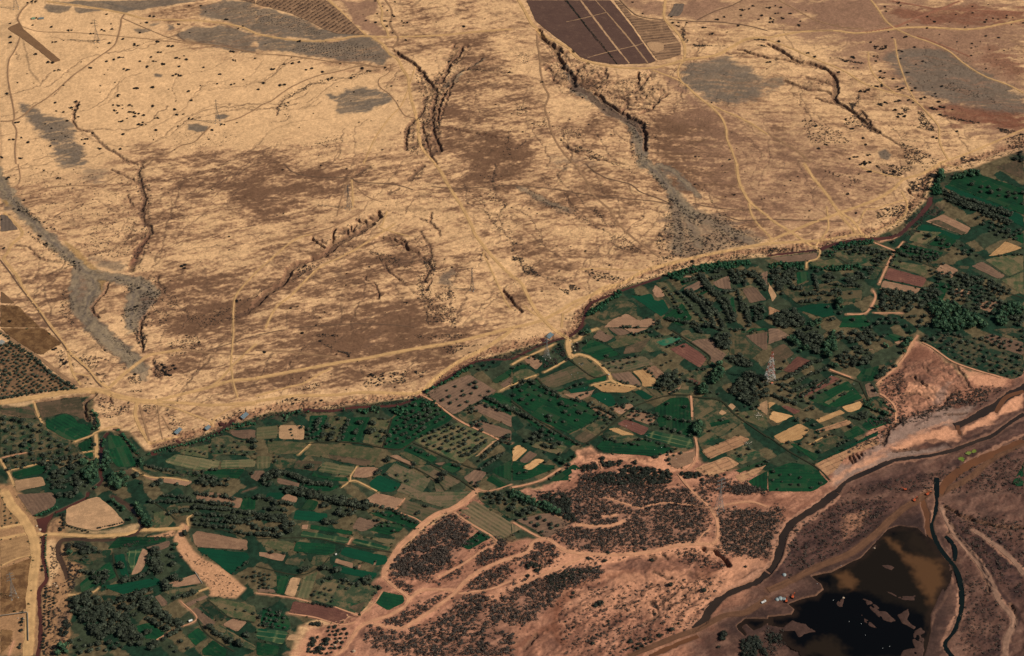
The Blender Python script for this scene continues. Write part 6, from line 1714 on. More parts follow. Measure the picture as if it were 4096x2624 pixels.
# small drainage lines running down the plain towards the canal
DR = []; r_ = np.random.default_rng(5)
for q in range(210):
    x, y = r_.uniform(-760, 760), r_.uniform(-60, 760); pts = [(x, y)]
    for _ in range(int(r_.uniform(8, 26))):
        base = -2.35 + 1.25 * float(sm(-350, 450, x)); a = base + 1.1 * float(vn(np.array([x]), np.array([y]), 70, 301)[0]) + r_.normal(0, .22)
        x += 9 * math.cos(a); y += 9 * math.sin(a); pts.append((x, y))
    P = smooth(np.array(pts), 3); s, d = lined(P, 5, 1.3)
    if not d.size: continue
    k = r_.uniform(.3, .75); wd = r_.uniform(.5, 1.2); put(s, (1 - sm(wd * .3, wd + .9, d)) * k * (1 - agri[s]), alb((104, 76, 57))); H[s] -= .35 * (1 - sm(.4, 1.6, d)) * (1 - agri[s]); DR.append(P)
for h, p in lines(CHAINS):
    P = smooth(W(h[3], p), 4); s, d = lined(P, 6, 1.2); put(s, (1 - sm(.2, 1.8, d)) * .5, alb((100, 74, 58))); H[s] -= .5 * (1 - sm(.5, 2, d))
# farmland floor between the plots
cell = np.floor((X * 0.8 + Y * 0.6 + wx) / 17) * 57 + np.floor((-X * 0.6 + Y * 0.8 + wy) / 24) * 131
cr = (np.sin(cell * 12.9898) * 43758.5453) % 1.0
fc = np.where((cr < 0.36)[..., None], alb((26, 48, 33)), np.where((cr < 0.68)[..., None], alb((54, 60, 42)), alb((92, 78, 54))))
fc = fc * (1 + 0.35 * fbm(X, Y, 5, 61, 3)[..., None])
a3 = agri[..., None]; C = C * (1 - a3) + fc * a3
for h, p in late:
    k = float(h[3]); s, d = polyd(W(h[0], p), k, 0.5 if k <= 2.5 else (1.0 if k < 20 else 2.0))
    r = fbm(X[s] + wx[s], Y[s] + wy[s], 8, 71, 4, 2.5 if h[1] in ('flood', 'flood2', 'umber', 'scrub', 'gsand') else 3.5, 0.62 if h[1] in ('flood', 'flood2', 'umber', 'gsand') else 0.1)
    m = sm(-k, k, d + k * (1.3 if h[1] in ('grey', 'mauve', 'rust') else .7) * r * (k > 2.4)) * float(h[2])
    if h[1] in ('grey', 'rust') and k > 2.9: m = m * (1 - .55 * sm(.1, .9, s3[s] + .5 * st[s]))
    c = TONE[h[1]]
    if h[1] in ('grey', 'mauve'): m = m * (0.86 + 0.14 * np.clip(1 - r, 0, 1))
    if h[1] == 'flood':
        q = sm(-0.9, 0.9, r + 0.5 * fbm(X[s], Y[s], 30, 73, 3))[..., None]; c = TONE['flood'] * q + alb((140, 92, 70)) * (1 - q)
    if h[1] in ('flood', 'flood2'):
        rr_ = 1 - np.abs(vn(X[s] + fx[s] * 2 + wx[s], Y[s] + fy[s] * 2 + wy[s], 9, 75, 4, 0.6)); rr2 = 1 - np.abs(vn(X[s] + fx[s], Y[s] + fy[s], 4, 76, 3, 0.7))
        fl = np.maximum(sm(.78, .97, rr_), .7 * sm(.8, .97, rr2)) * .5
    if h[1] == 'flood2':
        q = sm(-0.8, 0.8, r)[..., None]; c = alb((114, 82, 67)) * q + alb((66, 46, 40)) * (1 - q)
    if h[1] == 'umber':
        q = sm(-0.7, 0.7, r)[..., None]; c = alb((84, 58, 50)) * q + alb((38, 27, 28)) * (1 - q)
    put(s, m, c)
    if h[1] in ('flood', 'flood2'): put(s, m * fl, alb((96, 62, 50)))
BK = W('F', BANK); s, d = lined(smooth(BK, 4), 16, 2.0); m = (1 - sm(2.5, 8.5, d + 2.5 * fbm(X[s], Y[s], 5, 88, 2))); put(s, m * .62, alb((136, 92, 68)))
H[s] -= m * (1 - agri[s]) * (.5 + 1.6 * sm(.5, 1, 1 - np.abs(vn(X[s] + fx[s], Y[s] + fy[s], 5, 89))))
for s, m, low in RG: put(s, m * (.5 if low else .6), alb((98, 66, 54) if low else (84, 62, 50)))
for h, p in lines(SOILLINES):
    w_ = float(h[1]); s, d = lined(smooth(W(h[3], p), 5), w_ / 2 + 9, 1.6 if w_ > 3 else .8)
    nz = fbm(X[s], Y[s], 6, 93, 3); m = (1 - sm(w_ * .32, w_ * .5 + 1.4 + min(2, w_ * .1), d + min(w_ * .22, 2.4) * nz)) * float(h[2])
    if h[0] == 'wash':
        q = sm(-.9, .9, vn(d * 1.0, d * 0 + w_, 2.1, 94) + .6 * nz)[..., None]; c = TONE['wash'] * q + alb((140, 118, 92)) * (1 - q); ed = sm(.55, .8, d / (w_ / 2)) * (1 - sm(.95, 1.1, d / (w_ / 2)))
        put(s, m, c); put(s, ed * .5 * sm(-.5, .5, nz), alb((72, 60, 50)))
    else: put(s, m * (.75 + .25 * nz), TONE[h[0]])
put(slice(None), gull * 0.62, alb((92, 66, 52)))
put(slice(None), water * 0.55 * (1 - agri), alb((128, 90, 70))); put(slice(None), water * 0.4 * agri, alb((50, 52, 40)))
for s, d in PONDS: put(s, sm(-30, -2, d + 8 * fbm(X[s], Y[s], 12, 97, 3)) * .85, alb((58, 41, 36)))
# brown tone blended in where the ground is steep
slope = np.hypot(np.gradient(H, axis=1) / 1.2, np.gradient(H, axis=0) / 1.55)
slope[:, :ix0 + 2] = 0; slope[:, ix1 - 2:] = 0; slope[:iy0 + 2] = 0; slope[iy1 - 2:] = 0
put(slice(None), sm(0.3, 0.9, slope) * 0.55, alb((122, 86, 64)))
# tracks: worn soil under and beside them
WF = lambda h: 1.0 if h[2] in 'mq' or float(h[1]) > 6 else (.82 if float(h[1]) > 4.4 else .72)
TC = dict(l=(208, 160, 106), b=(160, 120, 86), d=(110, 82, 62), p=(206, 146, 108), r=(158, 104, 78), g=(50, 50, 34), m=(110, 75, 54), q=(150, 112, 90))
rd = np.zeros(X.shape, np.float32)
for h, p in lines(TRACKS):
    w_ = float(h[1]) * WF(h); P = smooth(W(h[0], p), 6); s, d = lined(P, w_ + 6, 0.7)
    m = (1 - sm(w_ * 0.3, w_ * 0.5 + 2.4, d)) * (0.35 if h[2] in 'g' else (0.7 if w_ > 3.4 else .45)) * (.8 + .2 * spk[s]); put(s, m, alb(TC[h[2]])); rd[s] = np.maximum(rd[s], 1 - sm(w_ / 2, w_ / 2 + 3, d))
H = H * (1 - rd * 0.25)
fine = 1 + 0.15 * fbm(X, Y, 3.0, 81, 2) + 0.07 * fbm(X, Y, 28, 82, 3)
C *= fine[..., None]; C = np.clip(C, 0.002, 0.85)
nv = X.size; ny, nx = X.shape
me = bpy.data.meshes.new("ground")
V = np.stack([X, Y, H], -1).reshape(-1, 3).astype(np.float32)
i = np.arange((ny - 1) * (nx - 1)); r_, c_ = i // (nx - 1), i % (nx - 1); a = r_ * nx + c_
F_ = np.stack([a, a + 1, a + nx + 1, a + nx], -1).astype(np.int32)
def bigmesh(me, V, F, smooth_=False):
    k = F.shape[1]
    me.vertices.add(len(V)); me.vertices.foreach_set('co', V.astype(np.float32).ravel())
    me.loops.add(F.size); me.loops.foreach_set('vertex_index', F.astype(np.int32).ravel())
    me.polygons.add(len(F)); me.polygons.foreach_set('loop_start', np.arange(0, F.size, k, dtype=np.int32))
    me.update(calc_edges=True)
    me.polygons.foreach_set('use_smooth', np.full(len(F), smooth_, bool))
bigmesh(me, V, F_, True)
ca = me.color_attributes.new("soil", 'FLOAT_COLOR', 'POINT')
ca.data.foreach_set('color', np.concatenate([C.reshape(-1, 3), np.ones((nv, 1), np.float32)], 1).astype(np.float32).ravel())
m, n, b = mat("ground_soil")
at = nd(n, 'ShaderNodeAttribute'); at.attribute_name = "soil"
o = tex(n)
k = rng_(n, noise(n, o, 0.45, 4, 0.65), 0.25, 0.75, 0.74, 1.26)
k2 = rng_(n, noise(n, o, 0.05, 5, 0.6), 0.3, 0.7, 0.92, 1.08)
vm = nd(n, 'ShaderNodeVectorMath'); vm.operation = 'SCALE'; n.links.new(at.outputs['Color'], vm.inputs[0]); n.links.new(mth(n, 'MULTIPLY', k, k2), vm.inputs['Scale'])
n.links.new(vm.outputs[0], b.inputs['Base Color'])
bump(n, b, noise(n, o, 0.7, 5, 0.7), 0.5, 0.5)
me.materials.append(m)
gob = bpy.data.objects.new("ground", me); L(gob); gob['kind'] = 'structure'
def hz(x, y):
    """ground height under a point"""
    x = np.atleast_1d(x); y = np.atleast_1d(y)
    j = np.clip(np.searchsorted(gx, x) - 1, 0, nx - 2); i = np.clip(np.searchsorted(gy, y) - 1, 0, ny - 2)
    u = (x - gx[j]) / (gx[j + 1] - gx[j]); v = (y - gy[i]) / (gy[i + 1] - gy[i])
    return (H[i, j] * (1 - u) + H[i, j + 1] * u) * (1 - v) + (H[i + 1, j] * (1 - u) + H[i + 1, j + 1] * u) * v
# ------------------------------------------------------------------ thin structures laid on the ground
def struct(name, V, F, m, uv=None):
    me = bpy.data.meshes.new(name); me.from_pydata([tuple(map(float, v)) for v in V], [], [tuple(map(int, f)) for f in F])
    if uv is not None:
        l = me.uv_layers.new(name="rows")
        for p in me.polygons:
            for li in p.loop_indices: l.data[li].uv = uv[me.loops[li].vertex_index]
    me.materials.append(m); o = bpy.data.objects.new(name, me); L(o); o['kind'] = 'structure'; return o
# kind: base, second, bare, row period (m), row strength, row sharpness, patchiness, bare amount
FK = dict(
 G=((7, 42, 26), (20, 66, 36), (58, 66, 44), 4.94, 0.55, 1, .8, .12),
 L=((172, 132, 95), (141, 107, 79), (181, 141, 104), 4.0, 0.2, 1, .5, .2),
 F=((26, 22, 20), (44, 36, 32), (60, 48, 40), 3, .2, 1, .5, .2),
 E=((4, 52, 34), (8, 68, 44), (20, 66, 40), 5.7, 0.3, 1, .5, .02),
 M=((28, 51, 34), (59, 65, 44), (106, 87, 61), 5.1, 0.45, 1, 1.0, .35),
 H=((15, 42, 29), (40, 55, 38), (99, 80, 57), 6.0, 0.35, 1, 1.0, .3),
 O=((72, 76, 49), (49, 67, 41), (112, 92, 65), 5.04, 0.6, 1, 1.0, .35),
 N=((94, 81, 58), (49, 65, 41), (112, 88, 67), 5.32, 0.85, 1, .8, .3),
 D=((59, 54, 38), (83, 68, 50), (101, 77, 58), 5.1, 0.45, 1, 1.0, .3),
 B=((115, 88, 69), (91, 69, 55), (129, 98, 76), 4.8, 0.85, 1, .6, .2),
 P=((141, 104, 79), (116, 86, 66), (156, 118, 89), 5.88, 0.65, 1, .7, .3),
 R=((103, 64, 53), (79, 50, 42), (123, 81, 64), 4.2, 0.65, 1, .6, .2),
 T=((167, 128, 92), (140, 106, 77), (184, 140, 101), 5.6, 0.45, 1, .7, .3),
 Y=((180, 134, 87), (147, 107, 74), (196, 149, 99), 5.5, 0.65, 2, .6, .3),
 K=((162, 116, 83), (84, 63, 48), (180, 134, 95), 7.0, 0.9, 3, .4, .3),
 S=((54, 72, 45), (126, 108, 76), (99, 86, 59), 5.5, 0.85, 1, .7, .25),
 V=((8, 56, 36), (120, 118, 76), (18, 66, 42), 7.5, .85, 4, .5, .15),
 J=((138, 114, 83), (57, 67, 43), (129, 101, 76), 5.52, 0.9, 1, .6, .2),
 U=((151, 113, 76), (113, 83, 56), (169, 128, 86), 6.05, 0.65, 1, .7, .3),
 X=((110, 76, 46), (83, 57, 38), (138, 101, 65), 6.0, 0.45, 1, 1.0, .4),
 A=((84, 60, 50), (66, 46, 40), (98, 72, 58), 4.4, .6, 1, .5, .15),
 Z=((140, 105, 77), (61, 44, 37), (162, 123, 90), 7.5, 0.9, 1, .5, .2),
 I=((106, 88, 74), (85, 68, 58), (126, 104, 85), 5.5, 0.7, 1, .6, .2),
 C=((117, 85, 58), (99, 70, 49), (128, 95, 67), 3.0, 0.1, 1, .5, .1),
 W=((105, 76, 54), (82, 63, 46), (139, 104, 71), 4.8, 0.3, 1, .7, .3),
 Q=((20, 84, 60), (60, 104, 76), (96, 100, 70), 3.0, .2, 1, 1.0, .2))
FM = {}
def field_mat(k):
    base, sec, bare, per, st, sharp, mo, ba = FK[k]
    m, n, b = mat({'G': "green_crop", 'E': "lush_crop", 'B': "ploughed_soil"}.get(k, "field_soil_" + k.lower()))
    uv = n.nodes.new('ShaderNodeUVMap'); uv.uv_map = "rows"; sx = n.nodes.new('ShaderNodeSeparateXYZ'); n.links.new(uv.outputs[0], sx.inputs[0])
    o = tex(n); oi = n.nodes.new('ShaderNodeObjectInfo')
    wob = mth(n, 'MULTIPLY', noise(n, o, 0.12, 2), 2.2)
    ph = mth(n, 'ADD', mth(n, 'MULTIPLY', sx.outputs[1], 2 * PI / per), wob)
    sn = rng_(n, mth(n, 'SINE', ph), -1, 1)
    if sharp > 1: sn = mth(n, 'POWER', sn, float(sharp * 3))
    brk = rng_(n, noise(n, o, 0.06, 3), 0.35, 0.6, 0.35, 1.0)
    row = mth(n, 'MULTIPLY', mth(n, 'MULTIPLY', sn, brk), st)
    c = mixc(n, row, alb(base), alb(sec))
    if k in 'KVS':           # cross bunds
        cr = mth(n, 'POWER', rng_(n, mth(n, 'SINE', mth(n, 'MULTIPLY', sx.outputs[0], 2 * PI / (per * (3.3 if k != 'K' else 2.6)))), -1, 1), 24.0)
        c = mixc(n, mth(n, 'MULTIPLY', cr, 0.55), c, alb(sec))
    cb = n.nodes.new('ShaderNodeCombineXYZ'); rnd_ = mth(n, 'MULTIPLY', oi.outputs['Random'], 90.0)
    n.links.new(mth(n, 'FLOOR', mth(n, 'ADD', mth(n, 'DIVIDE', sx.outputs[0], 34.0), rnd_)), cb.inputs[0]); n.links.new(mth(n, 'FLOOR', mth(n, 'ADD', mth(n, 'DIVIDE', sx.outputs[1], 8.5), rnd_)), cb.inputs[1])
    wn = n.nodes.new('ShaderNodeTexWhiteNoise'); wn.noise_dimensions = '2D'; n.links.new(cb.outputs[0], wn.inputs['Vector']); bv = wn.outputs['Value']
    pl = {'M': .75, 'O': .7, 'N': .7, 'H': .5, 'G': .45, 'P': .35, 'B': .4, 'D': .6, 'T': .3, 'S': .5, 'J': .3}.get(k, .15)
    c = mixc(n, mth(n, 'MULTIPLY', rng_(n, bv, .35, .75), pl), c, alb(sec)); c = mixc(n, mth(n, 'MULTIPLY', rng_(n, bv, .80, .84), pl), c, alb(bare)); c = mixc(n, mth(n, 'MULTIPLY', rng_(n, bv, .12, .08), pl), c, alb((14, 58, 36) if k in 'MOGHDSN' else sec))
    f1 = rng_(n, noise(n, o, 0.055, 5, 0.62), 0.42, 0.66, 0, mo * 0.8)
    c = mixc(n, f1, c, alb(sec) if st < 0.6 else alb(tuple((np.array(base) + np.array(bare)) / 2)))
    f2 = rng_(n, noise(n, mth_vec(n, o, 31.7), 0.09, 5, 0.7), 0.62 - ba * 0.45, 0.72 - ba * 0.3, 0, 0.85)
    c = mixc(n, f2, c, alb(bare))
    k1 = rng_(n, noise(n, o, 0.9, 3, 0.7), 0.2, 0.8, 0.72, 1.28)
    k2 = rng_(n, oi.outputs['Random'], 0, 1, 0.82, 1.2)
    vm = nd(n, 'ShaderNodeVectorMath'); vm.operation = 'SCALE'; n.links.new(c, vm.inputs[0]); n.links.new(mth(n, 'MULTIPLY', k1, k2), vm.inputs['Scale'])
    n.links.new(vm.outputs[0], b.inputs['Base Color'])
    bump(n, b, mth(n, 'ADD', mth(n, 'MULTIPLY', sn, 0.6 * st), noise(n, o, 0.8, 4, 0.7)), 0.6, 0.4)
    return m
def mth_vec(n, v, off):
    x = n.nodes.new('ShaderNodeVectorMath'); x.operation = 'ADD'; n.links.new(v, x.inputs[0]); x.inputs[1].default_value = (off, off * .7, 0); return x.outputs[0]
for k in FK: FM[k] = field_mat(k)
def inpoly(p, P):
    c = False
    for i in range(len(P)):
        a, b = P[i], P[i - 1]
        if (a[1] > p[1]) != (b[1] > p[1]) and p[0] < (b[0] - a[0]) * (p[1] - a[1]) / (b[1] - a[1]) + a[0]: c = not c
    return c
def cross(P, Q):
    if P[:, 0].max() < Q[:, 0].min() or Q[:, 0].max() < P[:, 0].min() or P[:, 1].max() < Q[:, 1].min() or Q[:, 1].max() < P[:, 1].min(): return False
    if any(inpoly(p, Q) for p in P) or any(inpoly(q, P) for q in Q): return True
    def o(a, b, c): return (b[0] - a[0]) * (c[1] - a[1]) - (b[1] - a[1]) * (c[0] - a[0])
    for i in range(len(P)):
        for j in range(len(Q)):
            a, b, c, d = P[i], P[i - 1], Q[j], Q[j - 1]
            if o(a, b, c) * o(a, b, d) < 0 and o(c, d, a) * o(c, d, b) < 0: return True
    return False
placed = []; fieldpolys = []
for fi, (h, p) in enumerate(lines(FIELDS)):
    P = W(h[0], p); k = h[1]
    ar = 0.5 * np.sum(P[:, 0] * np.roll(P[:, 1], -1) - np.roll(P[:, 0], -1) * P[:, 1])
    if ar < 0: P = P[::-1]
    ed = np.roll(P, -1, 0) - P; ln = np.hypot(ed[:, 0], ed[:, 1]); e = ed[ln.argmax()] / ln.max()
    if len(h) > 2: q = W(h[0], '0,0 ' + h[2]); e = (q[1] - q[0]) / np.hypot(*(q[1] - q[0]))
    lay = 1 + max([q[1] for q in placed if cross(P, q[0])], default=0); placed.append((P, lay))
    out = []
    for i in range(len(P)):
        a, b_ = P[i], P[(i + 1) % len(P)]; q = max(1, int(ln[i] / 5)); nrm = np.array([-(b_ - a)[1], (b_ - a)[0]]) / max(ln[i], .1)
        for t in range(q):
            v = a + (b_ - a) * ((t + (0.5 if q > 1 else 0.15)) / q)
            out.append(v + nrm * (0.5 + 0.9 * rng.random() ** 2) + rng.normal(0, .15, 2))
    out = np.array(out); flat = h[0] in ('12', '13', '11', '21') or (h[0] == '31' and k in 'XW')
    uv = np.stack([out @ e, out @ np.array([-e[1], e[0]])], -1); z0 = 0.12 + 0.05 * lay
    if flat: z0 += 0.25
    fieldpolys.append((h[0], k, out)); struct("field", np.column_stack([out, np.full(len(out), z0)]), [range(len(out))], FM[k], uv)
# ------------------------------------------------------------------ tracks
def track_mat(k):
    m, n, b = mat("track_soil_" + k); uv = n.nodes.new('ShaderNodeUVMap'); uv.uv_map = "rows"
    sx = n.nodes.new('ShaderNodeSeparateXYZ'); n.links.new(uv.outputs[0], sx.inputs[0]); o = tex(n)
    c = np.array(TC[k]); wv = rng_(n, mth(n, 'SINE', mth(n, 'MULTIPLY', sx.outputs[1], 4 * PI)), -1, 1)
    col = mixc(n, mth(n, 'MULTIPLY', wv, 0.5), alb(tuple(c)), alb(tuple(np.clip(c * 0.87, 0, 255))))
    col = mixc(n, rng_(n, noise(n, o, 0.08, 4, 0.65), 0.38, 0.68, 0, 0.9), col, alb(tuple(np.clip(c * 0.80, 0, 255))))
    vm = nd(n, 'ShaderNodeVectorMath'); vm.operation = 'SCALE'; n.links.new(col, vm.inputs[0]); n.links.new(rng_(n, noise(n, o, 0.8, 3), 0.2, 0.8, 0.88, 1.12), vm.inputs['Scale'])
    n.links.new(vm.outputs[0], b.inputs['Base Color']); return m
TM = {k: track_mat(k) for k in TC}
def ribbon(P, w_, z=None, dz=0.22, step=2.6, jit=0.12, cols=4):
    d = np.r_[0, np.cumsum(np.hypot(*np.diff(P, axis=0).T))]; t = np.arange(0, d[-1], step)
    Q = np.stack([np.interp(t, d, P[:, 0]), np.interp(t, d, P[:, 1])], -1)
    T = np.gradient(Q, axis=0); T /= np.hypot(T[:, 0], T[:, 1])[:, None] + 1e-9; N = np.stack([-T[:, 1], T[:, 0]], -1)
    wl = w_ / 2 * (1 + jit * np.convolve(rng.normal(0, 1.3, len(t) + 4), np.ones(5) / 5, 'valid')); wr = w_ / 2 * (1 + jit * np.convolve(rng.normal(0, 1.3, len(t) + 4), np.ones(5) / 5, 'valid'))
    VV = []; UV = []
    for c in range(cols + 1):
        s = c / cols; off = -wl * (1 - s) + wr * s; A = Q + N * off[:, None]; VV.append(A); UV.append(np.stack([t, np.full(len(t), s)], -1))
    VV = np.stack(VV, 1).reshape(-1, 2); UV = np.stack(UV, 1).reshape(-1, 2)
    zz = np.full(len(VV), z) if z is not None else hz(VV[:, 0], VV[:, 1]) + dz
    FF = [(i * (cols + 1) + c, i * (cols + 1) + c + 1, (i + 1) * (cols + 1) + c + 1, (i + 1) * (cols + 1) + c) for i in range(len(t) - 1) for c in range(cols)]
    return np.column_stack([VV, zz]), FF, UV
for ti, (h, p) in enumerate(lines(TRACKS)):
    P = smooth(W(h[0], p), 6); w_ = float(h[1]) * WF(h)
    V_, F2, U_ = ribbon(P, w_, None, 0.24 + 0.012 * (ti % 9) + (0.35 if h[2] in 'pg' and h[0] in ('33', '34', '32') else 0))
    struct({'g': "field_path", 'p': "footpath", 'm': "muddy_road"}.get(h[2], "dirt_road" if w_ >= 4 else "dirt_track"), V_, F2, TM[h[2]], U_)
# ------------------------------------------------------------------ water
def water_mat(name, c, c2=None, sc=0.02):
    m, n, b = mat(name, 0.18, 0.5); o = tex(n)
    n.links.new(mixc(n, rng_(n, noise(n, o, sc, 4, 0.6), 0.35, 0.65), alb(c), alb(c2 or c)), b.inputs['Base Color'])
    bump(n, b, noise(n, o, 0.8, 3), 0.15, 0.1); return m
WM = dict(r=water_mat("river_water", (40, 30, 22), (56, 42, 30)), c=water_mat("canal_water", (86, 46, 36), (70, 40, 32)), m=water_mat("muddy_water", (112, 70, 42), (92, 58, 36)),
          d=water_mat("damp_riverbed", (62, 44, 32), (80, 58, 42), 0.08), p=water_mat("pond_water", (5, 4, 3), (16, 12, 8), 0.008)); WM['p'].node_tree.nodes['Principled BSDF'].inputs['Specular IOR Level'].default_value = .18; WM['k'] = water_mat('dark_channel_water', (6, 8, 6), (14, 22, 12), .01)
for ti, (h, p) in enumerate(lines(STREAMS)):
    V_, F2, U_ = ribbon(smooth(W(h[0], p), 6), float(h[3]) * 1.3 + 1.2, -0.75 + 0.013 * ti, 0, 3, 0.05)
    struct({'river': 'river', 'canal': 'canal', 'stream': 'stream'}[h[1]], V_, F2, WM[h[2]], U_)
def blob(P, jit=0.8, step=4):
    out = []
    P = smooth(np.vstack([P, P[:1]]), 4)[:-1]
    for i in range(len(P)):
        a, b_ = P[i], P[(i + 1) % len(P)]; q = max(1, int(np.hypot(*(b_ - a)) / step))
        for t in range(q): out.append(a + (b_ - a) * t / q + rng.normal(0, jit, 2))
    return np.array(out)
PW = np.zeros(X.shape + (3,), np.float32); PW[:] = alb((7, 6, 5)); pm_ = np.zeros(X.shape, bool)
for s, d in PONDS: pm_[s] |= d > -5
for h, p in lines(BARS):
    if h[1] == 'isle': continue
    s, d = polyd(W(h[0], p), 8, 1.2); k = 7; m = sm(-k, k, d + 3 * fbm(X[s], Y[s], 9, 98, 3))[..., None] * .92
    PW[s] = PW[s] * (1 - m) + alb(dict(mud=(92, 62, 38), mud2=(40, 30, 20), mud3=(30, 23, 15))[h[1]]) * m
for s, d in PONDS: m = (sm(9, 0, d + 3 * fbm(X[s], Y[s], 7, 99, 3)) * .6)[..., None] * (d > -6)[..., None]; PW[s] = PW[s] * (1 - m) + alb((50, 36, 26)) * m
def sheet(name, mask, z, m):
    q = mask[:-1, :-1] & mask[1:, 1:]; I, J = np.nonzero(q); idx = -np.ones(X.shape, int); use = np.zeros(X.shape, bool)
    for a, b in ((0, 0), (0, 1), (1, 0), (1, 1)): use[I + a, J + b] = True
    idx[use] = np.arange(use.sum()); me = bpy.data.meshes.new(name)
    bigmesh(me, np.stack([X[use], Y[use], np.full(use.sum(), z)], -1), np.stack([idx[I, J], idx[I, J + 1], idx[I + 1, J + 1], idx[I + 1, J]], -1))
    ca = me.color_attributes.new("silt", 'FLOAT_COLOR', 'POINT'); ca.data.foreach_set('color', np.concatenate([PW[use], np.ones((use.sum(), 1))], 1).astype(np.float32).ravel())
    me.materials.append(m); o = bpy.data.objects.new(name, me); L(o); o['kind'] = 'structure'
m, n, b = mat("pond_water_silt", .2, .18); at_ = nd(n, 'ShaderNodeAttribute'); at_.attribute_name = "silt"; n.links.new(at_.outputs['Color'], b.inputs['Base Color']); bump(n, b, noise(n, tex(n), 0.8, 3), 0.1, 0.1)
sheet("pond", pm_, -.62, m)
for ti, (h, p) in enumerate(lines(POOLS)):
    if h[1] == 'pond': continue
    P = blob(W(h[0], p), 0.3); struct("pond" if h[1] == 'pond' else "pool", np.column_stack([P, np.full(len(P), -0.62 - 0.011 * ti)]), [range(len(P))], WM['p' if h[1] == 'pond' else h[2]])
# ------------------------------------------------------------------ landmarks, used to say which plant is which
LM = [(910, 390, '11', "the pylon far up on the left"), (2045, 1140, '11', "the pylon on the pale plain"), (880, 410, '22', "the pylon in the middle of the plain"),
      (2035, 1175, '22', "the lowest pylon on the plain"), (325, 275, '33', "the pylon by the canal shed"), (20, 480, '34', "the red and white mast"), (1945, 170, '43', "the pylon in the scrub"),
      (130, 990, '41', "the pylon in the brown field"), (1660, 970, '31', "the leftmost grey shed"), (2300, 830, '31', "the shed nearest the canal bend"), (1150, 1150, '31', "the rounded bright green field"),
      (1210, 1470, '32', "the square dark green field"), (1900, 620, '32', "the tan orchard square"), (1100, 480, '33', "the curved striped field"), (1150, 930, '33', "the red-brown square field"),
      (1300, 1030, '24', "the dark red bed field"), (2200, 800, '24', "the sandy triangular field"), (1700, 160, '24', "the canal bend at the right edge"), (1950, 750, '41', "the sandy wedge"),
      (850, 180, '41', "the straw field beside the canal"), (650, 1130, '42', "the ploughed strip by the riverbed"), (2130, 230, '42', "the finely striped field"), (900, 450, '44', "the dark pond"),
      (1700, 500, '34', "the eroded bare terraces"), (850, 1200, '34', "the bedded tan field by the river"), (1000, 600, '12', "the grey orchard edge"), (1100, 930, '12', "the grey oval patch"),
      (1700, 700, '12', "the forked gully"), (800, 400, '13', "the dark ploughed estate"), (620, 750, '14', "the winding gully"), (1236, 822, '14', "the kidney-shaped thicket"),
      (800, 1050, '21', "the gravel wash"), (1330, 850, '21', "the rusty gully"), (850, 700, '22', "the deep straight gully"), (1700, 700, '23', "the shrub-covered fan"), (1000, 980, '24', "the canal bridge"),
      (300, 350, '31', "the dense orchard corner"), (1250, 430, '31', "the track crossing"), (1000, 1000, '43', "the red riverbed mounds"), (1900, 610, '43', "the curved bank scar"), (1500, 900, '24', "the green plots under the cliff")]
LMP = np.array([W(t, [x, y])[0] for x, y, t, _ in LM])
def where(x, y):
    d = np.hypot(LMP[:, 0] - x, (LMP[:, 1] - y)); i = int(d.argmin()); dx, dy = x - LMP[i, 0], y - LMP[i, 1]
    if d[i] < 16: w_ = "right beside"
    elif abs(dx) > abs(dy): w_ = "right of" if dx > 0 else "left of"
    else: w_ = "beyond" if dy > 0 else "in front of"
    return w_ + " " + LM[i][3]
# ------------------------------------------------------------------ crowns made of leaf clumps round a lumpy core
def ico(sub):
    t = (1 + 5 ** .5) / 2
    v = [(-1, t, 0), (1, t, 0), (-1, -t, 0), (1, -t, 0), (0, -1, t), (0, 1, t), (0, -1, -t), (0, 1, -t), (t, 0, -1), (t, 0, 1), (-t, 0, -1), (-t, 0, 1)]
    f = [(0, 11, 5), (0, 5, 1), (0, 1, 7), (0, 7, 10), (0, 10, 11), (1, 5, 9), (5, 11, 4), (11, 10, 2), (10, 7, 6), (7, 1, 8), (3, 9, 4), (3, 4, 2), (3, 2, 6), (3, 6, 8), (3, 8, 9), (4, 9, 5), (2, 4, 11), (6, 2, 10), (8, 6, 7), (9, 8, 1)]
    v = [np.array(q) / np.linalg.norm(q) for q in v]
    for _ in range(sub):
        c = {}; g = []
        def mid_(a, b):
            k = (min(a, b), max(a, b))
            if k not in c: q = v[a] + v[b]; v.append(q / np.linalg.norm(q)); c[k] = len(v) - 1
            return c[k]
        for a, b, d in f: ab, bd, da = mid_(a, b), mid_(b, d), mid_(d, a); g += [(a, ab, da), (b, bd, ab), (d, da, bd), (ab, bd, da)]
        f = g
    return np.array(v), np.array(f)
IV, IF = ico(1)
SPEC = dict(  # leaves, leaf size, height/radius, lobes, lift, upright
    olive=(110, .30, .85, 6, .55, 0), broad=(130, .26, 1.15, 7, .6, .3), reed=(110, .34, 1.3, 5, .5, 1.0), scrubtree=(100, .30, .8, 6, .3, 0),
    vine=(36, .5, .9, 3, .2, 0), thorn=(80, .34, .6, 5, .1, 0), low=(26, .55, .65, 3, .1, 0), tuft=(22, .6, .8, 3, .1, .3), brush=(30, .55, .75, 4, .15, 0))
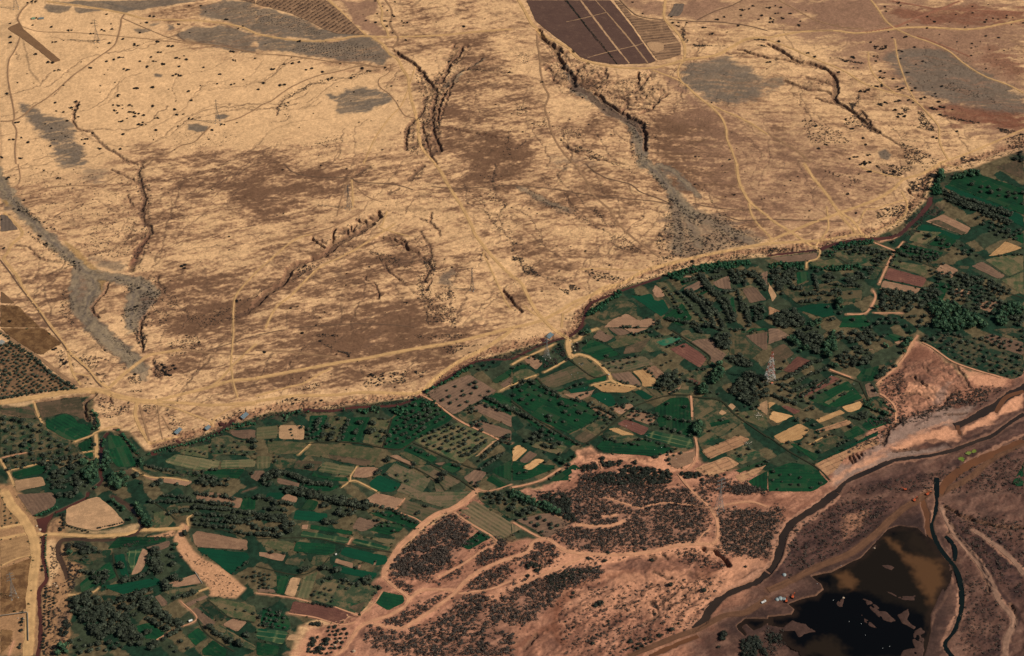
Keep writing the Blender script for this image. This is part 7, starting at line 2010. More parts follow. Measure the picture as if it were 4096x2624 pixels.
def crown(kind, seed, n=None):
    r = np.random.default_rng(seed); nl, ls, hr, lobes, lift, up = SPEC[kind]
    n = n or nl; lc = r.normal(0, 1, (lobes, 3)); lc /= np.linalg.norm(lc, axis=1)[:, None]; lc *= np.array([.42, .42, .3]); lr = r.uniform(.48, .68, lobes)
    V = []; F = []; o = 0
    if kind not in ('low', 'tuft', 'brush'):
        for q in range(min(3, lobes)):
            v = IV * (lr[q] * .72) * (1 + .12 * r.normal(0, 1, (len(IV), 1))) + lc[q]; V.append(v); F += [(a + o, b + o, c + o, c + o) for a, b, c in IF]; o += len(v)
    for _ in range(n):
        q = r.integers(lobes); d = r.normal(0, 1, 3); d[2] = abs(d[2]) * .9 - .15; d /= np.linalg.norm(d)
        c = lc[q] + d * lr[q] * r.uniform(.82, 1.08); nn = d + r.normal(0, .55, 3); nn /= np.linalg.norm(nn)
        a = np.cross(nn, (0, 0, 1) if abs(nn[2]) < .9 else (1, 0, 0)); a /= np.linalg.norm(a); b_ = np.cross(nn, a)
        if up and r.random() < up: a = np.array([r.normal(0, .25), r.normal(0, .25), 1.0]) * .8; b_ = np.cross(a, r.normal(0, 1, 3)); b_ /= np.linalg.norm(b_) * 2.4
        s = ls * r.uniform(.6, 1.15) / 1.6; k = r.uniform(.6, 1)
        V.append(np.array([c - a * s, c + b_ * s * k, c + a * s, c - b_ * s * k])); F.append((o, o + 1, o + 2, o + 3)); o += 4
    V = np.vstack(V); V[:, :2] /= np.percentile(np.abs(V[:, :2]), 97); V[:, 2] *= hr; V[:, 2] += lift * hr * .9 + .25
    return V.astype(np.float32), F
def leaf_mat(name, dark, lite, other):
    m, n, b = mat(name, 0.8, 0.12); g = n.nodes.new('ShaderNodeNewGeometry'); oi = n.nodes.new('ShaderNodeObjectInfo'); o = tex(n)
    c = mixc(n, rng_(n, g.outputs['Random Per Island'], 0.15, 0.95), alb(dark), alb(lite))
    wpos = g.outputs['Position']
    c = mixc(n, rng_(n, noise(n, wpos, 0.16, 3), 0.36, 0.62, 0, .85), c, alb(other))
    vm = nd(n, 'ShaderNodeVectorMath'); vm.operation = 'SCALE'; n.links.new(c, vm.inputs[0]); n.links.new(rng_(n, oi.outputs['Random'], 0, 1, .8, 1.2), vm.inputs['Scale'])
    n.links.new(vm.outputs[0], b.inputs['Base Color']); return m
LMAT = dict(olive=leaf_mat("olive_leaves", (28, 34, 27), (84, 88, 70), (52, 57, 44)), broad=leaf_mat("broad_leaves", (30, 58, 42), (84, 106, 72), (50, 72, 52)),
            reed=leaf_mat("reed_leaves", (26, 64, 44), (78, 110, 74), (40, 78, 54)), scrubtree=leaf_mat("dark_scrub_leaves", (26, 32, 28), (62, 66, 54), (46, 46, 38)),
            vine=leaf_mat("vine_leaves", (52, 40, 36), (88, 68, 56), (60, 48, 40)), thorn=leaf_mat("thorn_leaves", (22, 20, 20), (50, 44, 40), (36, 32, 30)),
            brush=leaf_mat("scrub_twigs", (56, 48, 44), (100, 86, 74), (76, 66, 58)), tuft=leaf_mat("bank_leaves", (20, 44, 30), (58, 76, 48), (40, 54, 36)), low=leaf_mat("low_shrub_twigs", (44, 38, 34), (84, 70, 60), (62, 54, 48)))
bark, n_, b_ = mat("bark"); b_.inputs['Base Color'].default_value = (*alb((96, 76, 60)), 1)
n_.links.new(mixc(n_, noise(n_, tex(n_), 3, 3), alb((70, 56, 46)), alb((112, 90, 72))), b_.inputs['Base Color'])
# ------------------------------------------------------------------ place everything that grows
ROWS = []   # kind, x, y, r, arrangement
def fill(P, sp, rnd=.22, dr=None, asp=1.0):
    ed = np.roll(P, -1, 0) - P; ln = np.hypot(ed[:, 0], ed[:, 1]); e = ed[ln.argmax()] / ln.max() if dr is None else dr; f_ = np.array([-e[1], e[0]])
    c = P.mean(0); q = P - c; a0, a1 = (q @ e).min(), (q @ e).max(); b0, b1 = (q @ f_).min(), (q @ f_).max(); out = []
    for j, bb in enumerate(np.arange(b0 + sp * .35, b1, sp * asp)):
        for aa in np.arange(a0 + sp * (.3 + .5 * (j % 2) * .6), a1, sp):
            p = c + e * aa + f_ * bb + rng.normal(0, sp * rnd * .5, 2)
            if rng.random() < .93 and inpoly(p, P): out.append(p)
    return out
for h, p in lines(TREES):
    mode, kind, r, sp, t = h[0], h[1], float(h[2]), float(h[3]), h[4]; P = W(t, p); dr = None
    if len(h) > 5: q = W(t, '0,0 ' + h[5]); dr = (q[1] - q[0]) / np.hypot(*(q[1] - q[0]))
    dense = sp < 2.0 * r
    if mode == 'S': pts = list(P); arr = "standing alone"
    elif mode == 'R':
        Q = smooth(P, 5); d = np.r_[0, np.cumsum(np.hypot(*np.diff(Q, axis=0).T))]; tt = np.arange(0, d[-1] + .1, sp)
        pts = [np.array([np.interp(a, d, Q[:, 0]), np.interp(a, d, Q[:, 1])]) + rng.normal(0, sp * .12, 2) for a in tt]; arr = "in a tight row" if dense else "in a spaced row"
    else: pts = fill(P, sp, .5 if dense and kind != 'vine' else .22, dr, 2.6 if kind == 'vine' and dr is not None else 1.0); arr = "in a dense stand" if dense else "in an open orchard"
    if kind == 'vine': arr = "in the gridded plantation"
    for q in pts: ROWS.append((kind, q[0], q[1], r * rng.uniform(.66, 1.28) * .95, arr))
for h, p in lines(SHRUBS):
    for q in p.split():
        x, y, w_ = map(float, q.split(','))
        if w_ < 1: continue
        g = W(h[0], [x, y])[0]; g2 = W(h[0], [x + w_, y])[0]; r = abs(g2[0] - g[0])
        if r > 3.4:                      # a wide one is a clump of bushes
            for _ in range(int(2 + r / 1.8)): ROWS.append(('thorn', g[0] + rng.uniform(-.75, .75) * r, g[1] + rng.normal(0, r * .33), rng.uniform(1.3, 2.3), "in a clump"))
        else: ROWS.append(('thorn', g[0] + r * .2, g[1], r * .85, "standing alone"))
for h, p in lines(SCATTER):
    N = int(int(h[0]) * (2.5 if h[3] == 'd' else 1.7)); r0, r1 = float(h[1]), float(h[2]); P = W(h[4], p); lo, hi = P.min(0), P.max(0)
    q = lo + (hi - lo) * rng.random((N * 9, 2)); ins = np.zeros(len(q), bool)
    for i in range(len(P)):
        a, b = P[i], P[i - 1]; c = (a[1] > q[:, 1]) != (b[1] > q[:, 1]); ins ^= c & (q[:, 0] < (b[0] - a[0]) * (q[:, 1] - a[1]) / (b[1] - a[1] + 1e-12) + a[0])
    nz = vn(q[:, 0], q[:, 1], 16, 91); got = q[ins & (nz > (-.62 if h[3] == 'd' else -.35))][:N]
    if h[3] == 'd': got = got + rng.normal(0, 3.6, got.shape)
    for q in got: ROWS.append(('brush' if h[3] == 'd' else 'low', q[0], q[1], (r0 + (r1 - r0) * rng.random() ** (2.2 if h[3] == 'd' else 1.4)) * 1.15, "scattered"))
for h, p in lines(CHAINS):
    Q = smooth(W(h[3], p), 4); d = np.r_[0, np.cumsum(np.hypot(*np.diff(Q, axis=0).T))]; sp, r, wd = float(h[0]) * .85, float(h[1]), float(h[2])
    for a in np.arange(0, d[-1], sp):
        if rng.random() < .8: ROWS.append(('low', np.interp(a, d, Q[:, 0]) + rng.normal(0, wd), np.interp(a, d, Q[:, 1]) + rng.normal(0, wd * 1.2), r * rng.uniform(.7, 1.5), "strung along a rill"))
for Q in DR:
    if rng.random() < .45:
        for q in Q[::2]:
            if rng.random() < .6: ROWS.append(('low', q[0] + rng.normal(0, 1), q[1] + rng.normal(0, 1.3), rng.uniform(.5, 1.1), "strung along a rill"))
for h, p in lines(GULLIES):
    Q = smooth(W(h[0], p), 4); d = np.r_[0, np.cumsum(np.hypot(*np.diff(Q, axis=0).T))]; wd = float(h[1])
    for a in np.arange(0, d[-1], 2.6):
        if rng.random() < .7: ROWS.append(('low', np.interp(a, d, Q[:, 0]) + rng.normal(0, wd * .55 + .8), np.interp(a, d, Q[:, 1]) + rng.normal(0, wd * .55 + .8), rng.uniform(.6, 1.5), "beside a gully"))
Q = smooth(W('F', BANK), 4); d = np.r_[0, np.cumsum(np.hypot(*np.diff(Q, axis=0).T))]
for a in np.arange(0, d[-1], 1.1): ROWS.append(('low', np.interp(a, d, Q[:, 0]) + rng.normal(0, 4), np.interp(a, d, Q[:, 1]) + rng.normal(0, 4.5), rng.uniform(.6, 1.4), "on the canal bank"))
for a in np.arange(0, d[-1], 2.2): ROWS.append(('tuft', np.interp(a, d, Q[:, 0]) + rng.normal(0, 1.5), np.interp(a, d, Q[:, 1]) - 13 + rng.normal(0, 2), rng.uniform(.8, 1.8), "under the canal bank"))
for t_, k_, P in fieldpolys:                      # weeds and tufts on the banks between the plots
    if t_ in ('12', '13', '11', '21'): continue
    for i in range(0, len(P)):
        for _ in range(2):
            if rng.random() < .42: q = P[i] + (P[i] - P.mean(0)) / (np.hypot(*(P[i] - P.mean(0))) + 1e-6) * rng.uniform(0, 1.6) + rng.normal(0, 1.0, 2); ROWS.append(('tuft', q[0], q[1], rng.uniform(.35, 1.0) if rng.random() < .88 else rng.uniform(1.2, 2.1), "between plots"))
for t_, k_, P in fieldpolys:                      # boundary trees
    if t_ in ('12', '13', '11', '21', '41') or k_ not in 'MHOGBP' or rng.random() > .42: continue
    i0 = int(rng.integers(len(P))); n_ = int(len(P) * rng.uniform(.25, .5))
    for i in range(0, n_):
        if rng.random() < .75: q = P[(i0 + i) % len(P)] + rng.normal(0, .8, 2); ROWS.append(('olive', q[0], q[1], rng.uniform(1.7, 3.2), "on a plot boundary"))
# keep plants off the tracks, out of the water
allr = np.array([(q[1], q[2]) for q in ROWS]); jj = np.clip(np.searchsorted(gx, allr[:, 0]), 0, nx - 1); ii = np.clip(np.searchsorted(gy, allr[:, 1]), 0, ny - 1)
bad = ((rd[ii, jj] > .6) & np.array([q[0] in ('low', 'scrubtree', 'vine', 'brush') for q in ROWS])) | ((water[ii, jj] > .97) & (H[ii, jj] < -1.0))
ROWS = [q for q, b in zip(ROWS, bad) if not b]
print("plants", len(ROWS), {k: sum(1 for q in ROWS if q[0] == k) for k in SPEC})
INFO = dict(olive=("olive_tree", "tree", "dark grey-green olive tree", "olive trees"), broad=("broadleaf_tree", "tree", "bright green leafy tree", "leafy green trees"),
            reed=("reed_clump", "reeds", "bright green tall reed clump", "reed clumps"), scrubtree=("riverside_bush", "bush", "dark round bush", "dark bushes"),
            vine=("vine_bush", "bush", "small dark planted bush", "planted bushes"), thorn=("thorn_bush", "bush", "dark thorn bush", "thorn bushes"), brush=("scrub_bush", "bush", "grey-brown scrub bush", "scrub bushes"), tuft=("bank_bush", "bush", "dark green bank bush", "green bushes"), low=("low_shrub", "shrub", "low brown shrub", "low shrubs"))
VAR = {k: [crown(k, 100 + i * 7 + len(k)) for i in range(6)] for k in SPEC}
MESH = {}
for k, vs in VAR.items():
    for i, (v, f) in enumerate(vs):
        me = bpy.data.meshes.new(k + "_crown"); me.from_pydata(v.tolist(), [], [q if q[2] != q[3] else q[:3] for q in f]); me.materials.append(LMAT[k]); MESH[k, i] = me
def tube(pts, rad, n=6):
    V = []; F = []
    for i, (p, r) in enumerate(zip(pts, rad)):
        for a in range(n): V.append((p[0] + r * math.cos(2 * PI * a / n), p[1] + r * math.sin(2 * PI * a / n), p[2]))
        if i: F += [((i - 1) * n + a, (i - 1) * n + (a + 1) % n, i * n + (a + 1) % n, i * n + a) for a in range(n)]
    return V, F
tv, tf = tube([(0, 0, -.5), (.02, 0, .3), (-.02, .03, .7), (0, 0, 1.1)], [.13, .09, .07, .03])
for s in range(3):
    a = s * 2.1; v, f = tube([(0, 0, .35), (.25 * math.cos(a), .25 * math.sin(a), .65), (.5 * math.cos(a), .5 * math.sin(a), .9)], [.05, .035, .015], 4)
    tf += [tuple(q + len(tv) for q in w_) for w_ in f]; tv += v
trunk_me = bpy.data.meshes.new("trunk"); trunk_me.from_pydata(tv, [], tf); trunk_me.materials.append(bark)
for kind in SPEC:
    L_ = [q for q in ROWS if q[0] == kind]
    if not L_: continue
    A = np.array([(q[1], q[2], q[3]) for q in L_]); dist = np.sqrt(A[:, 0] ** 2 + (A[:, 1] + YC) ** 2 + HC ** 2); order = np.argsort(-A[:, 2] / dist)
    zz = hz(A[:, 0], A[:, 1]); nm, cat, lab, grp = INFO[kind]; rmed = np.median(A[:, 2])
    # inside the frame only
    fwd = (A[:, 1] + YC) * math.cos(PITCH) + (HC) * math.sin(PITCH); vy = (A[:, 1] + YC) * math.sin(PITCH) - HC * math.cos(PITCH)
    uu = 2048 + FOC * A[:, 0] / fwd; vv = 1312 - FOC * vy / fwd; vis = (uu > 15) & (uu < 4080) & (vv > 10) & (vv < 2610)
    pick = [i for i in order if vis[i]][:300]; ps = set(pick)
    for i in pick:
        x, y, r = A[i]; size = "large " if r > rmed * 1.12 else ("small " if r < rmed * .9 else "")
        at_ = where(x, y); lb = (size + lab + " " + L_[i][4] + " " + at_).split()
        root = bpy.data.objects.new(nm, None if kind in ('olive', 'broad') else MESH[kind, int(rng.integers(6))]); L(root)
        root.location = (x, y, zz[i] - .1); root['label'] = " ".join(lb[:16]); root['category'] = cat; root['group'] = " ".join(lb[:16]) + " (alike)"
        if kind in ('olive', 'broad'):
            root.empty_display_size = .5
            for nme, md in (("trunk", trunk_me), ("crown", MESH[kind, int(rng.integers(6))])):
                c = bpy.data.objects.new(nme, md); L(c); c.parent = root; c.scale = (r, r, r * rng.uniform(.85, 1.15)); c.rotation_euler = (0, 0, rng.uniform(0, 6.28))
        else: root.scale = (r, r, r * rng.uniform(.8, 1.15)); root.rotation_euler = (0, 0, rng.uniform(0, 6.28))
    rest = [i for i in range(len(L_)) if i not in ps]
    if rest:
        VV = []; FF = []; o = 0
        cache = []
        for i_ in range(6):
            v, f = crown(kind, 300 + i_, {'low': 14, 'tuft': 10, 'brush': 14, 'vine': 18, 'thorn': 44}.get(kind, 62)); f = np.array(f); cache.append((v, f))
        for i in rest:
            v, f = cache[int(rng.integers(6))]; x, y, r = A[i]; a = rng.uniform(0, 6.28); ca_, sa = math.cos(a), math.sin(a)
            q = np.empty_like(v); q[:, 0] = (v[:, 0] * ca_ - v[:, 1] * sa) * r + x; q[:, 1] = (v[:, 0] * sa + v[:, 1] * ca_) * r + y; q[:, 2] = v[:, 2] * r * rng.uniform(.8, 1.15) + zz[i] - .1
            VV.append(q); FF.append(f + o); o += len(v)
        V_ = np.vstack(VV); F2 = np.vstack(FF); tri = F2[:, 2] == F2[:, 3]
        # triangles of the cores are stored as quads with a doubled corner: split them off
        me = bpy.data.meshes.new(nm + "_mass"); T3 = F2[tri][:, :3]; Q4 = F2[~tri]
        me.vertices.add(len(V_)); me.vertices.foreach_set('co', V_.astype(np.float32).ravel())
        me.loops.add(T3.size + Q4.size); me.loops.foreach_set('vertex_index', np.concatenate([T3.ravel(), Q4.ravel()]).astype(np.int32))
        me.polygons.add(len(T3) + len(Q4)); me.polygons.foreach_set('loop_start', np.concatenate([np.arange(0, T3.size, 3), T3.size + np.arange(0, Q4.size, 4)]).astype(np.int32))
        me.update(calc_edges=True); me.materials.append(LMAT[kind])
        ob = bpy.data.objects.new({'olive': "olive_grove", 'broad': "woodland", 'reed': "reed_bed", 'scrubtree': "riverside_thicket", 'vine': "plantation", 'thorn': "thorn_scrub", 'low': "shrubland", 'tuft': "bank_growth", 'brush': "scrubland"}[kind], me); L(ob)
        ob['kind'] = 'stuff'; ob['label'] = "remaining smaller " + grp + " spread over the scene"; ob['category'] = cat
# ------------------------------------------------------------------ built things
def pm(name, c, rough=.6, metal=0, c2=None, sc=2.0):
    m, n, b = mat(name, rough, .4); b.inputs['Metallic'].default_value = metal; c = np.array(c)
    n.links.new(mixc(n, noise(n, tex(n), sc, 4, .6), alb(tuple(c)), alb(tuple(c2 if c2 is not None else np.clip(c * .78, 0, 255)))), b.inputs['Base Color']); return m
class MB:
    def __init__(s): s.v = []; s.f = []
    def add(s, v, f): o = len(s.v); s.v += [tuple(map(float, q)) for q in v]; s.f += [tuple(i + o for i in q) for q in f]; return s
    def box(s, c, d, rz=0, tilt=0):
        x, y, z = d[0] / 2, d[1] / 2, d[2] / 2; ca, sa = math.cos(rz), math.sin(rz); ct, st_ = math.cos(tilt), math.sin(tilt); v = []
        for sx in (-1, 1):
            for sy in (-1, 1):
                for sz in (-1, 1):
                    px, py, pz = sx * x, sy * y, sz * z; px, pz = px * ct - pz * st_, px * st_ + pz * ct
                    v.append((c[0] + px * ca - py * sa, c[1] + px * sa + py * ca, c[2] + pz))
        return s.add(v, [(0, 1, 3, 2), (4, 6, 7, 5), (0, 4, 5, 1), (2, 3, 7, 6), (0, 2, 6, 4), (1, 5, 7, 3)])
    def bar(s, a, b, w_, n=4):
        a = Vector(a); b = Vector(b); d = (b - a).normalized(); u = d.cross(Vector((0, 0, 1)) if abs(d.z) < .95 else Vector((1, 0, 0))).normalized(); t = d.cross(u); v = []
        for p in (a, b):
            for i in range(n): q = 2 * PI * (i + .5) / n; v.append(p + (u * math.cos(q) + t * math.sin(q)) * w_ * .7)
        return s.add(v, [(i, (i + 1) % n, n + (i + 1) % n, n + i) for i in range(n)] + [tuple(range(n))[::-1], tuple(range(n, 2 * n))])
    def build(s, name, m, par=None, smooth_=False):
        me = bpy.data.meshes.new(name); me.from_pydata(s.v, [], s.f); me.materials.append(m)
        if smooth_: me.polygons.foreach_set('use_smooth', [True] * len(me.polygons))
        o = bpy.data.objects.new(name, me); L(o)
        if par: o.parent = par
        return o
def thing(name, label, cat, p, rz=0, group=None, z=None):
    o = bpy.data.objects.new(name, None); L(o); o.empty_display_size = 1
    o.location = (p[0], p[1], float(hz(p[0], p[1])[0]) if z is None else z); o.rotation_euler = (0, 0, rz); o['label'] = label; o['category'] = cat
    if group: o['group'] = group
    return o
def copy_tree(o, par=None):
    c = o.copy(); L(c); c.parent = par
    for ch in o.children: copy_tree(ch, c)
    return c
steel = pm("galvanised_steel", (150, 146, 138), .5, .3); dsteel = pm("weathered_steel", (112, 108, 104), .6, .3); conc = pm("concrete", (176, 164, 146), .9)
def pylon(label, p, Ht, base, arm, rz, arms=3, m=steel, t=.22):
    o = thing("pylon", label, "pylon", p, rz, "electricity pylons")
    def hw(z): return base / 2 * max(.13, (1 - z / (Ht * .62)) * .87 + .13) if z < Ht * .62 else base / 2 * .13 * (1 - .6 * (z - Ht * .62) / (Ht * .38))
    lv = [0, .14, .27, .39, .5, .6, .68, .76, .84, .92, 1.0]; lv = [q * Ht for q in lv]
    for sx, sy in ((-1, -1), (-1, 1), (1, -1), (1, 1)):
        b = MB()
        for z0, z1 in zip(lv, lv[1:]): b.bar((sx * hw(z0), sy * hw(z0), z0), (sx * hw(z1), sy * hw(z1), z1), t)
        b.build("leg", m, o)
        MB().box((sx * base / 2, sy * base / 2, .2), (1.4, 1.4, .9)).build("footing", conc, o)
    b = MB()
    for z0, z1 in zip(lv, lv[1:]):
        h0, h1 = hw(z0), hw(z1)
        for a, c in (((-1, -1), (1, -1)), ((1, -1), (1, 1)), ((1, 1), (-1, 1)), ((-1, 1), (-1, -1))):
            b.bar((a[0] * h0, a[1] * h0, z0), (c[0] * h1, c[1] * h1, z1), t * .55); b.bar((c[0] * h0, c[1] * h0, z0), (a[0] * h1, a[1] * h1, z1), t * .55)
            b.bar((a[0] * h1, a[1] * h1, z1), (c[0] * h1, c[1] * h1, z1), t * .5)
    b.build("bracing", m, o)
    for i in range(arms):
        z = Ht * (.70 + .115 * i); a = MB(); l = arm * (1, .9, .8)[i]
        for s_ in (-1, 1):
            for y in (-.5, .5): a.bar((0, y, z), (s_ * l, 0, z + .3), t * .7); 
            a.bar((0, 0, z + 1.8), (s_ * l, 0, z + .3), t * .6)
            for q in (.3, .6): a.bar((s_ * l * q, -.5 * (1 - q), z + .1), (s_ * l * q, 0, z + 1.8 - 1.5 * q), t * .4)
        c = a.build("cross_arm", m, o)
        for s_ in (-1, 1):
            q = MB()
            for k_ in range(6): q.bar((s_ * l, 0, z + .2 - k_ * .35), (s_ * l, 0, z + .02 - k_ * .35), .18, 6)
            q.bar((s_ * l, 0, z + .3), (s_ * l, 0, z - 2), .05); q.build("insulator", dsteel, c)
    return o
def at(t, x, y): return W(t, [x, y])[0]
for lab, t, x, y, Ht, base, arm, rz in (
    ("grey lattice pylon standing among thorn bushes in the upper left plain", '11', 912, 395, 43, 8.0, 4.5, .1),
    ("lattice pylon between two grey round patches on the pale plain", '11', 2045, 1145, 42, 7.5, 3.6, .1),
    ("lattice pylon just left of the head of the deep straight gully", '22', 872, 412, 42, 7.5, 3.6, 1.2),
    ("slim lattice pylon below the round brown patch on the lower plain", '22', 2030, 1185, 40, 5.0, 3.2, 1.3),
    ("lattice pylon standing over the canal beside the blue-grey roofed shed", '33', 325, 278, 40, 7.5, 4.5, .5),
    ("tall pale pylon with three wide cross arms in the dark scrub", '43', 1945, 170, 56, 9.5, 7.5, .45),
    ("lattice pylon in the brown dry field at the left edge", '41', 132, 985, 42, 8.0, 5.0, .5),
    ("grey pylon at the upper left corner of the plain", '11', 150, 62, 42, 8.0, 4.5, .1)):
    pylon(lab, at(t, x, y), Ht, base, arm, rz, 3, steel if t in ('43', '33', '41') else dsteel, .30 if t == '43' else .22)
# red and white communication mast
o = thing("lattice_mast", "red and white lattice mast standing among olive trees", "mast", at('34', 18, 478), .3)
red = pm("red_paint", (196, 84, 66)); whi = pm("white_paint", (232, 222, 208))
mH = 47.0; lv = np.array([0, .12, .23, .34, .45, .56, .67, .78, .89, 1.0]) * mH; hw = lambda z: 5.6 * (1 - z / mH) ** 1.1 * .9 + .9
for k_ in range(9):
    b = MB(); z0, z1 = lv[k_], lv[k_ + 1]; h0, h1 = hw(z0), hw(z1); th = .36 - .02 * k_
    for a, c in (((-1, -1), (1, -1)), ((1, -1), (1, 1)), ((1, 1), (-1, 1)), ((-1, 1), (-1, -1))):
        b.bar((a[0] * h0, a[1] * h0, z0), (a[0] * h1, a[1] * h1, z1), th); b.bar((a[0] * h0, a[1] * h0, z0), (c[0] * h1, c[1] * h1, z1), th * .6)
        b.bar((c[0] * h0, c[1] * h0, z0), (a[0] * h1, a[1] * h1, z1), th * .6); b.bar((a[0] * h1, a[1] * h1, z1), (c[0] * h1, c[1] * h1, z1), th * .6)
    b.build("mast_section", whi if k_ in (0, 1, 3, 5, 6) else red, o)
for z, a in ((35, .4), (36, 2.6), (40, 1.4), (43, 4.0), (44, 5.3)):
    MB().box((1.5 * math.cos(a), 1.5 * math.sin(a), z), (.35, .7, 2.4), a).build("antenna_panel", whi, o)
for sx in (-1, 1):
    for sy in (-1, 1): MB().box((sx * hw(0), sy * hw(0), .2), (1.2, 1.2, .8)).build("footing", conc, o)
# small hut near the mast
h_ = thing("hut", "tiny hut with pale roof on the tan spot below the red and white mast", "hut", at('34', 38, 525), .4)
MB().box((0, 0, 1.0), (2.4, 2.0, 2.0)).build("wall", conc, h_); MB().box((0, 0, 2.1), (2.8, 2.4, .2)).build("roof", pm("hut_roof", (216, 120, 84)), h_); MB().box((0, -1.02, .85), (.8, .06, 1.7)).build("door", dsteel, h_)
# utility poles
def pole(lab, p, Ht):
    o = thing("utility_pole", lab, "pole", p, .6, "utility poles"); MB().bar((0, 0, -.5), (0, 0, Ht), .24, 8).build("pole_shaft", dsteel, o)
    a = MB(); a.bar((-1.4, 0, Ht - .5), (1.4, 0, Ht - .5), .13); a.bar((-.9, 0, Ht - 1.7), (.9, 0, Ht - 1.7), .13); ar = a.build("cross_arm", dsteel, o)
    for x in (-1.3, 1.3): MB().bar((x, 0, Ht - .4), (x, 0, Ht + .05), .1, 6).build("insulator", conc, ar)
pole("thin pole with cross arm on the grey gravel plain at upper right", at('14', 1768, 420), 15); pole("thin pole left of the bushes below the kidney-shaped thicket", at('14', 1038, 962), 15)
pole("thin pole standing in the shrub-covered fan above the canal road", at('23', 1675, 725), 14); pole("thin pole on the bare plain above the track fork at right", at('24', 148, 60), 14)
# solar roofed sheds
panel, n_, b_ = mat("roof_panels", .35, .5); uvn = n_.nodes.new('ShaderNodeTexCoord'); br_ = n_.nodes.new('ShaderNodeTexBrick'); n_.links.new(uvn.outputs['Object'], br_.inputs['Vector'])
br_.inputs['Color1'].default_value = (*alb((84, 100, 106)), 1); br_.inputs['Color2'].default_value = (*alb((72, 88, 96)), 1); br_.inputs['Mortar'].default_value = (*alb((140, 142, 134)), 1)
br_.inputs['Scale'].default_value = 1; br_.inputs['Mortar Size'].default_value = .09; br_.inputs['Brick Width'].default_value = 1.1; br_.inputs['Row Height'].default_value = 2.0; br_.offset = 0
n_.links.new(br_.outputs[0], b_.inputs['Base Color'])
wallm = pm("shed_post", (120, 110, 98))
def shed(lab, t, x0, y0, x1, y1, wd):
    a, c = at(t, x0, y0), at(t, x1, y1); ctr = (a + c) / 2; d = c - a; ln_ = np.hypot(*d); rz = math.atan2(d[1], d[0])
    o = thing("solar_shed", lab, "shed", ctr, rz, "sheds with panel roofs beside the canal")
    b = MB(); x, y = ln_ / 2, wd / 2; zb, zf, tk = 3.2, 1.5, .12   # high at the back (left of the long axis)
    b.add([(-x, -y, zf), (x, -y, zf), (x, y, zb), (-x, y, zb), (-x, -y, zf - tk), (x, -y, zf - tk), (x, y, zb - tk), (-x, y, zb - tk)], [(0, 1, 2, 3), (7, 6, 5, 4), (0, 4, 5, 1), (1, 5, 6, 2), (2, 6, 7, 3), (3, 7, 4, 0)])
    b.build("roof", panel, o)
    for i in range(4):
        px = -x + .4 + (ln_ - .8) * i / 3
        for py, hh in ((-y + .3, zf - .1), (y - .3, zb - .3)): MB().bar((px, py, -.4), (px, py, hh), .14).build("post", wallm, o)
    r_ = MB()
    for py, hh in ((-y + .3, zf - .18), (y - .3, zb - .4)): r_.bar((-x, py, hh), (x, py, hh), .1)
    r_.build("roof_rail", wallm, o)
shed("grey panel-roofed shed, lowest of the three left of the canal", '31', 1650, 1000, 1700, 950, 5.0)
shed("smallest grey panel-roofed shed, middle of the three at the canal", '31', 1933, 958, 1970, 925, 4.6)
shed("grey panel-roofed shed, topmost of the three beside the canal", '31', 2272, 855, 2325, 808, 5.2)
shed("blue-grey panel-roofed shed beside the small red pool and the pylon", '33', 335, 92, 378, 52, 6.2)
# farm building at the left edge and its wall
plaster = pm("plaster", (176, 164, 146), .9)
o = thing("farm_building", "pale flat farm building cut by the left edge above the orchard", "building", at('31', 12, 148), .9)
MB().box((0, 0, 1.6), (8, 6, 3.2)).build("wall", plaster, o); MB().box((0, 0, 3.3), (8.4, 6.4, .25)).build("roof", pm("pale_roof", (150, 148, 138)), o); MB().box((1.5, -3.03, 1.1), (1.1, .08, 2.1)).build("door", dsteel, o)
for x in (-2, 3.2): MB().box((x, -3.03, 1.8), (.9, .08, .9)).build("window", dsteel, o)
for lab, x0, y0, x1, y1 in (("low dark enclosure wall above the yard in the bottom left corner", 0, 1170, 255, 1135), ("tall dark hedge-side wall between the yard and the wide road", 262, 1140, 268, 1400)):
    a, c = at('41', x0, y0), at('41', x1, y1); d = c - a; o = thing("enclosure_wall", lab, "wall", (a + c) / 2, math.atan2(d[1], d[0])); l = np.hypot(*d)
    MB().box((0, 0, .9), (l, .35, 1.6)).build("wall_face", pm("earth_wall", (110, 88, 66)), o); MB().box((0, 0, 1.98), (l, .5, .16)).build("coping", plaster, o)
o = thing("low_wall", "short pale low wall on the edge of the sandy wedge", "wall", (at('41', 1830, 750) + at('41', 1900, 860)) / 2, math.atan2(*(at('41', 1900, 860) - at('41', 1830, 750))[::-1]))
MB().box((0, 0, .45), (np.hypot(*(at('41', 1900, 860) - at('41', 1830, 750))), .5, 1.1)).build("wall_face", plaster, o); MB().box((0, 0, 1.03), (16, .62, .12)).build("coping", conc, o)
def shack(lab, t, x, y, sx, sy, h, c, rz=.3, nm="farm_shack"):
    o = thing(nm, lab, "shack", at(t, x, y), rz); m = pm(nm + "_sheet", c); MB().box((0, 0, h / 2), (sx, sy, h)).build("wall", plaster, o)
    b = MB(); x_, y_ = sx / 2 + .2, sy / 2 + .2
    b.add([(-x_, -y_, h), (x_, -y_, h), (x_, y_, h), (-x_, y_, h), (-x_, 0, h + .8), (x_, 0, h + .8)], [(0, 1, 5, 4), (2, 3, 4, 5), (0, 4, 3), (1, 2, 5), (3, 2, 1, 0)]); b.build("roof", m, o)
    MB().box((0, -sy / 2 - .03, h * .42), (.9, .06, h * .8)).build("door", dsteel, o)
shack("small white roofed shack at the corner of a field path, lower left", '41', 1790, 1215, 4.2, 2.2, 2.0, (236, 228, 214), .5)
shack("white little shack on the edge of the gate field beside plots", '42', 752, 592, 1.8, 1.6, 1.8, (226, 214, 198))
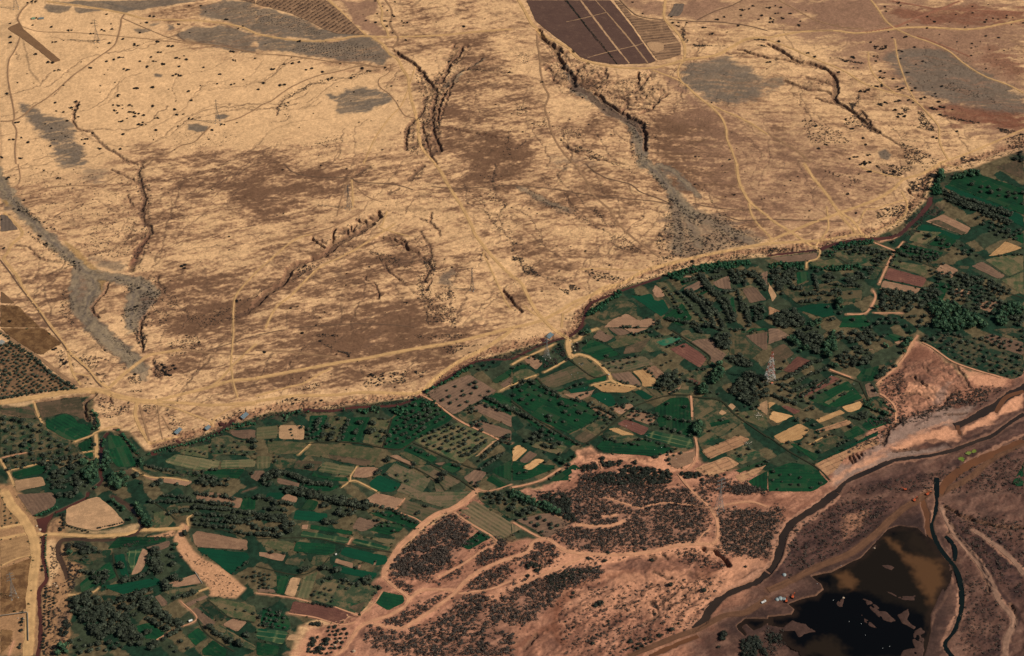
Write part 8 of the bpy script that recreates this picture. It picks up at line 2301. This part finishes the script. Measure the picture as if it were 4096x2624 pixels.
shack("pale green topped water cistern hut near the top left corner", '11', 312, 160, 5.5, 4.5, 1.6, (128, 156, 118), .2, "cistern_hut")
shack("grey sheet roofed hut right of the pale green cistern hut", '11', 385, 160, 8.5, 4.5, 1.5, (116, 124, 120), .1, "livestock_hut")
# tents of grey cloth near the pond
tent = pm("tent_cloth", (150, 158, 154))
for lab, x, y, r in (("leftmost pale grey heap tent beside the pond", 48, 578, 2.6), ("middle pale grey heap tent beside the pond", 66, 573, 3.0), ("rightmost pale grey heap tent beside the pond", 84, 575, 2.4), ("lone pale sheet-covered heap beside the muddy road", 86, 448, 2.6)):
    o = thing("covered_heap", lab, "heap", at('44', x, y)); v = IV.copy() * np.array([r, r * 1.1, r * .62]) * (1 + .07 * rng.normal(0, 1, (len(IV), 1))); MB().add(v, [tuple(q) for q in IF]).build("cloth_cover", tent, o, True)
# algae basins
for lab, x, y, r, c in (("yellow-green algae basin, largest and lowest of the three by the river", 1812, 1228, 5.0, (116, 118, 34)), ("pale yellow-green algae basin in the middle of three by the river", 1884, 1174, 3.4, (134, 134, 60)), ("bright yellow-green algae basin, rightmost of three by the river", 1935, 1158, 3.2, (128, 124, 36))):
    p = at('34', x, y); o = thing("algae_basin", lab, "basin", p, rng.uniform(0, 1), "algae basins"); N_ = 22; rr = r * (1 + .12 * rng.normal(0, 1, N_)); a_ = np.arange(N_) * 2 * PI / N_
    MB().add([(q * 1.15 * math.cos(t_), q * .85 * math.sin(t_), .35) for q, t_ in zip(rr, a_)] + [(q * 1.15 * math.cos(t_), q * .85 * math.sin(t_), -.5) for q, t_ in zip(rr, a_)], [tuple(range(N_))] + [(i, N_ + i, N_ + (i + 1) % N_, (i + 1) % N_) for i in range(N_)]).build("algae_surface", pm("algae", c, .7, 0, (60, 92, 24), .18), o)
    b = MB()
    for i in range(N_): j = (i + 1) % N_; b.bar((rr[i] * 1.2 * math.cos(a_[i]), rr[i] * .9 * math.sin(a_[i]), .3), (rr[j] * 1.2 * math.cos(a_[j]), rr[j] * .9 * math.sin(a_[j]), .3), .35)
    b.build("mud_rim", pm("mud_rim", (84, 58, 46)), o)
# excavators and trucks
orange = pm("orange_paint", (206, 92, 48)); dark = pm("dark_rubber", (40, 38, 38)); glass = pm("cab_glass", (50, 60, 66), .1); whitep = pm("vehicle_white", (226, 220, 210))
def excavator(lab, p, rz, body=orange):
    o = thing("excavator", lab, "excavator", p, rz, "excavators working by the river")
    for s_ in (-1, 1): MB().box((0, s_ * 1.2, .45), (4.0, .6, .9)).box((0, s_ * 1.2, .5), (4.4, .5, .5)).build("track", dark, o)
    MB().box((-.4, 0, 1.6), (3.2, 2.6, 1.1)).box((-1.6, 0, 1.75), (1.0, 2.6, 1.4)).build("body", body, o)
    c = MB().box((.9, .75, 2.4), (1.3, 1.0, 1.7)).build("cab", body, o); MB().box((1.56, .75, 2.6), (.05, .8, 1.0)).build("windscreen", glass, c)
    b = MB(); b.bar((1.0, -.3, 1.9), (3.4, -.3, 4.4), .45); b.bar((3.4, -.3, 4.4), (5.6, -.3, 4.0), .4); b.build("boom", body, o)
    MB().bar((5.5, -.3, 4.1), (6.3, -.3, 1.4), .32).build("stick", body, o); MB().box((6.2, -.3, .9), (1.1, 1.2, 1.0), 0, .4).build("bucket", dark, o)
excavator("orange excavator on the muddy road upper left of the stream fork", at('44', 785, 45), .9); excavator("orange excavator standing in the river just above the stream fork", at('44', 855, 12), .6)
excavator("orange machine parked alone in the scrub above the muddy road", at('34', 1285, 1520), 3.0); excavator("reddish excavator with raised boom at the pond inlet, right one", at('44', 132, 568), 1.1)
excavator("reddish excavator beside the grey heaps, left of its neighbour", at('44', 98, 590), 1.4)
def truck(lab, p, rz, nm="truck"):
    o = thing(nm, lab, "truck", p, rz)
    MB().box((-.9, 0, 1.25), (4.4, 2.2, 1.1)).box((-.9, 0, .75), (4.8, 1.2, .3)).build("cargo_bed", whitep, o); c = MB().box((2.3, 0, 1.4), (1.7, 2.1, 1.9)).build("cab", whitep, o)
    MB().box((3.17, 0, 1.85), (.05, 1.8, .7)).build("windscreen", glass, c)
    for x in (2.2, -.9, -2.4):
        for s_ in (-1, 1): MB().bar((x, s_ * .85, .5), (x, s_ * 1.2, .5), .7, 10).build("wheel", dark, o)
truck("pale truck parked on the dark river flat above the muddy road", at('43', 2362, 1040), .6)
# white egrets scattered over the fields
eg = pm("white_feathers", (244, 240, 230)); N_ = 0
def egret(p, lab):
    b = MB(); v = IV * np.array([.42, .2, .2]) + np.array([0, 0, .55]); b.add(v, [tuple(q) for q in IF]); b.bar((.3, 0, .62), (.5, 0, 1.0), .07, 5); b.bar((.48, 0, 1.0), (.78, 0, .97), .05, 5)
    b.bar((0, .07, 0), (0, .07, .5), .03); b.bar((0, -.07, 0), (0, -.07, .5), .03); b.bar((-.35, 0, .55), (-.6, 0, .5), .09, 4)
    o = b.build("egret", eg, None, True); o.location = (p[0], p[1], float(hz(p[0], p[1])[0]) + .3); o.rotation_euler = (0, 0, rng.uniform(0, 6)); o.scale = (1.15,) * 3
    o['label'] = lab; o['category'] = "bird"; o['group'] = "white egrets on the fields and flats"
for t, x, y, w_ in (('33', 560, 443, "left of two on the long olive-brown field"), ('33', 618, 427, "right of two on the long olive-brown field"), ('33', 684, 568, "on the dark green strip under the long field"), ('33', 873, 673, "upper of two on the dark green square"),
    ('33', 821, 698, "lower of two on the dark green square"), ('33', 1002, 791, "below the small pink orchard plot"), ('33', 1134, 906, "right of two on the red-brown square field"), ('33', 1073, 926, "left of two on the red-brown square field"),
    ('33', 1403, 1126, "right of two on the lowest green field"), ('33', 1338, 1147, "left of two on the lowest green field"), ('33', 1541, 1232, "on the pink bare field near the sand strip"), ('33', 1265, 1017, "at the corner of the green bund field"),
    ('33', 290, 815, "on the long green orchard meadow"), ('33', 2364, 512, "beside the dense olive stand left of the mast"), ('33', 1320, 570, "on the bund above the green strip"), ('34', 223, 293, "right of the red and white mast's trees"),
    ('34', 411, 371, "between the two slanting olive rows"), ('34', 404, 415, "beside the second slanting olive row"), ('34', 597, 450, "at the upper end of the olive rows"), ('34', 792, 583, "on the brown strip in the dark green field"),
    ('34', 806, 533, "beside the ditch above the dark green field"), ('34', 1012, 614, "on the small brown field by the path"), ('43', 2110, 135, "upper one in the dark scrub right of the pylon"), ('43', 2030, 153, "nearest the tall scrub pylon"),
    ('43', 2277, 310, "in the middle of the right scrub"), ('43', 2326, 455, "lowest one in the right scrub"), ('44', 350, 578, "left one over the black pond"), ('44', 402, 566, "near the small island in the pond"), ('44', 435, 692, "in the middle of the pond"),
    ('44', 500, 704, "right of the middle of the pond"), ('44', 522, 765, "lower middle of the pond"), ('44', 614, 835, "near the pond's bottom edge"), ('44', 652, 826, "right one near the pond's bottom edge"), ('44', 263, 498, "on the bank above the black pond"), ('44', 390, 400, "beside the muddy shallows"), ('34', 1525, 805, "on the grey sand above the river bend")):
    egret(at(t, x, y), "white egret " + w_)
# flocks of sheep
fl = pm("fleece", (222, 204, 176)); skin = pm("dark_face", (60, 50, 44))
def flock(t, x, y, rx, ry, n, where_):
    src = None
    for i in range(n):
        p = at(t, x + rng.normal(0, rx), y + rng.normal(0, ry))
        if src is None:
            b = MB(); b.add(IV * np.array([.6, .32, .34]) + np.array([0, 0, .72]), [tuple(q) for q in IF])
            for lx, ly in ((.35, .15), (.35, -.15), (-.35, .15), (-.35, -.15)): b.bar((lx, ly, 0), (lx, ly, .5), .06)
            b.bar((.45, 0, .85), (.72, 0, 1.0), .14, 6); src = b.build("sheep", fl, None, True); o = src
            h2 = MB().add(IV * np.array([.2, .11, .12]) + np.array([.82, 0, .98]), [tuple(q) for q in IF]).build("head", skin, o, True)
        else: o = copy_tree(src)
        o.location = (p[0], p[1], float(hz(p[0], p[1])[0]) + .3); o.rotation_euler = (0, 0, rng.uniform(0, 6.28)); o['label'] = "cream woolly sheep grazing in the flock " + where_; o['category'] = "sheep"; o['group'] = "flock of sheep " + where_
flock('33', 2310, 820, 26, 16, 26, "left of the tan field"); flock('33', 2210, 1088, 26, 10, 18, "below the bedded pink field"); flock('33', 655, 345, 14, 9, 8, "on the round green field by the road")
# people: one shepherd by each flock, one walker on the road fork
sk_ = pm("skin_tone", (150, 104, 80)); robe = pm("dark_robe", (44, 40, 48)); trs = pm("grey_trousers", (70, 66, 64)); hairm = pm("dark_hair", (30, 26, 24))
def person(lab, p, rz=0, z=None, top=robe):
    o = thing("person", lab, "person", p, rz, None, z); b = MB()
    def limb(pts, rad, n=8):
        v = []; f = []
        for i, (q, r) in enumerate(zip(pts, rad)):
            for a in range(n): v.append((q[0] + r * math.cos(2 * PI * a / n), q[1] + r * math.sin(2 * PI * a / n), q[2]))
            if i: f += [((i - 1) * n + a, (i - 1) * n + (a + 1) % n, i * n + (a + 1) % n, i * n + a) for a in range(n)]
        f.append(tuple(range(n))[::-1]); f.append(tuple(range(len(v) - n, len(v)))); b.add(v, f)
    limb([(.12, .1, 0), (.02, .1, .08), (.02, .1, .45), (0, .09, .88)], [.06, .06, .075, .1]); limb([(-.1, -.1, 0), (-.12, -.1, .08), (-.05, -.1, .45), (0, -.09, .88)], [.06, .06, .075, .1])
    limb([(0, 0, .8), (0, 0, 1.0), (0, 0, 1.3), (0, 0, 1.45), (0, 0, 1.5), (.01, 0, 1.58), (.02, 0, 1.68), (.01, 0, 1.78)], [.15, .14, .18, .15, .06, .09, .1, .05])
    for s_ in (-1, 1): limb([(.02, s_ * .24, .78), (0, s_ * .25, 1.05), (0, s_ * .2, 1.42)], [.035, .045, .055])
    b.build("body", sk_, o, True)
    q = MB(); n = 10; v = []; f = []
    for i, (z_, r) in enumerate(((.5, .2), (.95, .17), (1.3, .21), (1.46, .13))):
        for a in range(n): v.append((r * math.cos(2 * PI * a / n), 1.15 * r * math.sin(2 * PI * a / n), z_))
        if i: f += [((i - 1) * n + a, (i - 1) * n + (a + 1) % n, i * n + (a + 1) % n, i * n + a) for a in range(n)]
    q.add(v, f).build("robe", top, o, True); MB().add(IV * np.array([.11, .11, .09]) + np.array([-.02, 0, 1.74]), [tuple(w_) for w_ in IF]).build("hair", hairm, o, True)
person("shepherd in dark clothes beside the sheep left of the tan field", at('33', 2328, 855)); person("person in dark clothes standing among the sheep on the round green field", at('33', 662, 352))
pz = at('33', 908, 443); d_ = thing("donkey_cart", "small dark cart with pale load on the road above the fork", "cart", pz, 2.2)
MB().box((0, 0, 1.0), (2.2, 1.4, .5)).build("cart_bed", dsteel, d_); MB().box((-.1, 0, 1.45), (1.6, 1.1, .5), .05).build("load", whitep, d_); MB().bar((1.1, -.45, .95), (2.6, -.45, .9), .07).bar((1.1, .45, .95), (2.6, .45, .9), .07).build("shaft", wallm, d_)
for s_ in (-1, 1): MB().bar((0, s_ * .75, .55), (0, s_ * .87, .55), .78, 12).build("wheel", dark, d_)
# boulders and rubble by the canal crossing and the lower road
rock = pm("pale_rock", (196, 164, 132), .95)
for t, x, y, r in (('33', 545, 120, 1.3), ('33', 575, 175, 1.2), ('33', 610, 140, 1.5), ('33', 590, 215, 1.6), ('33', 560, 150, 1.1), ('41', 375, 350, 2.2), ('41', 345, 320, 1.6), ('41', 220, 1190, 1.5), ('41', 170, 1185, 1.2), ('42', 920, 1500, 2.6), ('42', 780, 1400, 1.8), ('42', 700, 1385, 1.5), ('42', 740, 1440, 2.0), ('41', 530, 880, 1.6), ('41', 510, 860, 1.3), ('34', 1150, 460, 1.2), ('44', 405, 565, 1.6), ('44', 570, 300, 1.4)):
    p = at(t, x, y); v = IV * (r * np.array([1, .8, .6])) * (1 + .16 * rng.normal(0, 1, (len(IV), 1))); o = MB().add(v, [tuple(q) for q in IF]).build("boulder", rock); o.location = (p[0], p[1], float(hz(p[0], p[1])[0]) + .2 * r)
    wr = where(p[0], p[1]); o['label'] = ("large" if r > 1.55 else "small") + " pale angular boulder on bare soil " + wr; o['category'] = "boulder"; o['group'] = "boulders " + wr
print("objects", len(bpy.data.objects))
